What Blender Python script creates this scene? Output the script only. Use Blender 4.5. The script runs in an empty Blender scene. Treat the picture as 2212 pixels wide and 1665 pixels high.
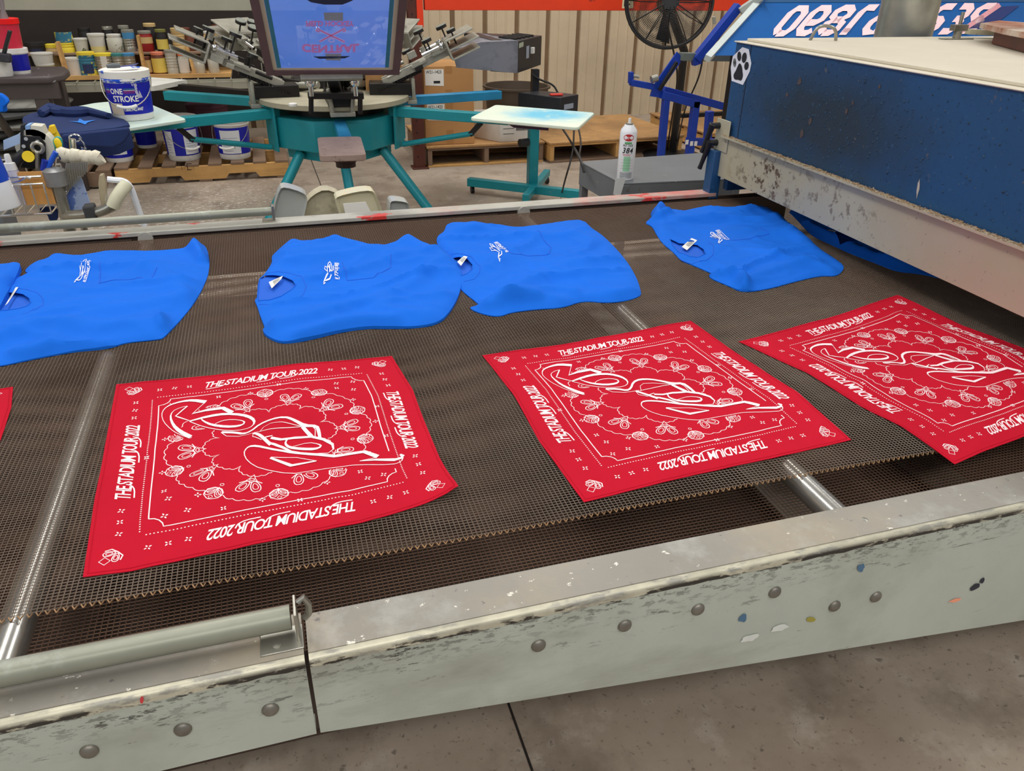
import bpy, bmesh, math, random
from mathutils import Vector, Matrix, noise
from mathutils.geometry import delaunay_2d_cdt
random.seed(7)
SC = bpy.context.scene
COL = SC.collection
# ------------------------------------------------------------------ camera, world, lights, exposure
CZ = 1.565
FPX = 1650.6868702437782
CM = Matrix(((0.95710564, 0.12607632, -0.26087077), (-0.2892627, 0.46740262, -0.83538128), (0.01660988, 0.87500831, 0.48382286)))
cam = bpy.data.cameras.new('camera'); camo = bpy.data.objects.new('camera', cam); COL.objects.link(camo)
cam.sensor_fit = 'HORIZONTAL'; cam.sensor_width = 36.0; cam.lens = FPX / 2212 * 36
cam.clip_start = .05; cam.clip_end = 60
camo.matrix_world = Matrix.Translation((0, 0, CZ)) @ CM.to_4x4()
SC.camera = camo
SC.view_settings.view_transform = 'Standard'; SC.view_settings.look = 'None'
SC.view_settings.exposure = -0.22; SC.view_settings.gamma = 1.0
try: SC.view_settings.use_curve_mapping = False
except Exception: pass
W = bpy.data.worlds.new('world'); SC.world = W; W.use_nodes = True
W.node_tree.nodes['Background'].inputs[0].default_value = (.93, .96, 1, 1)
W.node_tree.nodes['Background'].inputs[1].default_value = .42
def area(name, loc, sx, sy, power, col=(1, .96, .9), rot=(0, 0, 0)):
    l = bpy.data.lights.new(name, 'AREA'); l.shape = 'RECTANGLE'; l.size = sx; l.size_y = sy; l.energy = power; l.color = col
    o = bpy.data.objects.new(name, l); COL.objects.link(o); o.location = loc; o.rotation_euler = rot; return o
area('ceiling_strip_and_fill', (-1.2, 2.2, 4.6), .5, 4.5, 78)
area('ceiling_strip_and_fill', (1.3, .6, 4.6), .5, 4.0, 52)
area('ceiling_strip_and_fill', (-.8, 6.0, 4.8), .5, 3.0, 105)
area('ceiling_strip_and_fill', (2.8, 6.2, 4.8), .5, 3.0, 125)
area('ceiling_strip_and_fill', (4.6, 2.6, 4.6), .5, 4.0, 75)
area('ceiling_strip_and_fill', (0.2, -2.2, 4.4), 5.0, .5, 170)  # added frontal fill, high behind the camera, not a known fixture
area('open_bay_daylight', (-4.5, 2.0, 2.4), 3.0, 2.6, 60, (.8, .9, 1.0), (0, math.radians(-75), 0))

def ray(x, y):
    return CM @ Vector((x - 1106, 832.5 - y, -FPX))
def PZ(x, y, z):            # photo direction met with a horizontal surface of height z
    d = ray(x, y); t = (z - CZ) / d.z; return Vector((d.x * t, d.y * t, z))
def PY(x, y, Y):
    d = ray(x, y); t = Y / d.y; return Vector((d.x * t, Y, CZ + d.z * t))
def PX(x, y, X):
    d = ray(x, y); t = X / d.x; return Vector((X, d.y * t, CZ + d.z * t))

# ------------------------------------------------------------------ materials
def lin(c):
    c = c[:3] if max(c[:3]) <= 1 else [v / 255 for v in c[:3]]
    return tuple(v / 12.92 if v <= .04045 else ((v + .055) / 1.055) ** 2.4 for v in c) + (1,)
_M = {}
def mat(name, col, rough=.6, metal=0, var=.12, vs=6, bump=0, bs=80, layers=(), trans=0, alpha=1, spec=.5, ior=1.45, sheen=0):
    if name in _M: return _M[name]
    m = bpy.data.materials.new(name); m.use_nodes = True; _M[name] = m
    nt = m.node_tree; N = nt.nodes; L = nt.links; b = N['Principled BSDF']
    tc = N.new('ShaderNodeTexCoord')
    def nz(scale, detail=4, vec=None, rg=.6):
        n = N.new('ShaderNodeTexNoise'); n.inputs['Scale'].default_value = scale; n.inputs['Detail'].default_value = detail; n.inputs['Roughness'].default_value = rg
        src = tc.outputs['Object']
        if vec:
            mp = N.new('ShaderNodeMapping'); mp.inputs['Scale'].default_value = vec
            if len(vec) > 3: pass
            L.new(src, mp.inputs[0]); src = mp.outputs[0]
        L.new(src, n.inputs['Vector']); return n.outputs['Fac']
    def ramp(fac, a, bb):
        r = N.new('ShaderNodeMapRange'); r.inputs[1].default_value = a; r.inputs[2].default_value = bb; L.new(fac, r.inputs[0]); return r.outputs[0]
    c = lin(col)
    if var > 0:
        mx = N.new('ShaderNodeMix'); mx.data_type = 'RGBA'
        mx.inputs['A'].default_value = tuple(v * (1 - var) for v in c[:3]) + (1,)
        mx.inputs['B'].default_value = tuple(min(1, v * (1 + var)) for v in c[:3]) + (1,)
        L.new(ramp(nz(vs), .3, .7), mx.inputs['Factor']); out = mx.outputs['Result']
    else:
        rgb = N.new('ShaderNodeRGB'); rgb.outputs[0].default_value = c; out = rgb.outputs[0]
    for ly in layers:     # dict(col, s, lo, hi, vec, box=(axis, a, b), ball=(x,y,z,r), amt)
        f = ramp(nz(ly.get('s', 20), 6, ly.get('vec'), ly.get('rg', .65)), ly.get('lo', .6), ly.get('hi', .65)) if 's' in ly else None
        if 'box' in ly:
            ax, a0, a1 = ly['box']; sp = N.new('ShaderNodeSeparateXYZ'); L.new(tc.outputs['Object'], sp.inputs[0])
            g = ramp(sp.outputs[ax], a0, a1)
            if f is None: f = g
            else:
                mm = N.new('ShaderNodeMath'); mm.operation = 'MULTIPLY'; L.new(f, mm.inputs[0]); L.new(g, mm.inputs[1]); f = mm.outputs[0]
        if 'ball' in ly:
            bx, by, bz, sx, sy, sz = ly['ball']; mp = N.new('ShaderNodeMapping'); mp.vector_type = 'POINT'
            mp.inputs['Location'].default_value = (-bx / sx, -by / sy, -bz / sz); mp.inputs['Scale'].default_value = (1 / sx, 1 / sy, 1 / sz)
            L.new(tc.outputs['Object'], mp.inputs[0]); ln = N.new('ShaderNodeVectorMath'); ln.operation = 'LENGTH'; L.new(mp.outputs[0], ln.inputs[0])
            ad = N.new('ShaderNodeMath'); ad.operation = 'ADD'; L.new(ln.outputs['Value'], ad.inputs[0])
            sc_ = N.new('ShaderNodeMath'); sc_.operation = 'MULTIPLY'; sc_.inputs[1].default_value = .5; L.new(nz(9), sc_.inputs[0]); L.new(sc_.outputs[0], ad.inputs[1])
            g = ramp(ad.outputs[0], 1.25, .55)
            if f is None: f = g
            else:
                mm = N.new('ShaderNodeMath'); mm.operation = 'MULTIPLY'; L.new(f, mm.inputs[0]); L.new(g, mm.inputs[1]); f = mm.outputs[0]
        if 'amt' in ly:
            mm = N.new('ShaderNodeMath'); mm.operation = 'MULTIPLY'; mm.inputs[1].default_value = ly['amt']; L.new(f, mm.inputs[0]); f = mm.outputs[0]
        mx = N.new('ShaderNodeMix'); mx.data_type = 'RGBA'; L.new(f, mx.inputs['Factor']); L.new(out, mx.inputs['A']); mx.inputs['B'].default_value = lin(ly['col']); out = mx.outputs['Result']
    L.new(out, b.inputs['Base Color'])
    b.inputs['Roughness'].default_value = rough; b.inputs['Metallic'].default_value = metal
    b.inputs['Specular IOR Level'].default_value = spec; b.inputs['IOR'].default_value = ior
    if sheen: b.inputs['Sheen Weight'].default_value = sheen
    if trans: b.inputs['Transmission Weight'].default_value = trans
    if alpha < 1: b.inputs['Alpha'].default_value = alpha
    if bump:
        bp = N.new('ShaderNodeBump'); bp.inputs['Strength'].default_value = bump; bp.inputs['Distance'].default_value = .004
        L.new(nz(bs), bp.inputs['Height']); L.new(bp.outputs[0], b.inputs['Normal'])
    return m

# ------------------------------------------------------------------ mesh builder
def V(*a): return Vector(a[0]) if len(a) == 1 else Vector(a)
def frame(d, up=None):
    z = V(d).normalized(); u = V(up) if up is not None else (Vector((0, 0, 1)) if abs(z.z) < .95 else Vector((1, 0, 0)))
    x = u.cross(z)
    if x.length < 1e-6: x = Vector((1, 0, 0)).cross(z)
    x.normalize(); y = z.cross(x); return x, y, z
def smooth(pts, it=2, closed=False):
    for _ in range(it):
        n = len(pts); q = []
        rng = range(n) if closed else range(n - 1)
        if not closed: q.append(pts[0])
        for i in rng:
            a = pts[i]; b = pts[(i + 1) % n]
            if type(a) is tuple: q += [tuple(.75 * u + .25 * v for u, v in zip(a, b)), tuple(.25 * u + .75 * v for u, v in zip(a, b))]
            else: q += [a * .75 + b * .25, a * .25 + b * .75]
        if not closed: q.append(pts[-1])
        pts = q
    return pts
class MB:
    def __init__(s): s.v = []; s.f = []
    def add(s, vs, fs):
        o = len(s.v); s.v += [V(p) for p in vs]; s.f += [tuple(i + o for i in f) for f in fs]; return s
    def box(s, c, d, rz=0, R=None):     # centre, size
        R = R or Matrix.Rotation(rz, 3, 'Z'); c = V(c)
        vs = [c + R @ Vector((x * d[0] / 2, y * d[1] / 2, z * d[2] / 2)) for z in (-1, 1) for y in (-1, 1) for x in (-1, 1)]
        return s.add(vs, [(0, 2, 3, 1), (4, 5, 7, 6), (0, 1, 5, 4), (2, 6, 7, 3), (0, 4, 6, 2), (1, 3, 7, 5)])
    def bx(s, a, b):
        a = V(a); b = V(b); return s.box((a + b) / 2, (abs(b.x - a.x), abs(b.y - a.y), abs(b.z - a.z)))
    def beam(s, a, b, w, h, up=None):   # bar from a to b, w sideways, h along up
        a = V(a); b = V(b); x, y, z = frame(b - a, up)
        vs = [p + x * (i * w / 2) + y * (j * h / 2) for p in (a, b) for j in (-1, 1) for i in (-1, 1)]
        return s.add(vs, [(0, 2, 3, 1), (4, 5, 7, 6), (0, 1, 5, 4), (2, 6, 7, 3), (0, 4, 6, 2), (1, 3, 7, 5)])
    def cyl(s, a, b, r0, r1=None, n=20, caps=True):
        return s.loft([(a, r0), (b, r0 if r1 is None else r1)], n, caps)
    def loft(s, secs, n=20, caps=True, axis=None):   # secs: (point, radius) along a straight axis
        a = V(secs[0][0]); b = V(secs[-1][0]); d = axis if axis is not None else (b - a)
        if V(d).length < 1e-7: d = Vector((0, 0, 1))
        x, y, z = frame(d); o = len(s.v)
        for p, r in secs:
            p = V(p); s.v += [p + x * math.cos(2 * math.pi * i / n) * r + y * math.sin(2 * math.pi * i / n) * r for i in range(n)]
        for k in range(len(secs) - 1):
            for i in range(n):
                j = (i + 1) % n; s.f.append((o + k * n + i, o + k * n + j, o + (k + 1) * n + j, o + (k + 1) * n + i))
        if caps:
            s.f.append(tuple(o + i for i in reversed(range(n)))); s.f.append(tuple(o + (len(secs) - 1) * n + i for i in range(n)))
        return s
    def lathe(s, c, prof, n=24, caps=True, tilt=None):    # prof: (r, z) about vertical axis at c
        c = V(c); T = tilt or Matrix.Identity(3)
        o = len(s.v)
        for r, z in prof: s.v += [c + T @ Vector((r * math.cos(2 * math.pi * i / n), r * math.sin(2 * math.pi * i / n), z)) for i in range(n)]
        for k in range(len(prof) - 1):
            for i in range(n):
                j = (i + 1) % n; s.f.append((o + k * n + i, o + k * n + j, o + (k + 1) * n + j, o + (k + 1) * n + i))
        if caps:
            s.f.append(tuple(o + i for i in reversed(range(n)))); s.f.append(tuple(o + (len(prof) - 1) * n + i for i in range(n)))
        return s
    def tube(s, pts, r, n=8, caps=True, closed=False):
        pts = [V(p) for p in pts]; o = len(s.v); m = len(pts); rr = r if isinstance(r, (list, tuple)) else [r] * m
        up = None
        for k, p in enumerate(pts):
            if closed: d = pts[(k + 1) % m] - pts[k - 1]
            else: d = pts[min(k + 1, m - 1)] - pts[max(k - 1, 0)]
            if up is None: x, y, z = frame(d)
            else:
                z = d.normalized(); x = up.cross(z)
                if x.length < 1e-5: x, y, z = frame(d)
                x.normalize(); y = z.cross(x)
            up = y
            s.v += [p + (x * math.cos(2 * math.pi * i / n) + y * math.sin(2 * math.pi * i / n)) * rr[k] for i in range(n)]
        for k in range(m if closed else m - 1):
            k2 = (k + 1) % m
            for i in range(n):
                j = (i + 1) % n; s.f.append((o + k * n + i, o + k * n + j, o + k2 * n + j, o + k2 * n + i))
        if caps and not closed:
            s.f.append(tuple(o + i for i in reversed(range(n)))); s.f.append(tuple(o + (m - 1) * n + i for i in range(n)))
        return s
    def prism(s, poly, off):         # closed 3d polygon extruded by vector off
        n = len(poly); off = V(off); vs = [V(p) for p in poly] + [V(p) + off for p in poly]
        return s.add(vs, [tuple(range(n - 1, -1, -1)), tuple(range(n, 2 * n))] + [(i, (i + 1) % n, n + (i + 1) % n, n + i) for i in range(n)])
    def sphere(s, c, r, n=12, sc=(1, 1, 1)):
        c = V(c); o = len(s.v); m = n // 2
        for k in range(m + 1):
            t = math.pi * k / m; 
            for i in range(n):
                a = 2 * math.pi * i / n
                s.v.append(c + Vector((r * sc[0] * math.sin(t) * math.cos(a), r * sc[1] * math.sin(t) * math.sin(a), r * sc[2] * math.cos(t))))
        for k in range(m):
            for i in range(n):
                j = (i + 1) % n; s.f.append((o + k * n + i, o + (k + 1) * n + i, o + (k + 1) * n + j, o + k * n + j))
        return s
    def build(s, name, m, parent=None, sm=False, bev=0, seg=2, loc=None, thick=0):
        org = V(loc) if loc is not None else (Vector(parent['_o']) if parent is not None else Vector((0, 0, 0)))
        me = bpy.data.meshes.new(name); me.from_pydata([p - org for p in s.v], [], s.f); me.validate()
        b = bmesh.new(); b.from_mesh(me); bmesh.ops.remove_doubles(b, verts=b.verts, dist=1e-6); bmesh.ops.recalc_face_normals(b, faces=b.faces); b.to_mesh(me); b.free()
        me.materials.append(m)
        if sm: 
            for p in me.polygons: p.use_smooth = True
        o = bpy.data.objects.new(name, me); COL.objects.link(o); o['_o'] = org
        if sm and not bev: 
            try: me.set_sharp_from_angle(angle=math.radians(40))
            except Exception: pass
        if bev:
            md = o.modifiers.new('bevel', 'BEVEL'); md.width = bev; md.segments = seg; md.limit_method = 'ANGLE'; md.angle_limit = math.radians(40)
            for p in me.polygons: p.use_smooth = True
            try: me.set_sharp_from_angle(angle=math.radians(60))
            except Exception: pass
        if thick:
            md = o.modifiers.new('thick', 'SOLIDIFY'); md.thickness = thick; md.offset = 0
        if parent is not None:
            o.parent = parent
        else: o.location = org
        return o
def thing(name, label, cat, loc, group=None):
    o = bpy.data.objects.new(name, None); COL.objects.link(o); o.empty_display_size = .05
    o.location = loc; o['_o'] = Vector(loc); o['label'] = label; o['category'] = cat
    if group: o['group'] = group
    return o
def tag(o, label, cat, group=None, kind=None):
    o['label'] = label; o['category'] = cat
    if group: o['group'] = group
    if kind: o['kind'] = kind
    return o
def struct(o): o['kind'] = 'structure'; return o
def copy_tree(o, parent=None):
    c = o.copy(); COL.objects.link(c); c.parent = parent
    for ch in list(o.children): copy_tree(ch, c)
    return c
def place(o, src_o, loc, label, rz=0, sc=None):   # a copy of a thing put at loc
    c = copy_tree(src_o); c.location = loc; c.rotation_euler = (0, 0, rz); c['label'] = label
    if sc: c.scale = sc
    return c
# flat lettering made from the built-in font as meshes
_T = {}
def glyphs(s, bold=0, shear=0, space=1):
    k = (s, bold, shear, space)
    if k in _T: return _T[k]
    cu = bpy.data.curves.new('lettering', 'FONT'); cu.body = s; cu.size = 1; cu.offset = bold; cu.shear = shear; cu.space_character = space; cu.resolution_u = 3
    ob = bpy.data.objects.new('lettering', cu); COL.objects.link(ob)
    dg = bpy.context.evaluated_depsgraph_get(); dg.update(); me = ob.evaluated_get(dg).to_mesh()
    vs = [(v.co.x, v.co.y) for v in me.vertices]; fs = [tuple(p.vertices) for p in me.polygons]
    ob.evaluated_get(dg).to_mesh_clear(); bpy.data.objects.remove(ob); bpy.data.curves.remove(cu)
    x0 = min(v[0] for v in vs); x1 = max(v[0] for v in vs); y0 = min(v[1] for v in vs); y1 = max(v[1] for v in vs)
    vs = [((x - x0) / (x1 - x0), (y - y0) / (y1 - y0)) for x, y in vs]
    _T[k] = (vs, fs); return _T[k]
def lettering(mb, s, fn, bold=0, shear=0, flip=False, space=1):   # fn maps (0..1, 0..1) to a point
    vs, fs = glyphs(s, bold, shear, space)
    return mb.add([fn(x, (1 - y) if flip else y) for x, y in vs], fs)
def plane_fn(o, xd, yd): o = V(o); xd = V(xd); yd = V(yd); return lambda x, y: o + xd * x + yd * y
def ribbon(mb, pts, w, fn, closed=False):    # pts in 2d, w width(s); fn maps 2d to 3d
    n = len(pts); ww = w if isinstance(w, (list, tuple)) else [w] * n; o = len(mb.v)
    for k in range(n):
        a = pts[k - 1] if (k > 0 or closed) else pts[k]; b = pts[(k + 1) % n] if (k < n - 1 or closed) else pts[k]
        dx, dy = b[0] - a[0], b[1] - a[1]; l = math.hypot(dx, dy) or 1; nx, ny = -dy / l * ww[k] / 2, dx / l * ww[k] / 2
        mb.v += [V(fn(pts[k][0] + nx, pts[k][1] + ny)), V(fn(pts[k][0] - nx, pts[k][1] - ny))]
    for k in range(n if closed else n - 1):
        j = (k + 1) % n; mb.f.append((o + 2 * k, o + 2 * k + 1, o + 2 * j + 1, o + 2 * j))
def nz3(x, y, s, k=0): return noise.noise(Vector((x * s, y * s, k)))
# ------------------------------------------------------------------ materials used all over
m_wire = mat('belt_wire', (128, 114, 102), .72, .2, .25, 3, layers=[dict(col=(92, 68, 52), s=1.6, lo=.4, hi=.65, amt=.75), dict(col=(100, 76, 60), s=.5, lo=.2, hi=.3, box=(1, -.1, .8), amt=.7)])
m_wireB = mat('belt_wire_lower', (118, 92, 76), .6, .2, .25, 4)
m_loop = mat('belt_edge_bronze', (140, 108, 76), .45, .35, .3, 30)
m_rail = mat('grey_green_paint', (176, 183, 172), .5, 0, .06, 5, .12, 60, layers=[
    dict(col=(136, 136, 122), s=3, lo=.5, hi=.72, amt=.55),
    dict(col=(112, 104, 88), s=2.1, vec=(.7, 1, 2), lo=.55, hi=.72, amt=.5),
    dict(col=(70, 70, 66), s=120, vec=(.35, 1, 1), lo=.53, hi=.56, box=(2, .755, .83), rg=.7),
    dict(col=(70, 70, 66), s=46, vec=(.3, 1, 1.2), lo=.60, hi=.62, box=(2, .70, .80), rg=.75),
    dict(col=(74, 70, 62), s=22, vec=(.12, 1, 3.2), lo=.66, hi=.675, rg=.75)])
m_railtop = mat('worn_rail_top', (140, 136, 128), .45, .2, .1, 4, .1, 90, layers=[
    dict(col=(172, 158, 134), s=2.5, lo=.48, hi=.66, amt=.6), dict(col=(170, 170, 164), s=9, lo=.55, hi=.66, amt=.5), dict(col=(222, 218, 206), s=75, vec=(.7, 1, 1), lo=.665, hi=.68), dict(col=(82, 78, 84), s=34, lo=.65, hi=.68, amt=.7)])
m_bare = mat('bare_chipped_edge', (188, 184, 164), .42, .3, .2, 20, layers=[dict(col=(150, 148, 138), s=60, vec=(.3, 1, 1), lo=.5, hi=.6), dict(col=(58, 54, 50), s=55, vec=(.3, 1, 1), lo=.47, hi=.52, box=(2, .8165, .8115))])
m_dark = mat('dark_gap', (38, 32, 28), .8, 0, .2, 5)
m_pan = mat('brown_pan', (66, 52, 44), .92, 0, .25, 2.5, .2, 30, layers=[dict(col=(52, 40, 34), s=3, lo=.45, hi=.7, amt=.7)])
m_steel = mat('galvanised_steel', (158, 156, 146), .32, .75, .14, 9, layers=[dict(col=(108, 98, 84), s=7, lo=.5, hi=.75, amt=.6)])
m_rollm = mat('polished_roller', (178, 176, 170), .24, .85, .1, 8, layers=[dict(col=(126, 110, 88), s=5, lo=.45, hi=.7, amt=.6)])
m_tube = mat('painted_tube', (140, 142, 128), .4, .2, .14, 7, layers=[dict(col=(190, 196, 190), s=11, lo=.56, hi=.7, amt=.5)])
m_farrail = mat('far_rail_paint', (176, 174, 164), .5, .05, .12, 6, layers=[dict(col=(112, 104, 92), s=9, vec=(.4, 1, 1), lo=.5, hi=.75, amt=.7), dict(col=(210, 96, 90), s=2.2, vec=(1, 1, 1), lo=.5, hi=.62, box=(0, -1.3, .3), amt=.85), dict(col=(205, 60, 52), s=7, vec=(.6, 1, 1), lo=.6, hi=.63)])
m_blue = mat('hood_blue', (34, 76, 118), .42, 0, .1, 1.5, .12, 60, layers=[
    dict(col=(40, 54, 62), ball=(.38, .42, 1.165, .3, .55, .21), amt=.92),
    dict(col=(96, 92, 88), s=70, lo=.66, hi=.68, amt=.8), dict(col=(22, 36, 50), s=90, lo=.62, hi=.65, amt=.6), dict(col=(60, 98, 136), s=55, lo=.64, hi=.67, amt=.6)])
m_lid = mat('hood_lid_cream', (204, 196, 178), .55, 0, .05, 3, .1, 60, layers=[dict(col=(172, 158, 134), s=2, vec=(.4, 1, 1), lo=.55, hi=.7, amt=.35), dict(col=(110, 92, 72), s=30, lo=.73, hi=.75)])
m_gate = mat('gate_cream', (178, 172, 148), .42, .05, .08, 3, .05, 50, layers=[
    dict(col=(182, 160, 96), s=1.8, lo=.45, hi=.7, amt=.35), dict(col=(92, 74, 56), s=34, lo=.53, hi=.6, ball=(.37, .62, .95, .3, .26, .16)), dict(col=(100, 84, 66), s=34, lo=.56, hi=.62, ball=(.37, .25, .93, .3, .3, .14), amt=.7), dict(col=(96, 80, 66), s=70, lo=.64, hi=.67, amt=.7), dict(col=(186, 160, 148), s=1.3, lo=.4, hi=.5, box=(1, .15, -.35), amt=.45)])
m_fuzz = mat('lint', (148, 122, 96), .95, 0, .3, 60, .8, 180)
m_black = mat('black_plastic', (30, 31, 33), .4, 0, .1, 10)
m_white = mat('white_plastic', (226, 226, 222), .45, 0, .04, 4)
m_ink = mat('white_ink', (250, 222, 226), .7, 0, .05, 90)
m_inkw = mat('white_print', (236, 240, 246), .7, 0, .03, 90)
m_red = mat('red_cotton', (184, 18, 42), .9, 0, .06, 5, .1, 900, spec=.15)
m_shirt = mat('royal_blue_jersey', (17, 103, 216), .85, 0, .05, 4, .12, 700, spec=.2)
m_shirtd = mat('royal_blue_shirt_seam', (14, 92, 206), .8, 0, .04, 4)
m_label = mat('paper_label', (238, 236, 230), .6, 0, .02, 4)
m_black_ink = mat('black_ink', (34, 36, 42), .6, 0, 0)

# ------------------------------------------------------------------ the dryer and its conveyor
BZ = .80; BY0, BY1 = .888, 2.505
def beltz(x, y):
    e = (y - BY0) / (BY1 - BY0)
    return BZ + .0022 * noise.noise(Vector((x * 3.1, y * 1.6, 2))) - .004 * max(0, 1 - (y - BY0) / .25) * (.5 + .5 * math.cos((x + .41) / 1.22 * 2 * math.pi + math.pi) ) - .001
dryer = thing('conveyor_dryer', 'long textile conveyor dryer with mesh belt, grey-green side rails and dark blue hood', 'dryer', (1.2, 1.6, 0))
def wires(x0, x1, y0, y1, zf, dx, dy, r, mb):
    n = int((x1 - x0) / dx); K = 26
    for i in range(n + 1):
        x = x0 + i * dx; o = len(mb.v)
        for k in range(K + 1):
            y = y0 + (y1 - y0) * k / K; z = zf(x, y); mb.v += [Vector((x - r, y, z)), Vector((x + r, y, z)), Vector((x, y, z + r * 1.4))]
        for k in range(K):
            a = o + k * 3; mb.f += [(a, a + 2, a + 5, a + 3), (a + 2, a + 1, a + 4, a + 5), (a + 1, a, a + 3, a + 4)]
    n = int((y1 - y0) / dy); K = int((x1 - x0) / .06)
    for i in range(n + 1):
        y = y0 + .003 + i * dy; o = len(mb.v)
        for k in range(K + 1):
            x = x0 + (x1 - x0) * k / K; z = zf(x, y) - r * .6; mb.v += [Vector((x, y - r, z)), Vector((x, y + r, z)), Vector((x, y, z + r * 1.4))]
        for k in range(K):
            a = o + k * 3; mb.f += [(a, a + 2, a + 5, a + 3), (a + 2, a + 1, a + 4, a + 5), (a + 1, a, a + 3, a + 4)]
def rawmesh(mb, name, m, parent):
    org = Vector(parent['_o']); me = bpy.data.meshes.new(name); me.from_pydata([p - org for p in mb.v], [], mb.f); me.materials.append(m)
    o = bpy.data.objects.new(name, me); COL.objects.link(o); o.parent = parent; o['_o'] = org; return o
mb = MB(); wires(-1.35, 2.6, BY0, BY1, beltz, .0072, .0062, .00066, mb); belt = rawmesh(mb, 'mesh_belt', m_wire, dryer)
mb = MB()
x = -1.35
while x < 2.6:
    for (yy, sg) in ((BY0, -1), (BY1, 1)):
        z = beltz(x, yy); mb.beam((x, yy - sg * .001, z + .0004), (x + .003, yy + sg * .0035, z - .0025), .0017, .0016); mb.beam((x + .003, yy + sg * .0035, z - .0025), (x + .0068, yy - sg * .0005, z + .0002), .0013, .0013)
    x += .0108
belt_edge = rawmesh(mb, 'edge_loops', m_loop, belt); belt_edge['kind'] = 'stuff'
mb = MB(); wires(-1.35, 2.6, .862, 2.50, lambda x, y: .655 + .004 * noise.noise(Vector((x * 2, y * 2, 5))), .0088, .0080, .0009, mb); rawmesh(mb, 'return_belt', m_wireB, dryer)
mb = MB(); mb.bx((-1.35, .79, .555), (2.9, 2.55, .57)); mb.build('drip_pan', m_pan, dryer)
mb = MB()
for xx in (.93, 1.3): MB().beam((xx, .79, .60), (xx + .0, 2.5, .60), .09, .012).build('cross_brace', m_steel, dryer)
for xx, m in ((-.41, m_rollm), (.815, m_rollm), (-1.3, m_steel), (2.03, m_steel)):
    c = BZ - .026
    o = MB().loft([((xx, .772, c), .012), ((xx, .772, c), .0225), ((xx, 2.5, c), .0225), ((xx, 2.5, c), .012)], 28).build('roller', m, dryer, sm=True)
    MB().loft([((xx, 2.505, BZ), .022), ((xx, 2.53, BZ), .022), ((xx, 2.536, BZ), .016)], 18).build('roller_cap', m_farrail, o, sm=True)
# near side rails: folded sheet, flat top and a side panel; the right panel gets taller to the right
def rail_panel(name, x0, x1, zb0, zb1, yin, chips):
    nx = 36; prof = [(yin, .79), (yin, .818), (yin - .002, .820), (.716, .820)] ; nb = []
    for k in range(7):
        a = math.pi / 2 * k / 6; nb.append((.7005 - math.sin(a) * .0085, .8115 + math.cos(a) * .0085))
    top = MB(); g = [(yin, .785), (yin, .8195), (yin - .0015, .8205), (.701, .8205)]
    vs = []
    for i in range(nx + 1):
        x = x0 + (x1 - x0) * i / nx; vs += [Vector((x, y, z)) for y, z in g]
    top.add(vs, [(i * 4 + k, i * 4 + k + 1, i * 4 + 5 + k, i * 4 + 4 + k) for i in range(nx) for k in range(3)])
    face = MB(); zb = lambda x: zb0 + (zb1 - zb0) * max(0, (x - x0) / (x1 - x0)); g = []
    vs = []
    for i in range(nx + 1):
        x = x0 + (x1 - x0) * i / nx; b = zb(x); vs += [Vector((x, .692, .811)), Vector((x, .692, b + .004)), Vector((x, .696, b)), Vector((x, .722, b)), Vector((x, .722, b + .006)), Vector((x, .6975, b + .006)), Vector((x, .6975, .811))]
    face.add(vs, [(i * 7 + k, i * 7 + k + 1, i * 7 + 8 + k, i * 7 + 7 + k) for i in range(nx) for k in range(6)] + [tuple(range(7)), tuple(nx * 7 + k for k in range(7))])
    f = face.build(name, m_rail, dryer)
    edge = MB(); vs = []; nx2 = 120
    for i in range(nx2 + 1):
        x = x0 + (x1 - x0) * i / nx2; j = .0022 * noise.noise(Vector((x * 40, 1, 3)))
        vs += [Vector((x, y, z)) for y, z in [(.7015, .8209)] + nb] + [Vector((x, .6914, .8065 + j * 1.3))]
    kk = len(nb) + 2
    edge.add(vs, [(i * kk + k, i * kk + k + 1, i * kk + kk + 1 + k, i * kk + kk + k) for i in range(nx2) for k in range(kk - 1)])
    edge.build('bent_edge', m_bare, f, sm=True)
    top.build('top_flange', m_railtop, f, thick=.003)
    return f
railR = rail_panel('side_rail', -.036, 2.7, .680, .35, .767, 1)
railL = rail_panel('side_rail', -1.4, -.041, .680, .680, .771, 1)
for k, (x, y) in enumerate([(193, 1621), (395, 1574), (584, 1531), (1163, 1393), (1349, 1350), (1507, 1315), (1673, 1278), (1802, 1308), (1891, 1288)]):
    p = PY(x, y, .692); c = (p.x, .692, p.z)
    MB().loft([((p.x, .693, p.z), .0105), ((p.x, .6905, p.z), .0105), ((p.x, .688, p.z), .0088), ((p.x, .6862, p.z), .005), ((p.x, .6857, p.z), .001)], 18).build('rivet', mat('dull_rivet', (124, 120, 112), .45, .6, .2, 60), railL if k < 3 else railR, sm=True)
for x, y in ((968, 1124 * 0 + 1124), (1868, 1123),):
    if x < 1100: continue
    p = PZ(x, y, .821); MB().lathe((p.x, p.y, .8203), [(.0075, 0), (.0075, .0012), (.004, .002), (.001, .0022)], 14).build('screw', m_steel, railR, sm=True)
p = PZ(2195, 1060, .821); MB().box((p.x, p.y, .8208), (.03, .006, .0006)).build('slot', m_dark, railR)
m_patch = [mat('blue_paint_mark', (74, 108, 138), .6), mat('orange_paint_mark', (244, 160, 128), .6), mat('black_paint_mark', (42, 44, 58), .6), mat('red_paint_mark', (206, 60, 70), .6), mat('light_paint_mark', (214, 218, 212), .6)]
def blob(pts, mtl, name, par, y=.6905, fn=None):
    b = MB(); q = [(fn or (lambda a, c: PY(a, c, y)))(a, c) for a, c in pts]; b.add(q, [tuple(range(len(q)))]); return b.build(name, mtl, par)
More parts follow.
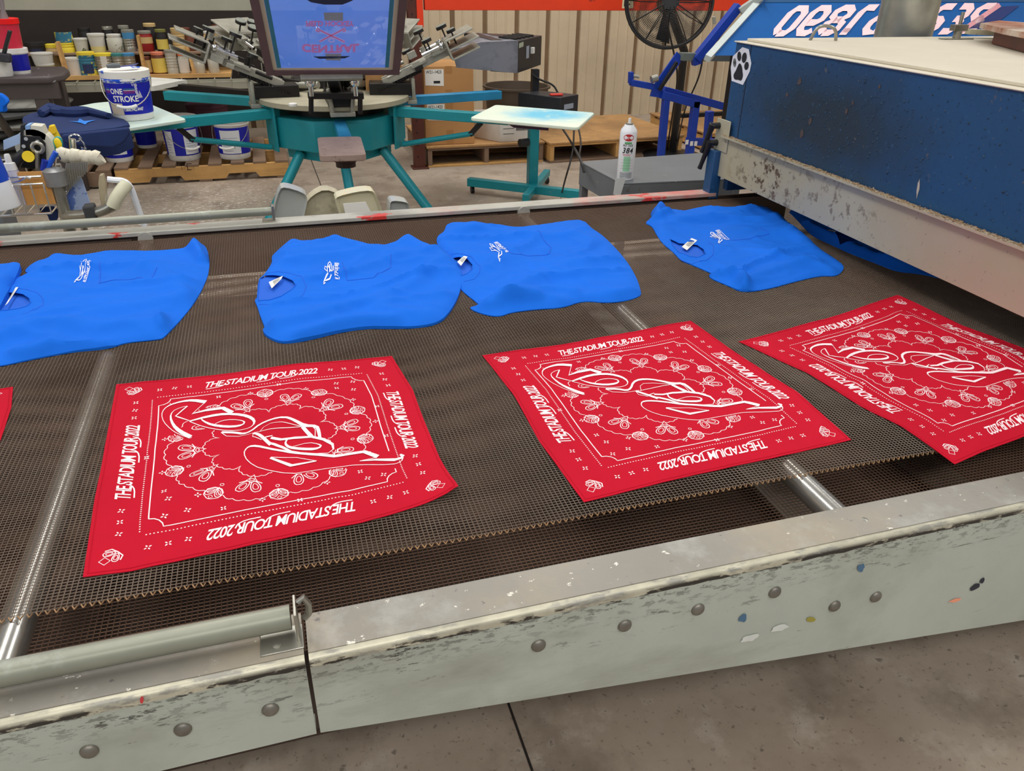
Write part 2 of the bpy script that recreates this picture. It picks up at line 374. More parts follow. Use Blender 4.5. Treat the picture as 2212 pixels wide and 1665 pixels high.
def blobc(cx, cy, rx, ry, rot, n=13, seed=0):
    rnd = random.Random(seed); out = []
    for k in range(n):
        a = 2 * math.pi * k / n; r = rnd.uniform(.65, 1.1); u, v = rx * r * math.cos(a), ry * r * math.sin(a)
        out.append((cx + u * math.cos(rot) - v * math.sin(rot), cy + u * math.sin(rot) + v * math.cos(rot)))
    return smooth(out, 2, True)
blob(blobc(1860, 1226, 8, 11, .5, seed=1), m_patch[0], 'paint_mark', railR)
blob(blobc(1605, 1335, 8, 12, .7, seed=2), m_patch[0], 'paint_mark', railR)
blob(blobc(2063, 1297, 16, 4, -.25, seed=3), m_patch[1], 'paint_mark', railR)
blob(blobc(2108, 1267, 14, 7, -.6, seed=4), m_patch[2], 'paint_mark', railR)
blob(blobc(2122, 1254, 8, 4, -1.1, seed=5), m_patch[2], 'paint_mark', railR)
blob(blobc(306, 1512, 4, 10, .1, seed=6), m_patch[3], 'paint_mark', railL)
blob(blobc(1685, 1356, 22, 8, -.3, seed=8), m_patch[4], 'paint_mark', railR)
blob(blobc(1620, 1378, 24, 8, -.3, seed=9), m_patch[4], 'paint_mark', railR)
blob(blobc(1922, 1131, 11, 4, .3, seed=10), m_patch[3], 'paint_mark', railR, fn=lambda a, c: PZ(a, c, .8213))
blob(blobc(1410, 1182, 6, 4, .3, seed=11), mat('yellow_paint_mark', (222, 186, 60), .6), 'paint_mark', railR, fn=lambda a, c: PZ(a, c, .8213))
st = blob([(1752 + 10 * math.cos(a * .52), 1338 + 5.5 * math.sin(a * .52)) for a in range(12)], mat('olive_sticker', (160, 150, 60), .4), 'oval_sticker', railR); 
# guide tube on the near left rail with its bracket
gt = MB().cyl((-1.4, .742, .848), (-.052, .742, .846), .0155, n=24).build('guide_tube', m_tube, dryer, sm=True)
b = MB(); b.bx((-.092, .709, .8205), (-.040, .750, .824)); b.bx((-.0475, .720, .823), (-.0435, .757, .868)); b.build('tube_bracket', m_steel, gt, bev=.001)
MB().lathe((-.072, .722, .824), [(.006, 0), (.006, .001), (.001, .002)], 12).build('screw', m_steel, gt, sm=True)
MB().tube([(-.040, .742, .868), (-.034, .742, .874), (-.029, .742, .862), (-.030, .742, .846), (-.036, .742, .840)], .0045, 8).build('hook_pin', m_steel, gt, sm=True)
# far rail, its wall, strip and guide tube
b = MB(); b.bx((-1.4, 2.512, .808), (1.575, 2.575, .8215)); b.bx((-1.4, 2.57, .66), (1.575, 2.577, .82)); fr = b.build('far_rail', m_farrail, dryer, bev=.002)
b = MB(); b.bx((-1.4, 2.522, .66), (1.9, 2.530, .808)); b.bx((-1.4, 2.508, .797), (-.45, 2.522, .801)); b.bx((-.30, 2.508, .797), (.72, 2.522, .801)); b.build('inner_wall', m_pan, fr)
gt2 = MB().cyl((-1.4, 2.545, .852), (-.02, 2.545, .852), .0135, n=20).build('guide_tube', m_tube, dryer, sm=True)
b = MB(); b.bx((-.028, 2.53, .82), (-.02, 2.56, .872)); b.bx((-.06, 2.525, .82), (-.02, 2.565, .8245)); b.build('tube_bracket', m_steel, gt2, bev=.001)
for xx, yy in ((-1.2, .86), (-1.2, 2.45), (1.9, 1.1), (2.8, 2.45), (2.8, 1.1), (-.1, 2.45)):
    mb = MB(); mb.bx((xx - .03, yy - .03, 0), (xx + .03, yy + .03, .56)); mb.build('support_leg', m_rail, dryer)
# hood
HX = 1.58; HY = 2.535
b = MB(); b.bx((HX, .74, 1.027), (HX + .03, HY, 1.338)); b.bx((HX + .03, HY - .03, .83), (3.6, HY, 1.338)); b.bx((HX + .03, .78, .83), (3.6, .81, 1.338)); b.bx((3.57, .77, .9), (3.6, HY - .03, 1.338))
hood = b.build('hood', m_blue, dryer, bev=.003)
b = MB(); b.bx((HX - .0012, 2.437, 1.03), (HX + .002, 2.4395, 1.336)); b.build('panel_seam', m_dark, hood)
b = MB(); b.bx((HX - .006, .73, 1.338), (3.62, HY + .006, 1.3425)); b.bx((HX + .028, .76, 1.3425), (3.60, HY - .02, 1.352)); lid = b.build('lid', m_lid, dryer, bev=.003)
b = MB(); b.bx((HX - .01, .74, .886), (HX - .004, HY - .005, 1.030)); gate = b.build('entrance_gate', m_gate, dryer, bev=.001)
b = MB(); b.beam((HX - .016, .74, 1.031), (HX - .016, HY - .03, 1.031), .022, .006, (0, 0, 1)); b.build('lip', m_gate, gate)
mb = MB()
for k in range(3600):
    y = .8 + random.random() * 1.7; x = HX - .027 + random.random() * .024; r = random.uniform(.0012, .0035); p = Vector((x, y, 1.034)); 
    mb.add([p, p + Vector((random.uniform(-r, r), random.uniform(-r, r) * 2, r * .6)), p + Vector((random.uniform(-r, r), r * 2, random.uniform(0, r)))], [(0, 1, 2)])
l = mb.build('lint', m_fuzz, gate); l['kind'] = 'stuff'
b = MB(); b.bx((HX - .014, 2.40 + .075, .975), (HX - .0108, 2.565, 1.085)); cp = b.build('corner_plate', m_gate, dryer, bev=.0015)
for z0 in (1.06, 1.0):
    b = MB(); b.cyl((HX - .014, 2.545, z0), (HX - .045, 2.548, z0), .011, n=14); b.loft([((HX - .042, 2.545, z0 + .006), .0135), ((HX - .043, 2.56, z0 - .03), .010), ((HX - .048, 2.578, z0 - .085), .008), ((HX - .05, 2.582, z0 - .1), .009)], 12)
    b.build('clamp_lever', m_black, cp, sm=True)
b = MB(); b.bx((1.545, 2.515, .80), (1.585, 2.565, .975)); b.build('corner_post', m_blue, dryer, bev=.002)
rnd_ = random.Random(3); mb = MB()
for k in range(520):
    y = rnd_.gauss(1.95, .28); z = rnd_.gauss(1.17, .08)
    if not (1.05 < z < 1.33 and .8 < y < 2.5): continue
    r = rnd_.uniform(.0012, .0035); c = Vector((HX - .0005, y, z)); q = [c + Vector((0, r * rnd_.uniform(.5, 1.2) * math.cos(t), r * rnd_.uniform(.6, 1.8) * math.sin(t))) for t in (0, 1.3, 2.5, 3.8, 5)]
    mb.add(q + [c + Vector((-r * .8, 0, 0))], [(i, (i + 1) % 5, 5) for i in range(5)])
o = mb.build('dust_specks', mat('dusty_blue_specks', (46, 70, 92), .9, 0, .4, 60), hood); o['kind'] = 'stuff'
# handle, exhaust duct, damper bolt
pa, pb = PZ(1750, 87, 1.352), PZ(1805, 88, 1.352)
b = MB(); mid = (pa + pb) / 2; pts = [pa, pa + V(0.012, 0, .03), pa + (pb - pa) * .3 + V(0, 0, .045), pa + (pb - pa) * .7 + V(0, 0, .045), pb + V(-.006, 0, .032), pb]
b.tube(smooth(pts, 2), .0055, 8); b.build('lid_handle', m_steel, lid, sm=True)
duct = MB(); prof = []
for k in range(0, 30): z = 1.0 + k * .05; prof += [(.105, z), (.1055, z + .048)]
duct.lathe((2.42, 2.70, 0), [(.105, 1.0), (.105, 1.62), (.109, 1.625), (.109, 1.64), (.105, 1.645), (.105, 2.3)], 40); duct.build('exhaust_duct', mat('duct_zinc', (172, 172, 164), .35, .6, .2, 8), dryer, sm=True)
p = PZ(2065, 85, 1.352)
b = MB(); b.box((p.x, p.y, 1.354), (.13, .03, .003)); b.cyl((p.x, p.y, 1.354), (p.x, p.y, 1.38), .014, n=6); b.box((p.x, p.y, 1.39), (.06, .024, .02)); b.cyl((p.x, p.y, 1.39), (p.x, p.y, 1.44), .006, n=10); b.build('adjusting_bolt', m_steel, lid, bev=.001)
a, c = PZ(2085, 68, 1.40), PZ(2230, 80, 1.40)
MB().beam(PY(2090, 68, 2.45), PY(2230, 76, 2.40), .03, .018).build('flat_bar', m_gate, lid, bev=.001)
# sticker with a paw print on the corner of the hood (in the panel plane)
SX = HX - .0015
def onhood(x, y): return PX(x, y, SX)
def z4(X, Y): return (1300 + X / 3.95, Y / 3.95)
stk = MB(); poly = [z4(*q) for q in [(1200, 402), (1254, 420), (1276, 540), (1262, 610), (1204, 725), (1108, 690), (1100, 575), (1118, 480)]]
stk.add([onhood(*q) for q in poly], [tuple(range(8))]); stk = stk.build('paw_sticker', mat('sticker_white', (226, 228, 234), .5), hood)
def paw(pts):
    b = MB(); q = [PX(*z4(*p), SX - .0008) for p in smooth(pts, 2, True)]; b.add(q, [tuple(range(len(q)))]); return b
def oval(cx, cy, rx, ry, rot=0): return [(cx + rx * math.cos(a * .785) * math.cos(rot) - ry * math.sin(a * .785) * math.sin(rot), cy + rx * math.cos(a * .785) * math.sin(rot) + ry * math.sin(a * .785) * math.cos(rot)) for a in range(8)]
b = MB()
for q in ([(1175, 535), (1195, 560), (1200, 610), (1205, 650), (1190, 692), (1165, 680), (1130, 680), (1120, 640), (1145, 600), (1160, 560)], oval(1172, 480, 18, 44), oval(1215, 492, 22, 48, .15), oval(1234, 562, 20, 38, .15)):
    pb_ = paw(q); b.add(pb_.v, pb_.f)
b.build('paw_print', m_black_ink, stk)
b = MB(); q = [PX(*z4(*p), SX - .0008) for p in oval(1133, 534, 14, 40)]; b.add(q, [tuple(range(8))]); b.build('badge', mat('grey_ink', (120, 124, 122), .6), stk)
b = MB(); lettering(b, 'H', lambda x, y: PX(*z4(1125 + 16 * x, 552 - 36 * y), SX - .0016), .02); b.build('badge_letter', m_black_ink, stk)
# scraped places low on the blue panel
for c_ in ((1885, 415, 3, 16, .2, 21), (1983, 408, 3, 22, .15, 22)):
    blob(blobc(*c_[:5], seed=c_[5]), mat('scraped_metal', (176, 168, 158), .5), 'scrape', hood, fn=lambda a, c: PX(a, c, HX - .001))
for (x, y, r) in ((1727, 176, 6), (1828, 240, 5), (1842, 222, 4), (1900, 187, 4), (1750, 262, 6), (1732, 288, 7), (1700, 205, 4)):
    blob(blobc(x, y, r * .7, r * 1.5, .2, seed=x), mat('brown_scorch', (82, 70, 66), .9), 'scorch', hood, fn=lambda a, c: PX(a, c, HX - .0012))
# ------------------------------------------------------------------ cloth lying on the belt
def inside(p, poly):
    x, y = p; r = False; n = len(poly)
    for i in range(n):
        x0, y0 = poly[i]; x1, y1 = poly[i - 1]
        if (y0 > y) != (y1 > y) and x < (x1 - x0) * (y - y0) / (y1 - y0) + x0: r = not r
    return r
def segd(p, a, b):
    dx, dy = b[0] - a[0], b[1] - a[1]; l = dx * dx + dy * dy
    t = 0 if l == 0 else max(0, min(1, ((p[0] - a[0]) * dx + (p[1] - a[1]) * dy) / l))
    return math.hypot(p[0] - a[0] - t * dx, p[1] - a[1] - t * dy), t
def pold(p, poly, closed=True):
    return min(segd(p, poly[i - 1], poly[i])[0] for i in range(0 if closed else 1, len(poly)))
def dens(poly, step, closed=True):
    out = []; n = len(poly)
    for i in range(n if closed else n - 1):
        a = poly[i]; b = poly[(i + 1) % n]; k = max(1, int(math.hypot(b[0] - a[0], b[1] - a[1]) / step))
        out += [(a[0] + (b[0] - a[0]) * t / k, a[1] + (b[1] - a[1]) * t / k) for t in range(k)]
    if not closed: out.append(poly[-1])
    return out
def cloth(outline, h, step=.011, hole=None, skirt=True):
    ol = dens(outline, step); hl = dens(hole, step) if hole else []
    x0 = min(p[0] for p in ol); x1 = max(p[0] for p in ol); y0 = min(p[1] for p in ol); y1 = max(p[1] for p in ol)
    pts = [Vector(p) for p in ol] + [Vector(p) for p in hl]
    ed = [(i, (i + 1) % len(ol)) for i in range(len(ol))] + [(len(ol) + i, len(ol) + (i + 1) % len(hl)) for i in range(len(hl))]
    ny = int((y1 - y0) / step); nx = int((x1 - x0) / step)
    for j in range(ny + 1):
        for i in range(nx + 1):
            p = (x0 + (i + (j % 2) * .5) * step, y0 + j * step)
            if inside(p, ol) and pold(p, ol) > step * .5 and not (hole and (inside(p, hl) or pold(p, hl) < step * .5)): pts.append(Vector(p))
    vo, _, fo, *_r = delaunay_2d_cdt(pts, ed, [], 0, 1e-6)
    V2 = [(v.x, v.y) for v in vo]; fs = []
    for f in fo:
        c = (sum(V2[i][0] for i in f) / 3, sum(V2[i][1] for i in f) / 3)
        if inside(c, ol) and not (hole and inside(c, hl)): fs.append(tuple(f))
    mb = MB(); mb.add([Vector((x, y, h(x, y))) for x, y in V2], fs)
    if skirt:
        o = len(mb.v); n = len(ol)
        for x, y in ol: mb.v += [Vector((x, y, h(x, y))), Vector((x, y, beltz(x, y) + .0012))]
        mb.f += [(o + 2 * i, o + 2 * ((i + 1) % n), o + 2 * ((i + 1) % n) + 1, o + 2 * i + 1) for i in range(n)]
    return mb
# ---- bandanas: a square of cloth given by its four photographed edges
def bez(P, t):     # point along a polyline by length
    L = [0]
    for a, b in zip(P, P[1:]): L.append(L[-1] + math.hypot(b[0] - a[0], b[1] - a[1]))
    s = t * L[-1]
    for i in range(1, len(P)):
        if s <= L[i] or i == len(P) - 1:
            k = (s - L[i - 1]) / max(1e-9, L[i] - L[i - 1]); return (P[i - 1][0] + (P[i][0] - P[i - 1][0]) * k, P[i - 1][1] + (P[i][1] - P[i - 1][1]) * k)
def coons(bot, top, lef, rig):
    def f(u, v):
        B = bez(bot, u); T = bez(top, u); Lf = bez(lef, v); R = bez(rig, v); r = []
        for k in (0, 1):
            r.append((1 - v) * B[k] + v * T[k] + (1 - u) * Lf[k] + u * R[k] - ((1 - u) * (1 - v) * bot[0][k] + u * (1 - v) * bot[-1][k] + (1 - u) * v * top[0][k] + u * v * top[-1][k]))
        return r
    return f
# square pattern (u across, v away from the camera), one drawing shared by all bandanas
def logo_strokes():
    H = [(1042, 765), (1492, 690), (1840, 945), (1262, 1077)]    # corners of the flattest bandana
    c = [PZ(x, y, .805) for x, y in H]; A, B, C_, D = [(p.x, p.y) for p in c]     # A far-left B far-right C near-right D near-left
    def inv(x, y):
        p = PZ(x, y, .805); u, v = .5, .5
        for _ in range(12):
            X = (1 - u) * (1 - v) * D[0] + u * (1 - v) * C_[0] + (1 - u) * v * A[0] + u * v * B[0]; Y = (1 - u) * (1 - v) * D[1] + u * (1 - v) * C_[1] + (1 - u) * v * A[1] + u * v * B[1]
            a = -(1 - v) * D[0] + (1 - v) * C_[0] - v * A[0] + v * B[0]; b = -(1 - u) * D[0] - u * C_[0] + (1 - u) * A[0] + u * B[0]
            c2 = -(1 - v) * D[1] + (1 - v) * C_[1] - v * A[1] + v * B[1]; d = -(1 - u) * D[1] - u * C_[1] + (1 - u) * A[1] + u * B[1]
            e, f = p.x - X, p.y - Y; det = a * d - b * c2; u += (e * d - b * f) / det; v += (a * f - c2 * e) / det
        return (u, v)
    S = [
     [(355,105,22),(255,97,18),(180,110,12),(120,135,10),(100,165,6),(110,200,4),(170,250,3),(260,295,3),(340,325,3),(450,352,4)],
     [(250,140,3),(205,153,3),(172,178,5),(187,215,9),(255,268,14),(340,308,20),(455,345,22)],
     [(250,140,9),(238,165,9),(220,207,8),(350,236,4)], [(352,105,4),(325,190,4)],
     [(325,186,6),(400,160,16),(510,143,20),(600,172,24)],
     [(350,237,10),(450,200,18),(560,180,16),(680,183,16),(775,205,16),(828,240,11),(822,275,4),(745,293,4),(620,290,4),(480,272,4),(350,240,4)],
     [(410,215,4),(440,232,8),(530,258,14),(640,268,16),(730,260,16),(755,240,10),(720,222,4),(640,217,4),(575,228,5),(545,250,5)],
     [(640,303,14),(740,305,14),(820,320,15),(855,300,16),(872,250,16),(930,222,16),(1020,217,12),(1120,235,14),(1200,255,20),(1290,252,16),(1340,290,18),(1388,332,14)],
     [(640,305,3),(700,330,3),(800,337,3),(925,318,3)], [(940,318,4),(932,282,3),(960,257,3),(1040,252,3),(1195,262,3)],
     [(895,323,14),(960,345,15),(1080,388,18)], [(900,330,3),(920,355,3),(1000,372,3)], [(930,322,4),(1060,290,5),(1195,262,4)], [(1195,262,18),(1250,290,18),(1320,325,20)],
     [(1265,257,4),(1300,275,4),(1345,325,4)], [(1050,352,14),(1120,352,14),(1200,335,16),(1320,325,14)], [(1000,360,8),(1050,340,5)],
     [(1320,325,14),(1420,338,16),(1510,368,14),(1548,402,9),(1535,430,4),(1450,437,4)],
     [(1040,378,10),(1100,383,14),(1170,398,14),(1260,425,10),(1400,440,6)],
     [(1160,345,10),(1170,375,10),(1225,400,15),(1330,408,17),(1425,406,18),(1446,388,14),(1420,372,5),(1330,363,4),(1240,395,4)],
     [(1600,448,18),(1400,440,16),(1280,433,14),(1180,420,12),(1040,408,12),(965,412,12),(943,428,9),(950,460,5),(1010,500,4),(1150,545,4),(1390,574,4),(1500,555,4),(1700,518,4),(1820,506,4),(2080,507,4),(2130,488,5),(2115,458,10),(2075,440,8)],
     [(1400,440,16),(1600,450,18),(1700,432,20),(1790,418,20),(1920,452,22)], [(1920,455,4),(1812,482,4)],
     [(1812,482,4),(1920,472,14),(2070,474,20),(2108,462,18),(2112,450,12),(2080,438,5)],
     [(1150,470,12),(1345,518,18),(1500,486,8)], [(1150,466,5),(1340,466,3),(1500,486,3)]]
    out = []
    for s in S:
        if len(s) >= 7: s = [tuple(float(k) for k in p) for p in smooth([tuple(float(k) for k in p) for p in s], 1)]
        q = []; n = len(s)
        for i in range(n - 1):
            a, b = s[i], s[i + 1]; k = max(1, int(math.hypot(b[0] - a[0], b[1] - a[1]) / 25)); q += [tuple(a[j] + (b[j] - a[j]) * t / k for j in range(3)) for t in range(k)]
        q.append(s[-1]); L, Rr = [], []
        for i, (X, Y, w) in enumerate(q):
            a, b = q[max(0, i - 1)], q[min(len(q) - 1, i + 1)]; dx, dy = b[0] - a[0], b[1] - a[1]; l = math.hypot(dx, dy) or 1
            w = max(w * .92, 3.2); nx, ny = -dy / l * w / 2, dx / l * w / 2
            nx *= 1.25; L.append(inv(1140 + (X + nx) / 3.95, 760 + (Y + ny) / 3.95)); Rr.append(inv(1140 + (X - nx) / 3.95, 760 + (Y - ny) / 3.95))
        out.append((L, Rr))
    return out, inv
def bandana_pattern():
    R = []          # ribbons: ([(u,v)], width(s), closed)
    q = .15; n_ = .018
    sq = []
    for (cx, cy, dx, dy) in ((q, q, 1, 1), (1 - q, q, -1, 1), (1 - q, 1 - q, -1, -1), (q, 1 - q, 1, -1)):
        seg = [(cx + dx * n_ * 2.1 * math.sin(t_), cy + dy * n_ * 2.1 * math.cos(t_)) for t_ in (0, .39, .785, 1.18, 1.571)]
        if dx * dy < 0: seg = seg[::-1]
        sq += seg
    sq = dens(sq, .02); R.append((sq, .0034, True))
    def star(x, y, r, a=0):
        for k in range(4):
            t = a + k * math.pi / 2; R.append(([(x + .25 * r * math.cos(t), y + .25 * r * math.sin(t)), (x + .6 * r * math.cos(t), y + .6 * r * math.sin(t)), (x + r * math.cos(t), y + r * math.sin(t))], [.001, .0052, .001], False))
    D = []
    m = 74; d0 = .128
    for k in range(m):
        t = q - .01 + (1 - 2 * q + .02) * (k + .5) / m
        D += [(t, d0), (t, 1 - d0), (d0, t), (1 - d0, t)]
    rnd = random.Random(5)
    for k, t in enumerate([.15, .20, .25, .75, .80, .85]):
        for (a, b) in ((t, .075), (1 - t, .925), (.075, t), (.925, t)): star(a, b, .011, .785 if k % 2 else .5)
    for k in range(22):
        a = 2 * math.pi * k / 22; r = .335 * (1.06 if k % 2 else .96); 
        x, y = .5 + r * math.cos(a) * 1.05, .5 + r * math.sin(a); star(x, y, .010, .785 * (k % 2))
    for x, y in ((.19, .19), (.81, .19), (.19, .81), (.81, .81), (.25, .2), (.2, .26), (.76, .19), (.81, .25), (.19, .76), (.25, .81), (.75, .81), (.8, .75)): star(x, y, .011, .4)
    # scalloped wreath of ten lobes, with small teeth
    for (r0, am, tooth) in ((.296, .022, .006), (.186, .019, .005)):
        ring = []
        NN = 360
        for k in range(NN):
            a = 2 * math.pi * k / NN; lobe = abs(math.cos(5 * a)) ** .5
            r = r0 - am + 2 * am * lobe + (tooth * abs(math.sin(k * math.pi / 6)))
            ring.append((.5 + r * math.cos(a), .5 + r * math.sin(a)))
        R.append((ring, .0023, True))
    def drop(cx, cy, ax, ay, s, bend=0, w=.0028):       # paisley drop with an inner line
        px_, py_ = -ay, ax
        for f, ww in ((1, w), (.55, w * .75)):
            pts = []
            for k in range(13):
                t = math.pi * (.12 + 1.76 * k / 12); u = -math.cos(t) * .55; v = math.sin(t) * .34 * (1 - .45 * u) ; u *= 1.2
                pts.append((cx + s * f * (ax * -u * 1 + px_ * (v + bend * u * u)), cy + s * f * (ay * -u + py_ * (v + bend * u * u))))
            pts.append(pts[0]); R.append((pts, ww, False))
    for k in range(10):
        a = math.pi * 2 * k / 10 + math.pi / 10 * 0
        ca, sa = math.cos(a), math.sin(a); cx, cy = .5 + .243 * ca, .5 + .243 * sa; tx, ty = -sa, ca
        for sg in (-1, 1):      # two drops and a tulip, facing the middle
            drop(cx + ca * .014 + tx * .018 * sg, cy + sa * .014 + ty * .018 * sg, ca * .9 + tx * sg * .42, sa * .9 + ty * sg * .42, .041)
            R.append(([(cx - ca * .004, cy - sa * .004), (cx - ca * .012 + tx * sg * .014, cy - sa * .012 + ty * sg * .014), (cx - ca * .002 + tx * sg * .034, cy - sa * .002 + ty * sg * .034)], .003, False))
        for f in (1, .55):
            b = [(-.006, 0), (-.014, .016), (-.024, .008), (-.040 * (f + .1), 0), (-.024, -.008), (-.014, -.016)]
            R.append(([(cx + ca * (-.02 + (u + .02) * f) + tx * v * f, cy + sa * (-.02 + (u + .02) * f) + ty * v * f) for u, v in b], .0024, True))
        a2 = a + math.pi / 10; ca, sa = math.cos(a2), math.sin(a2); cx, cy = .5 + .290 * ca, .5 + .290 * sa; tx, ty = -sa, ca
        for sg in (-1, 1):
            drop(cx + ca * .008 + tx * .012 * sg, cy + sa * .008 + ty * .012 * sg, ca * .8 + tx * sg * .5, sa * .8 + ty * sg * .5, .033, w=.0022)
            R.append(([(cx - ca * .012, cy - sa * .012), (cx - ca * .010 + tx * sg * .012, cy - sa * .010 + ty * sg * .012), (cx + ca * .004 + tx * sg * .026, cy + sa * .004 + ty * sg * .026), (cx + ca * .028 + tx * sg * .024, cy + sa * .028 + ty * sg * .024), (cx + ca * .038 + tx * sg * .008, cy + sa * .038 + ty * sg * .008), (cx + ca * .040, cy + sa * .040)], .0026, False))
        bx_, by_ = cx + ca * .030, cy + sa * .030
        R.append(([(bx_ + ca * .007 * i + tx * .007 * j, by_ + sa * .007 * i + ty * .007 * j) for i, j in ((1, 0), (0, 1), (-1, 0), (0, -1))], .002, True))
        cx, cy = .5 + .262 * ca, .5 + .262 * sa
        R.append(([(cx + .0055 * math.cos(t * .785), cy + .0055 * math.sin(t * .785)) for t in range(8)], .0018, True))
    for (cx, cy, ax, ay) in ((.065, .065, -.7, -.7), (.935, .065, .7, -.7), (.935, .935, .7, .7), (.065, .935, -.7, .7)):
        px_, py_ = -ay, ax
        for sg in (-1, 1):
            drop(cx + px_ * .012 * sg, cy + py_ * .012 * sg, ax * .8 + px_ * sg * .5, ay * .8 + py_ * sg * .5, .026, w=.0026)
            R.append(([(cx - ax * .018, cy - ay * .018), (cx - ax * .016 + px_ * sg * .02, cy - ay * .016 + py_ * sg * .02), (cx + ax * .0 + px_ * sg * .028, cy + py_ * sg * .028)], .0036, False))
        R.append(([(cx + ax * .026 + ax * .010 * i + px_ * .010 * j, cy + ay * .026 + ay * .010 * i + py_ * .010 * j) for i, j in ((1, 1), (-1, 1), (-1, -1), (1, -1))], .0024, True))
    LG, INV = logo_strokes()
    outs = [[INV(1140 + X / 3.95, 760 + Y / 3.95) for X, Y in pl] for pl in (
        [(100,165),(120,120),(180,100),(255,88),(355,98),(330,170),(400,152),(510,132),(600,165),(680,172),(790,202),(838,245),(815,290),(745,300),(620,296),(500,282),(400,250),(350,235),(230,205),(300,270),(460,340),(450,358),(340,332),(170,255),(108,205)],
        [(640,300),(740,290),(820,308),(850,290),(862,240),(930,210),(1120,226),(1290,242),(1392,326),(1500,356),(1555,400),(1542,438),(1630,446),(1790,408),(1920,445),(2080,428),(2138,485),(2090,510),(1800,510),(1390,580),(1180,552),(1000,500),(936,430),(970,400),(900,325),(800,342),(700,334)])]
    R2 = []
    for pts, w, cl in R:
        q = list(pts) + ([pts[0]] if cl else []); ww = list(w) + ([w[0]] if cl else []) if isinstance(w, (list, tuple)) else [w] * len(q)
        ins = [any(inside(p, o) for o in outs) for p in q]
        if not any(ins): R2.append((pts, w, cl)); continue
        cur, cw = [], []
        for p, w_, i_ in zip(q, ww, ins):
            if i_:
                if len(cur) > 1: R2.append((cur, cw, False))
                cur, cw = [], []
            else: cur.append(p); cw.append(w_)
        if len(cur) > 1: R2.append((cur, cw, False))
    return R2, D, LG
_pat = bandana_pattern()
def hit_logo(u, v): return False
def bandana(label, bot, top, lef, rig, seed, folds, clipx=None, curl=None):
    Z0 = .806
    E_ = [[(PZ(x, y, Z0).x, PZ(x, y, Z0).y) for x, y in e] for e in (bot, top, lef, rig)]
    f = coons(*E_)
    def zz(u, v):
        x, y = f(u, v); z = beltz(x, y) + .0025 + .0022 * (noise.noise(Vector((u * 4 + seed, v * 4, seed))) + .5) + .0007 * noise.noise(Vector((u * 16, v * 16, seed + 3)))
        for (a, b, w, hgt) in folds:
            d, t = segd((u, v), a, b); z += hgt * math.exp(-(d / w) ** 2) * (math.sin(math.pi * min(1, max(0, t))) ** .5 if 0 < t < 1 else 0)
        if curl: z += curl[2] * math.exp(-((u - curl[0]) ** 2 + (v - curl[1]) ** 2) / .006)
        return z
    def P3(u, v, dz=0):
        x, y = f(u, v); return Vector((x, y, zz(min(1, max(0, u)), min(1, max(0, v))) + dz))
    c0 = P3(.5, .5); t = thing('bandana', label, 'bandana', (c0.x, c0.y, .801), 'red bandanas lying on the mesh belt')
    N = 70; mb = MB()
    mb.add([P3(i / N, j / N) for j in range(N + 1) for i in range(N + 1)], [(j * (N + 1) + i, j * (N + 1) + i + 1, (j + 1) * (N + 1) + i + 1, (j + 1) * (N + 1) + i) for j in range(N) for i in range(N)])
    ring = [(i / N, 0) for i in range(N)] + [(1, i / N) for i in range(N)] + [(1 - i / N, 1) for i in range(N)] + [(0, 1 - i / N) for i in range(N)]
    o = len(mb.v); n = len(ring)
    for u, v in ring: p = P3(u, v); mb.v += [p, Vector((p.x, p.y, p.z - .0012))]
    mb.f += [(o + 2 * i, o + 2 * ((i + 1) % n), o + 2 * ((i + 1) % n) + 1, o + 2 * i + 1) for i in range(n)]
    o = mb.build('cloth', m_red, t, sm=True)
    hem = MB(); ins = .010
    pts = []
    for u, v in ring: pts.append(P3(min(1 - ins, max(ins, u)), min(1 - ins, max(ins, v)), .0003))
    hem.tube(pts, .0008, 4, closed=True); hem.build('hem', m_red, t, sm=True)
    R, D, LG = _pat; pr = MB()
    fn = lambda u, v: P3(u, v, .0006)
    for pts, w, cl in R:
        if not cl and len(pts) > 1:
            q, ww = [], []; W_ = w if isinstance(w, (list, tuple)) else [w] * len(pts)
            for i in range(len(pts) - 1):
                a, b = pts[i], pts[i + 1]; k = max(1, int(math.hypot(b[0] - a[0], b[1] - a[1]) / .016))
                for s in range(k): q.append((a[0] + (b[0] - a[0]) * s / k, a[1] + (b[1] - a[1]) * s / k)); ww.append(W_[i] + (W_[i + 1] - W_[i]) * s / k)
            q.append(pts[-1]); ww.append(W_[-1]); ribbon(pr, q, ww, fn)
        else: ribbon(pr, pts, w, fn, cl)
    for L_, R_ in LG:
        o2 = len(pr.v); pr.v += [P3(*p, .0011) for p in L_] + [P3(*p, .0011) for p in R_]; m_ = len(L_)
        pr.f += [(o2 + i, o2 + i + 1, o2 + m_ + i + 1, o2 + m_ + i) for i in range(m_ - 1)]
    for u, v in D:
        r = .0026; pr.add([fn(u - r, v), fn(u, v - r), fn(u + r, v), fn(u, v + r)], [(0, 1, 2, 3)])
    p_ = pr.build('printed_pattern', m_ink, t)
    txs = []
    def TX():
        txs.append(MB()); return txs[-1]
    a0, a1 = .305, .705; hh = .044; b0 = .053
    S_ = 'THE STADIUM TOUR 2022'
    lettering(TX(), S_, lambda x, y: fn(a0 + (a1 - a0) * x, 1 - b0 - hh + hh * y), .014, .45, space=.88)
    lettering(TX(), S_, lambda x, y: fn(1 - a0 - (a1 - a0) * x, b0 + hh - hh * y), .014, .45, space=.88)
    lettering(TX(), S_, lambda x, y: fn(1 - b0 - hh + hh * y, 1 - a0 - (a1 - a0) * x), .014, .45, space=.88)
    lettering(TX(), S_, lambda x, y: fn(b0 + hh - hh * y, a0 + (a1 - a0) * x), .014, .45, space=.88)
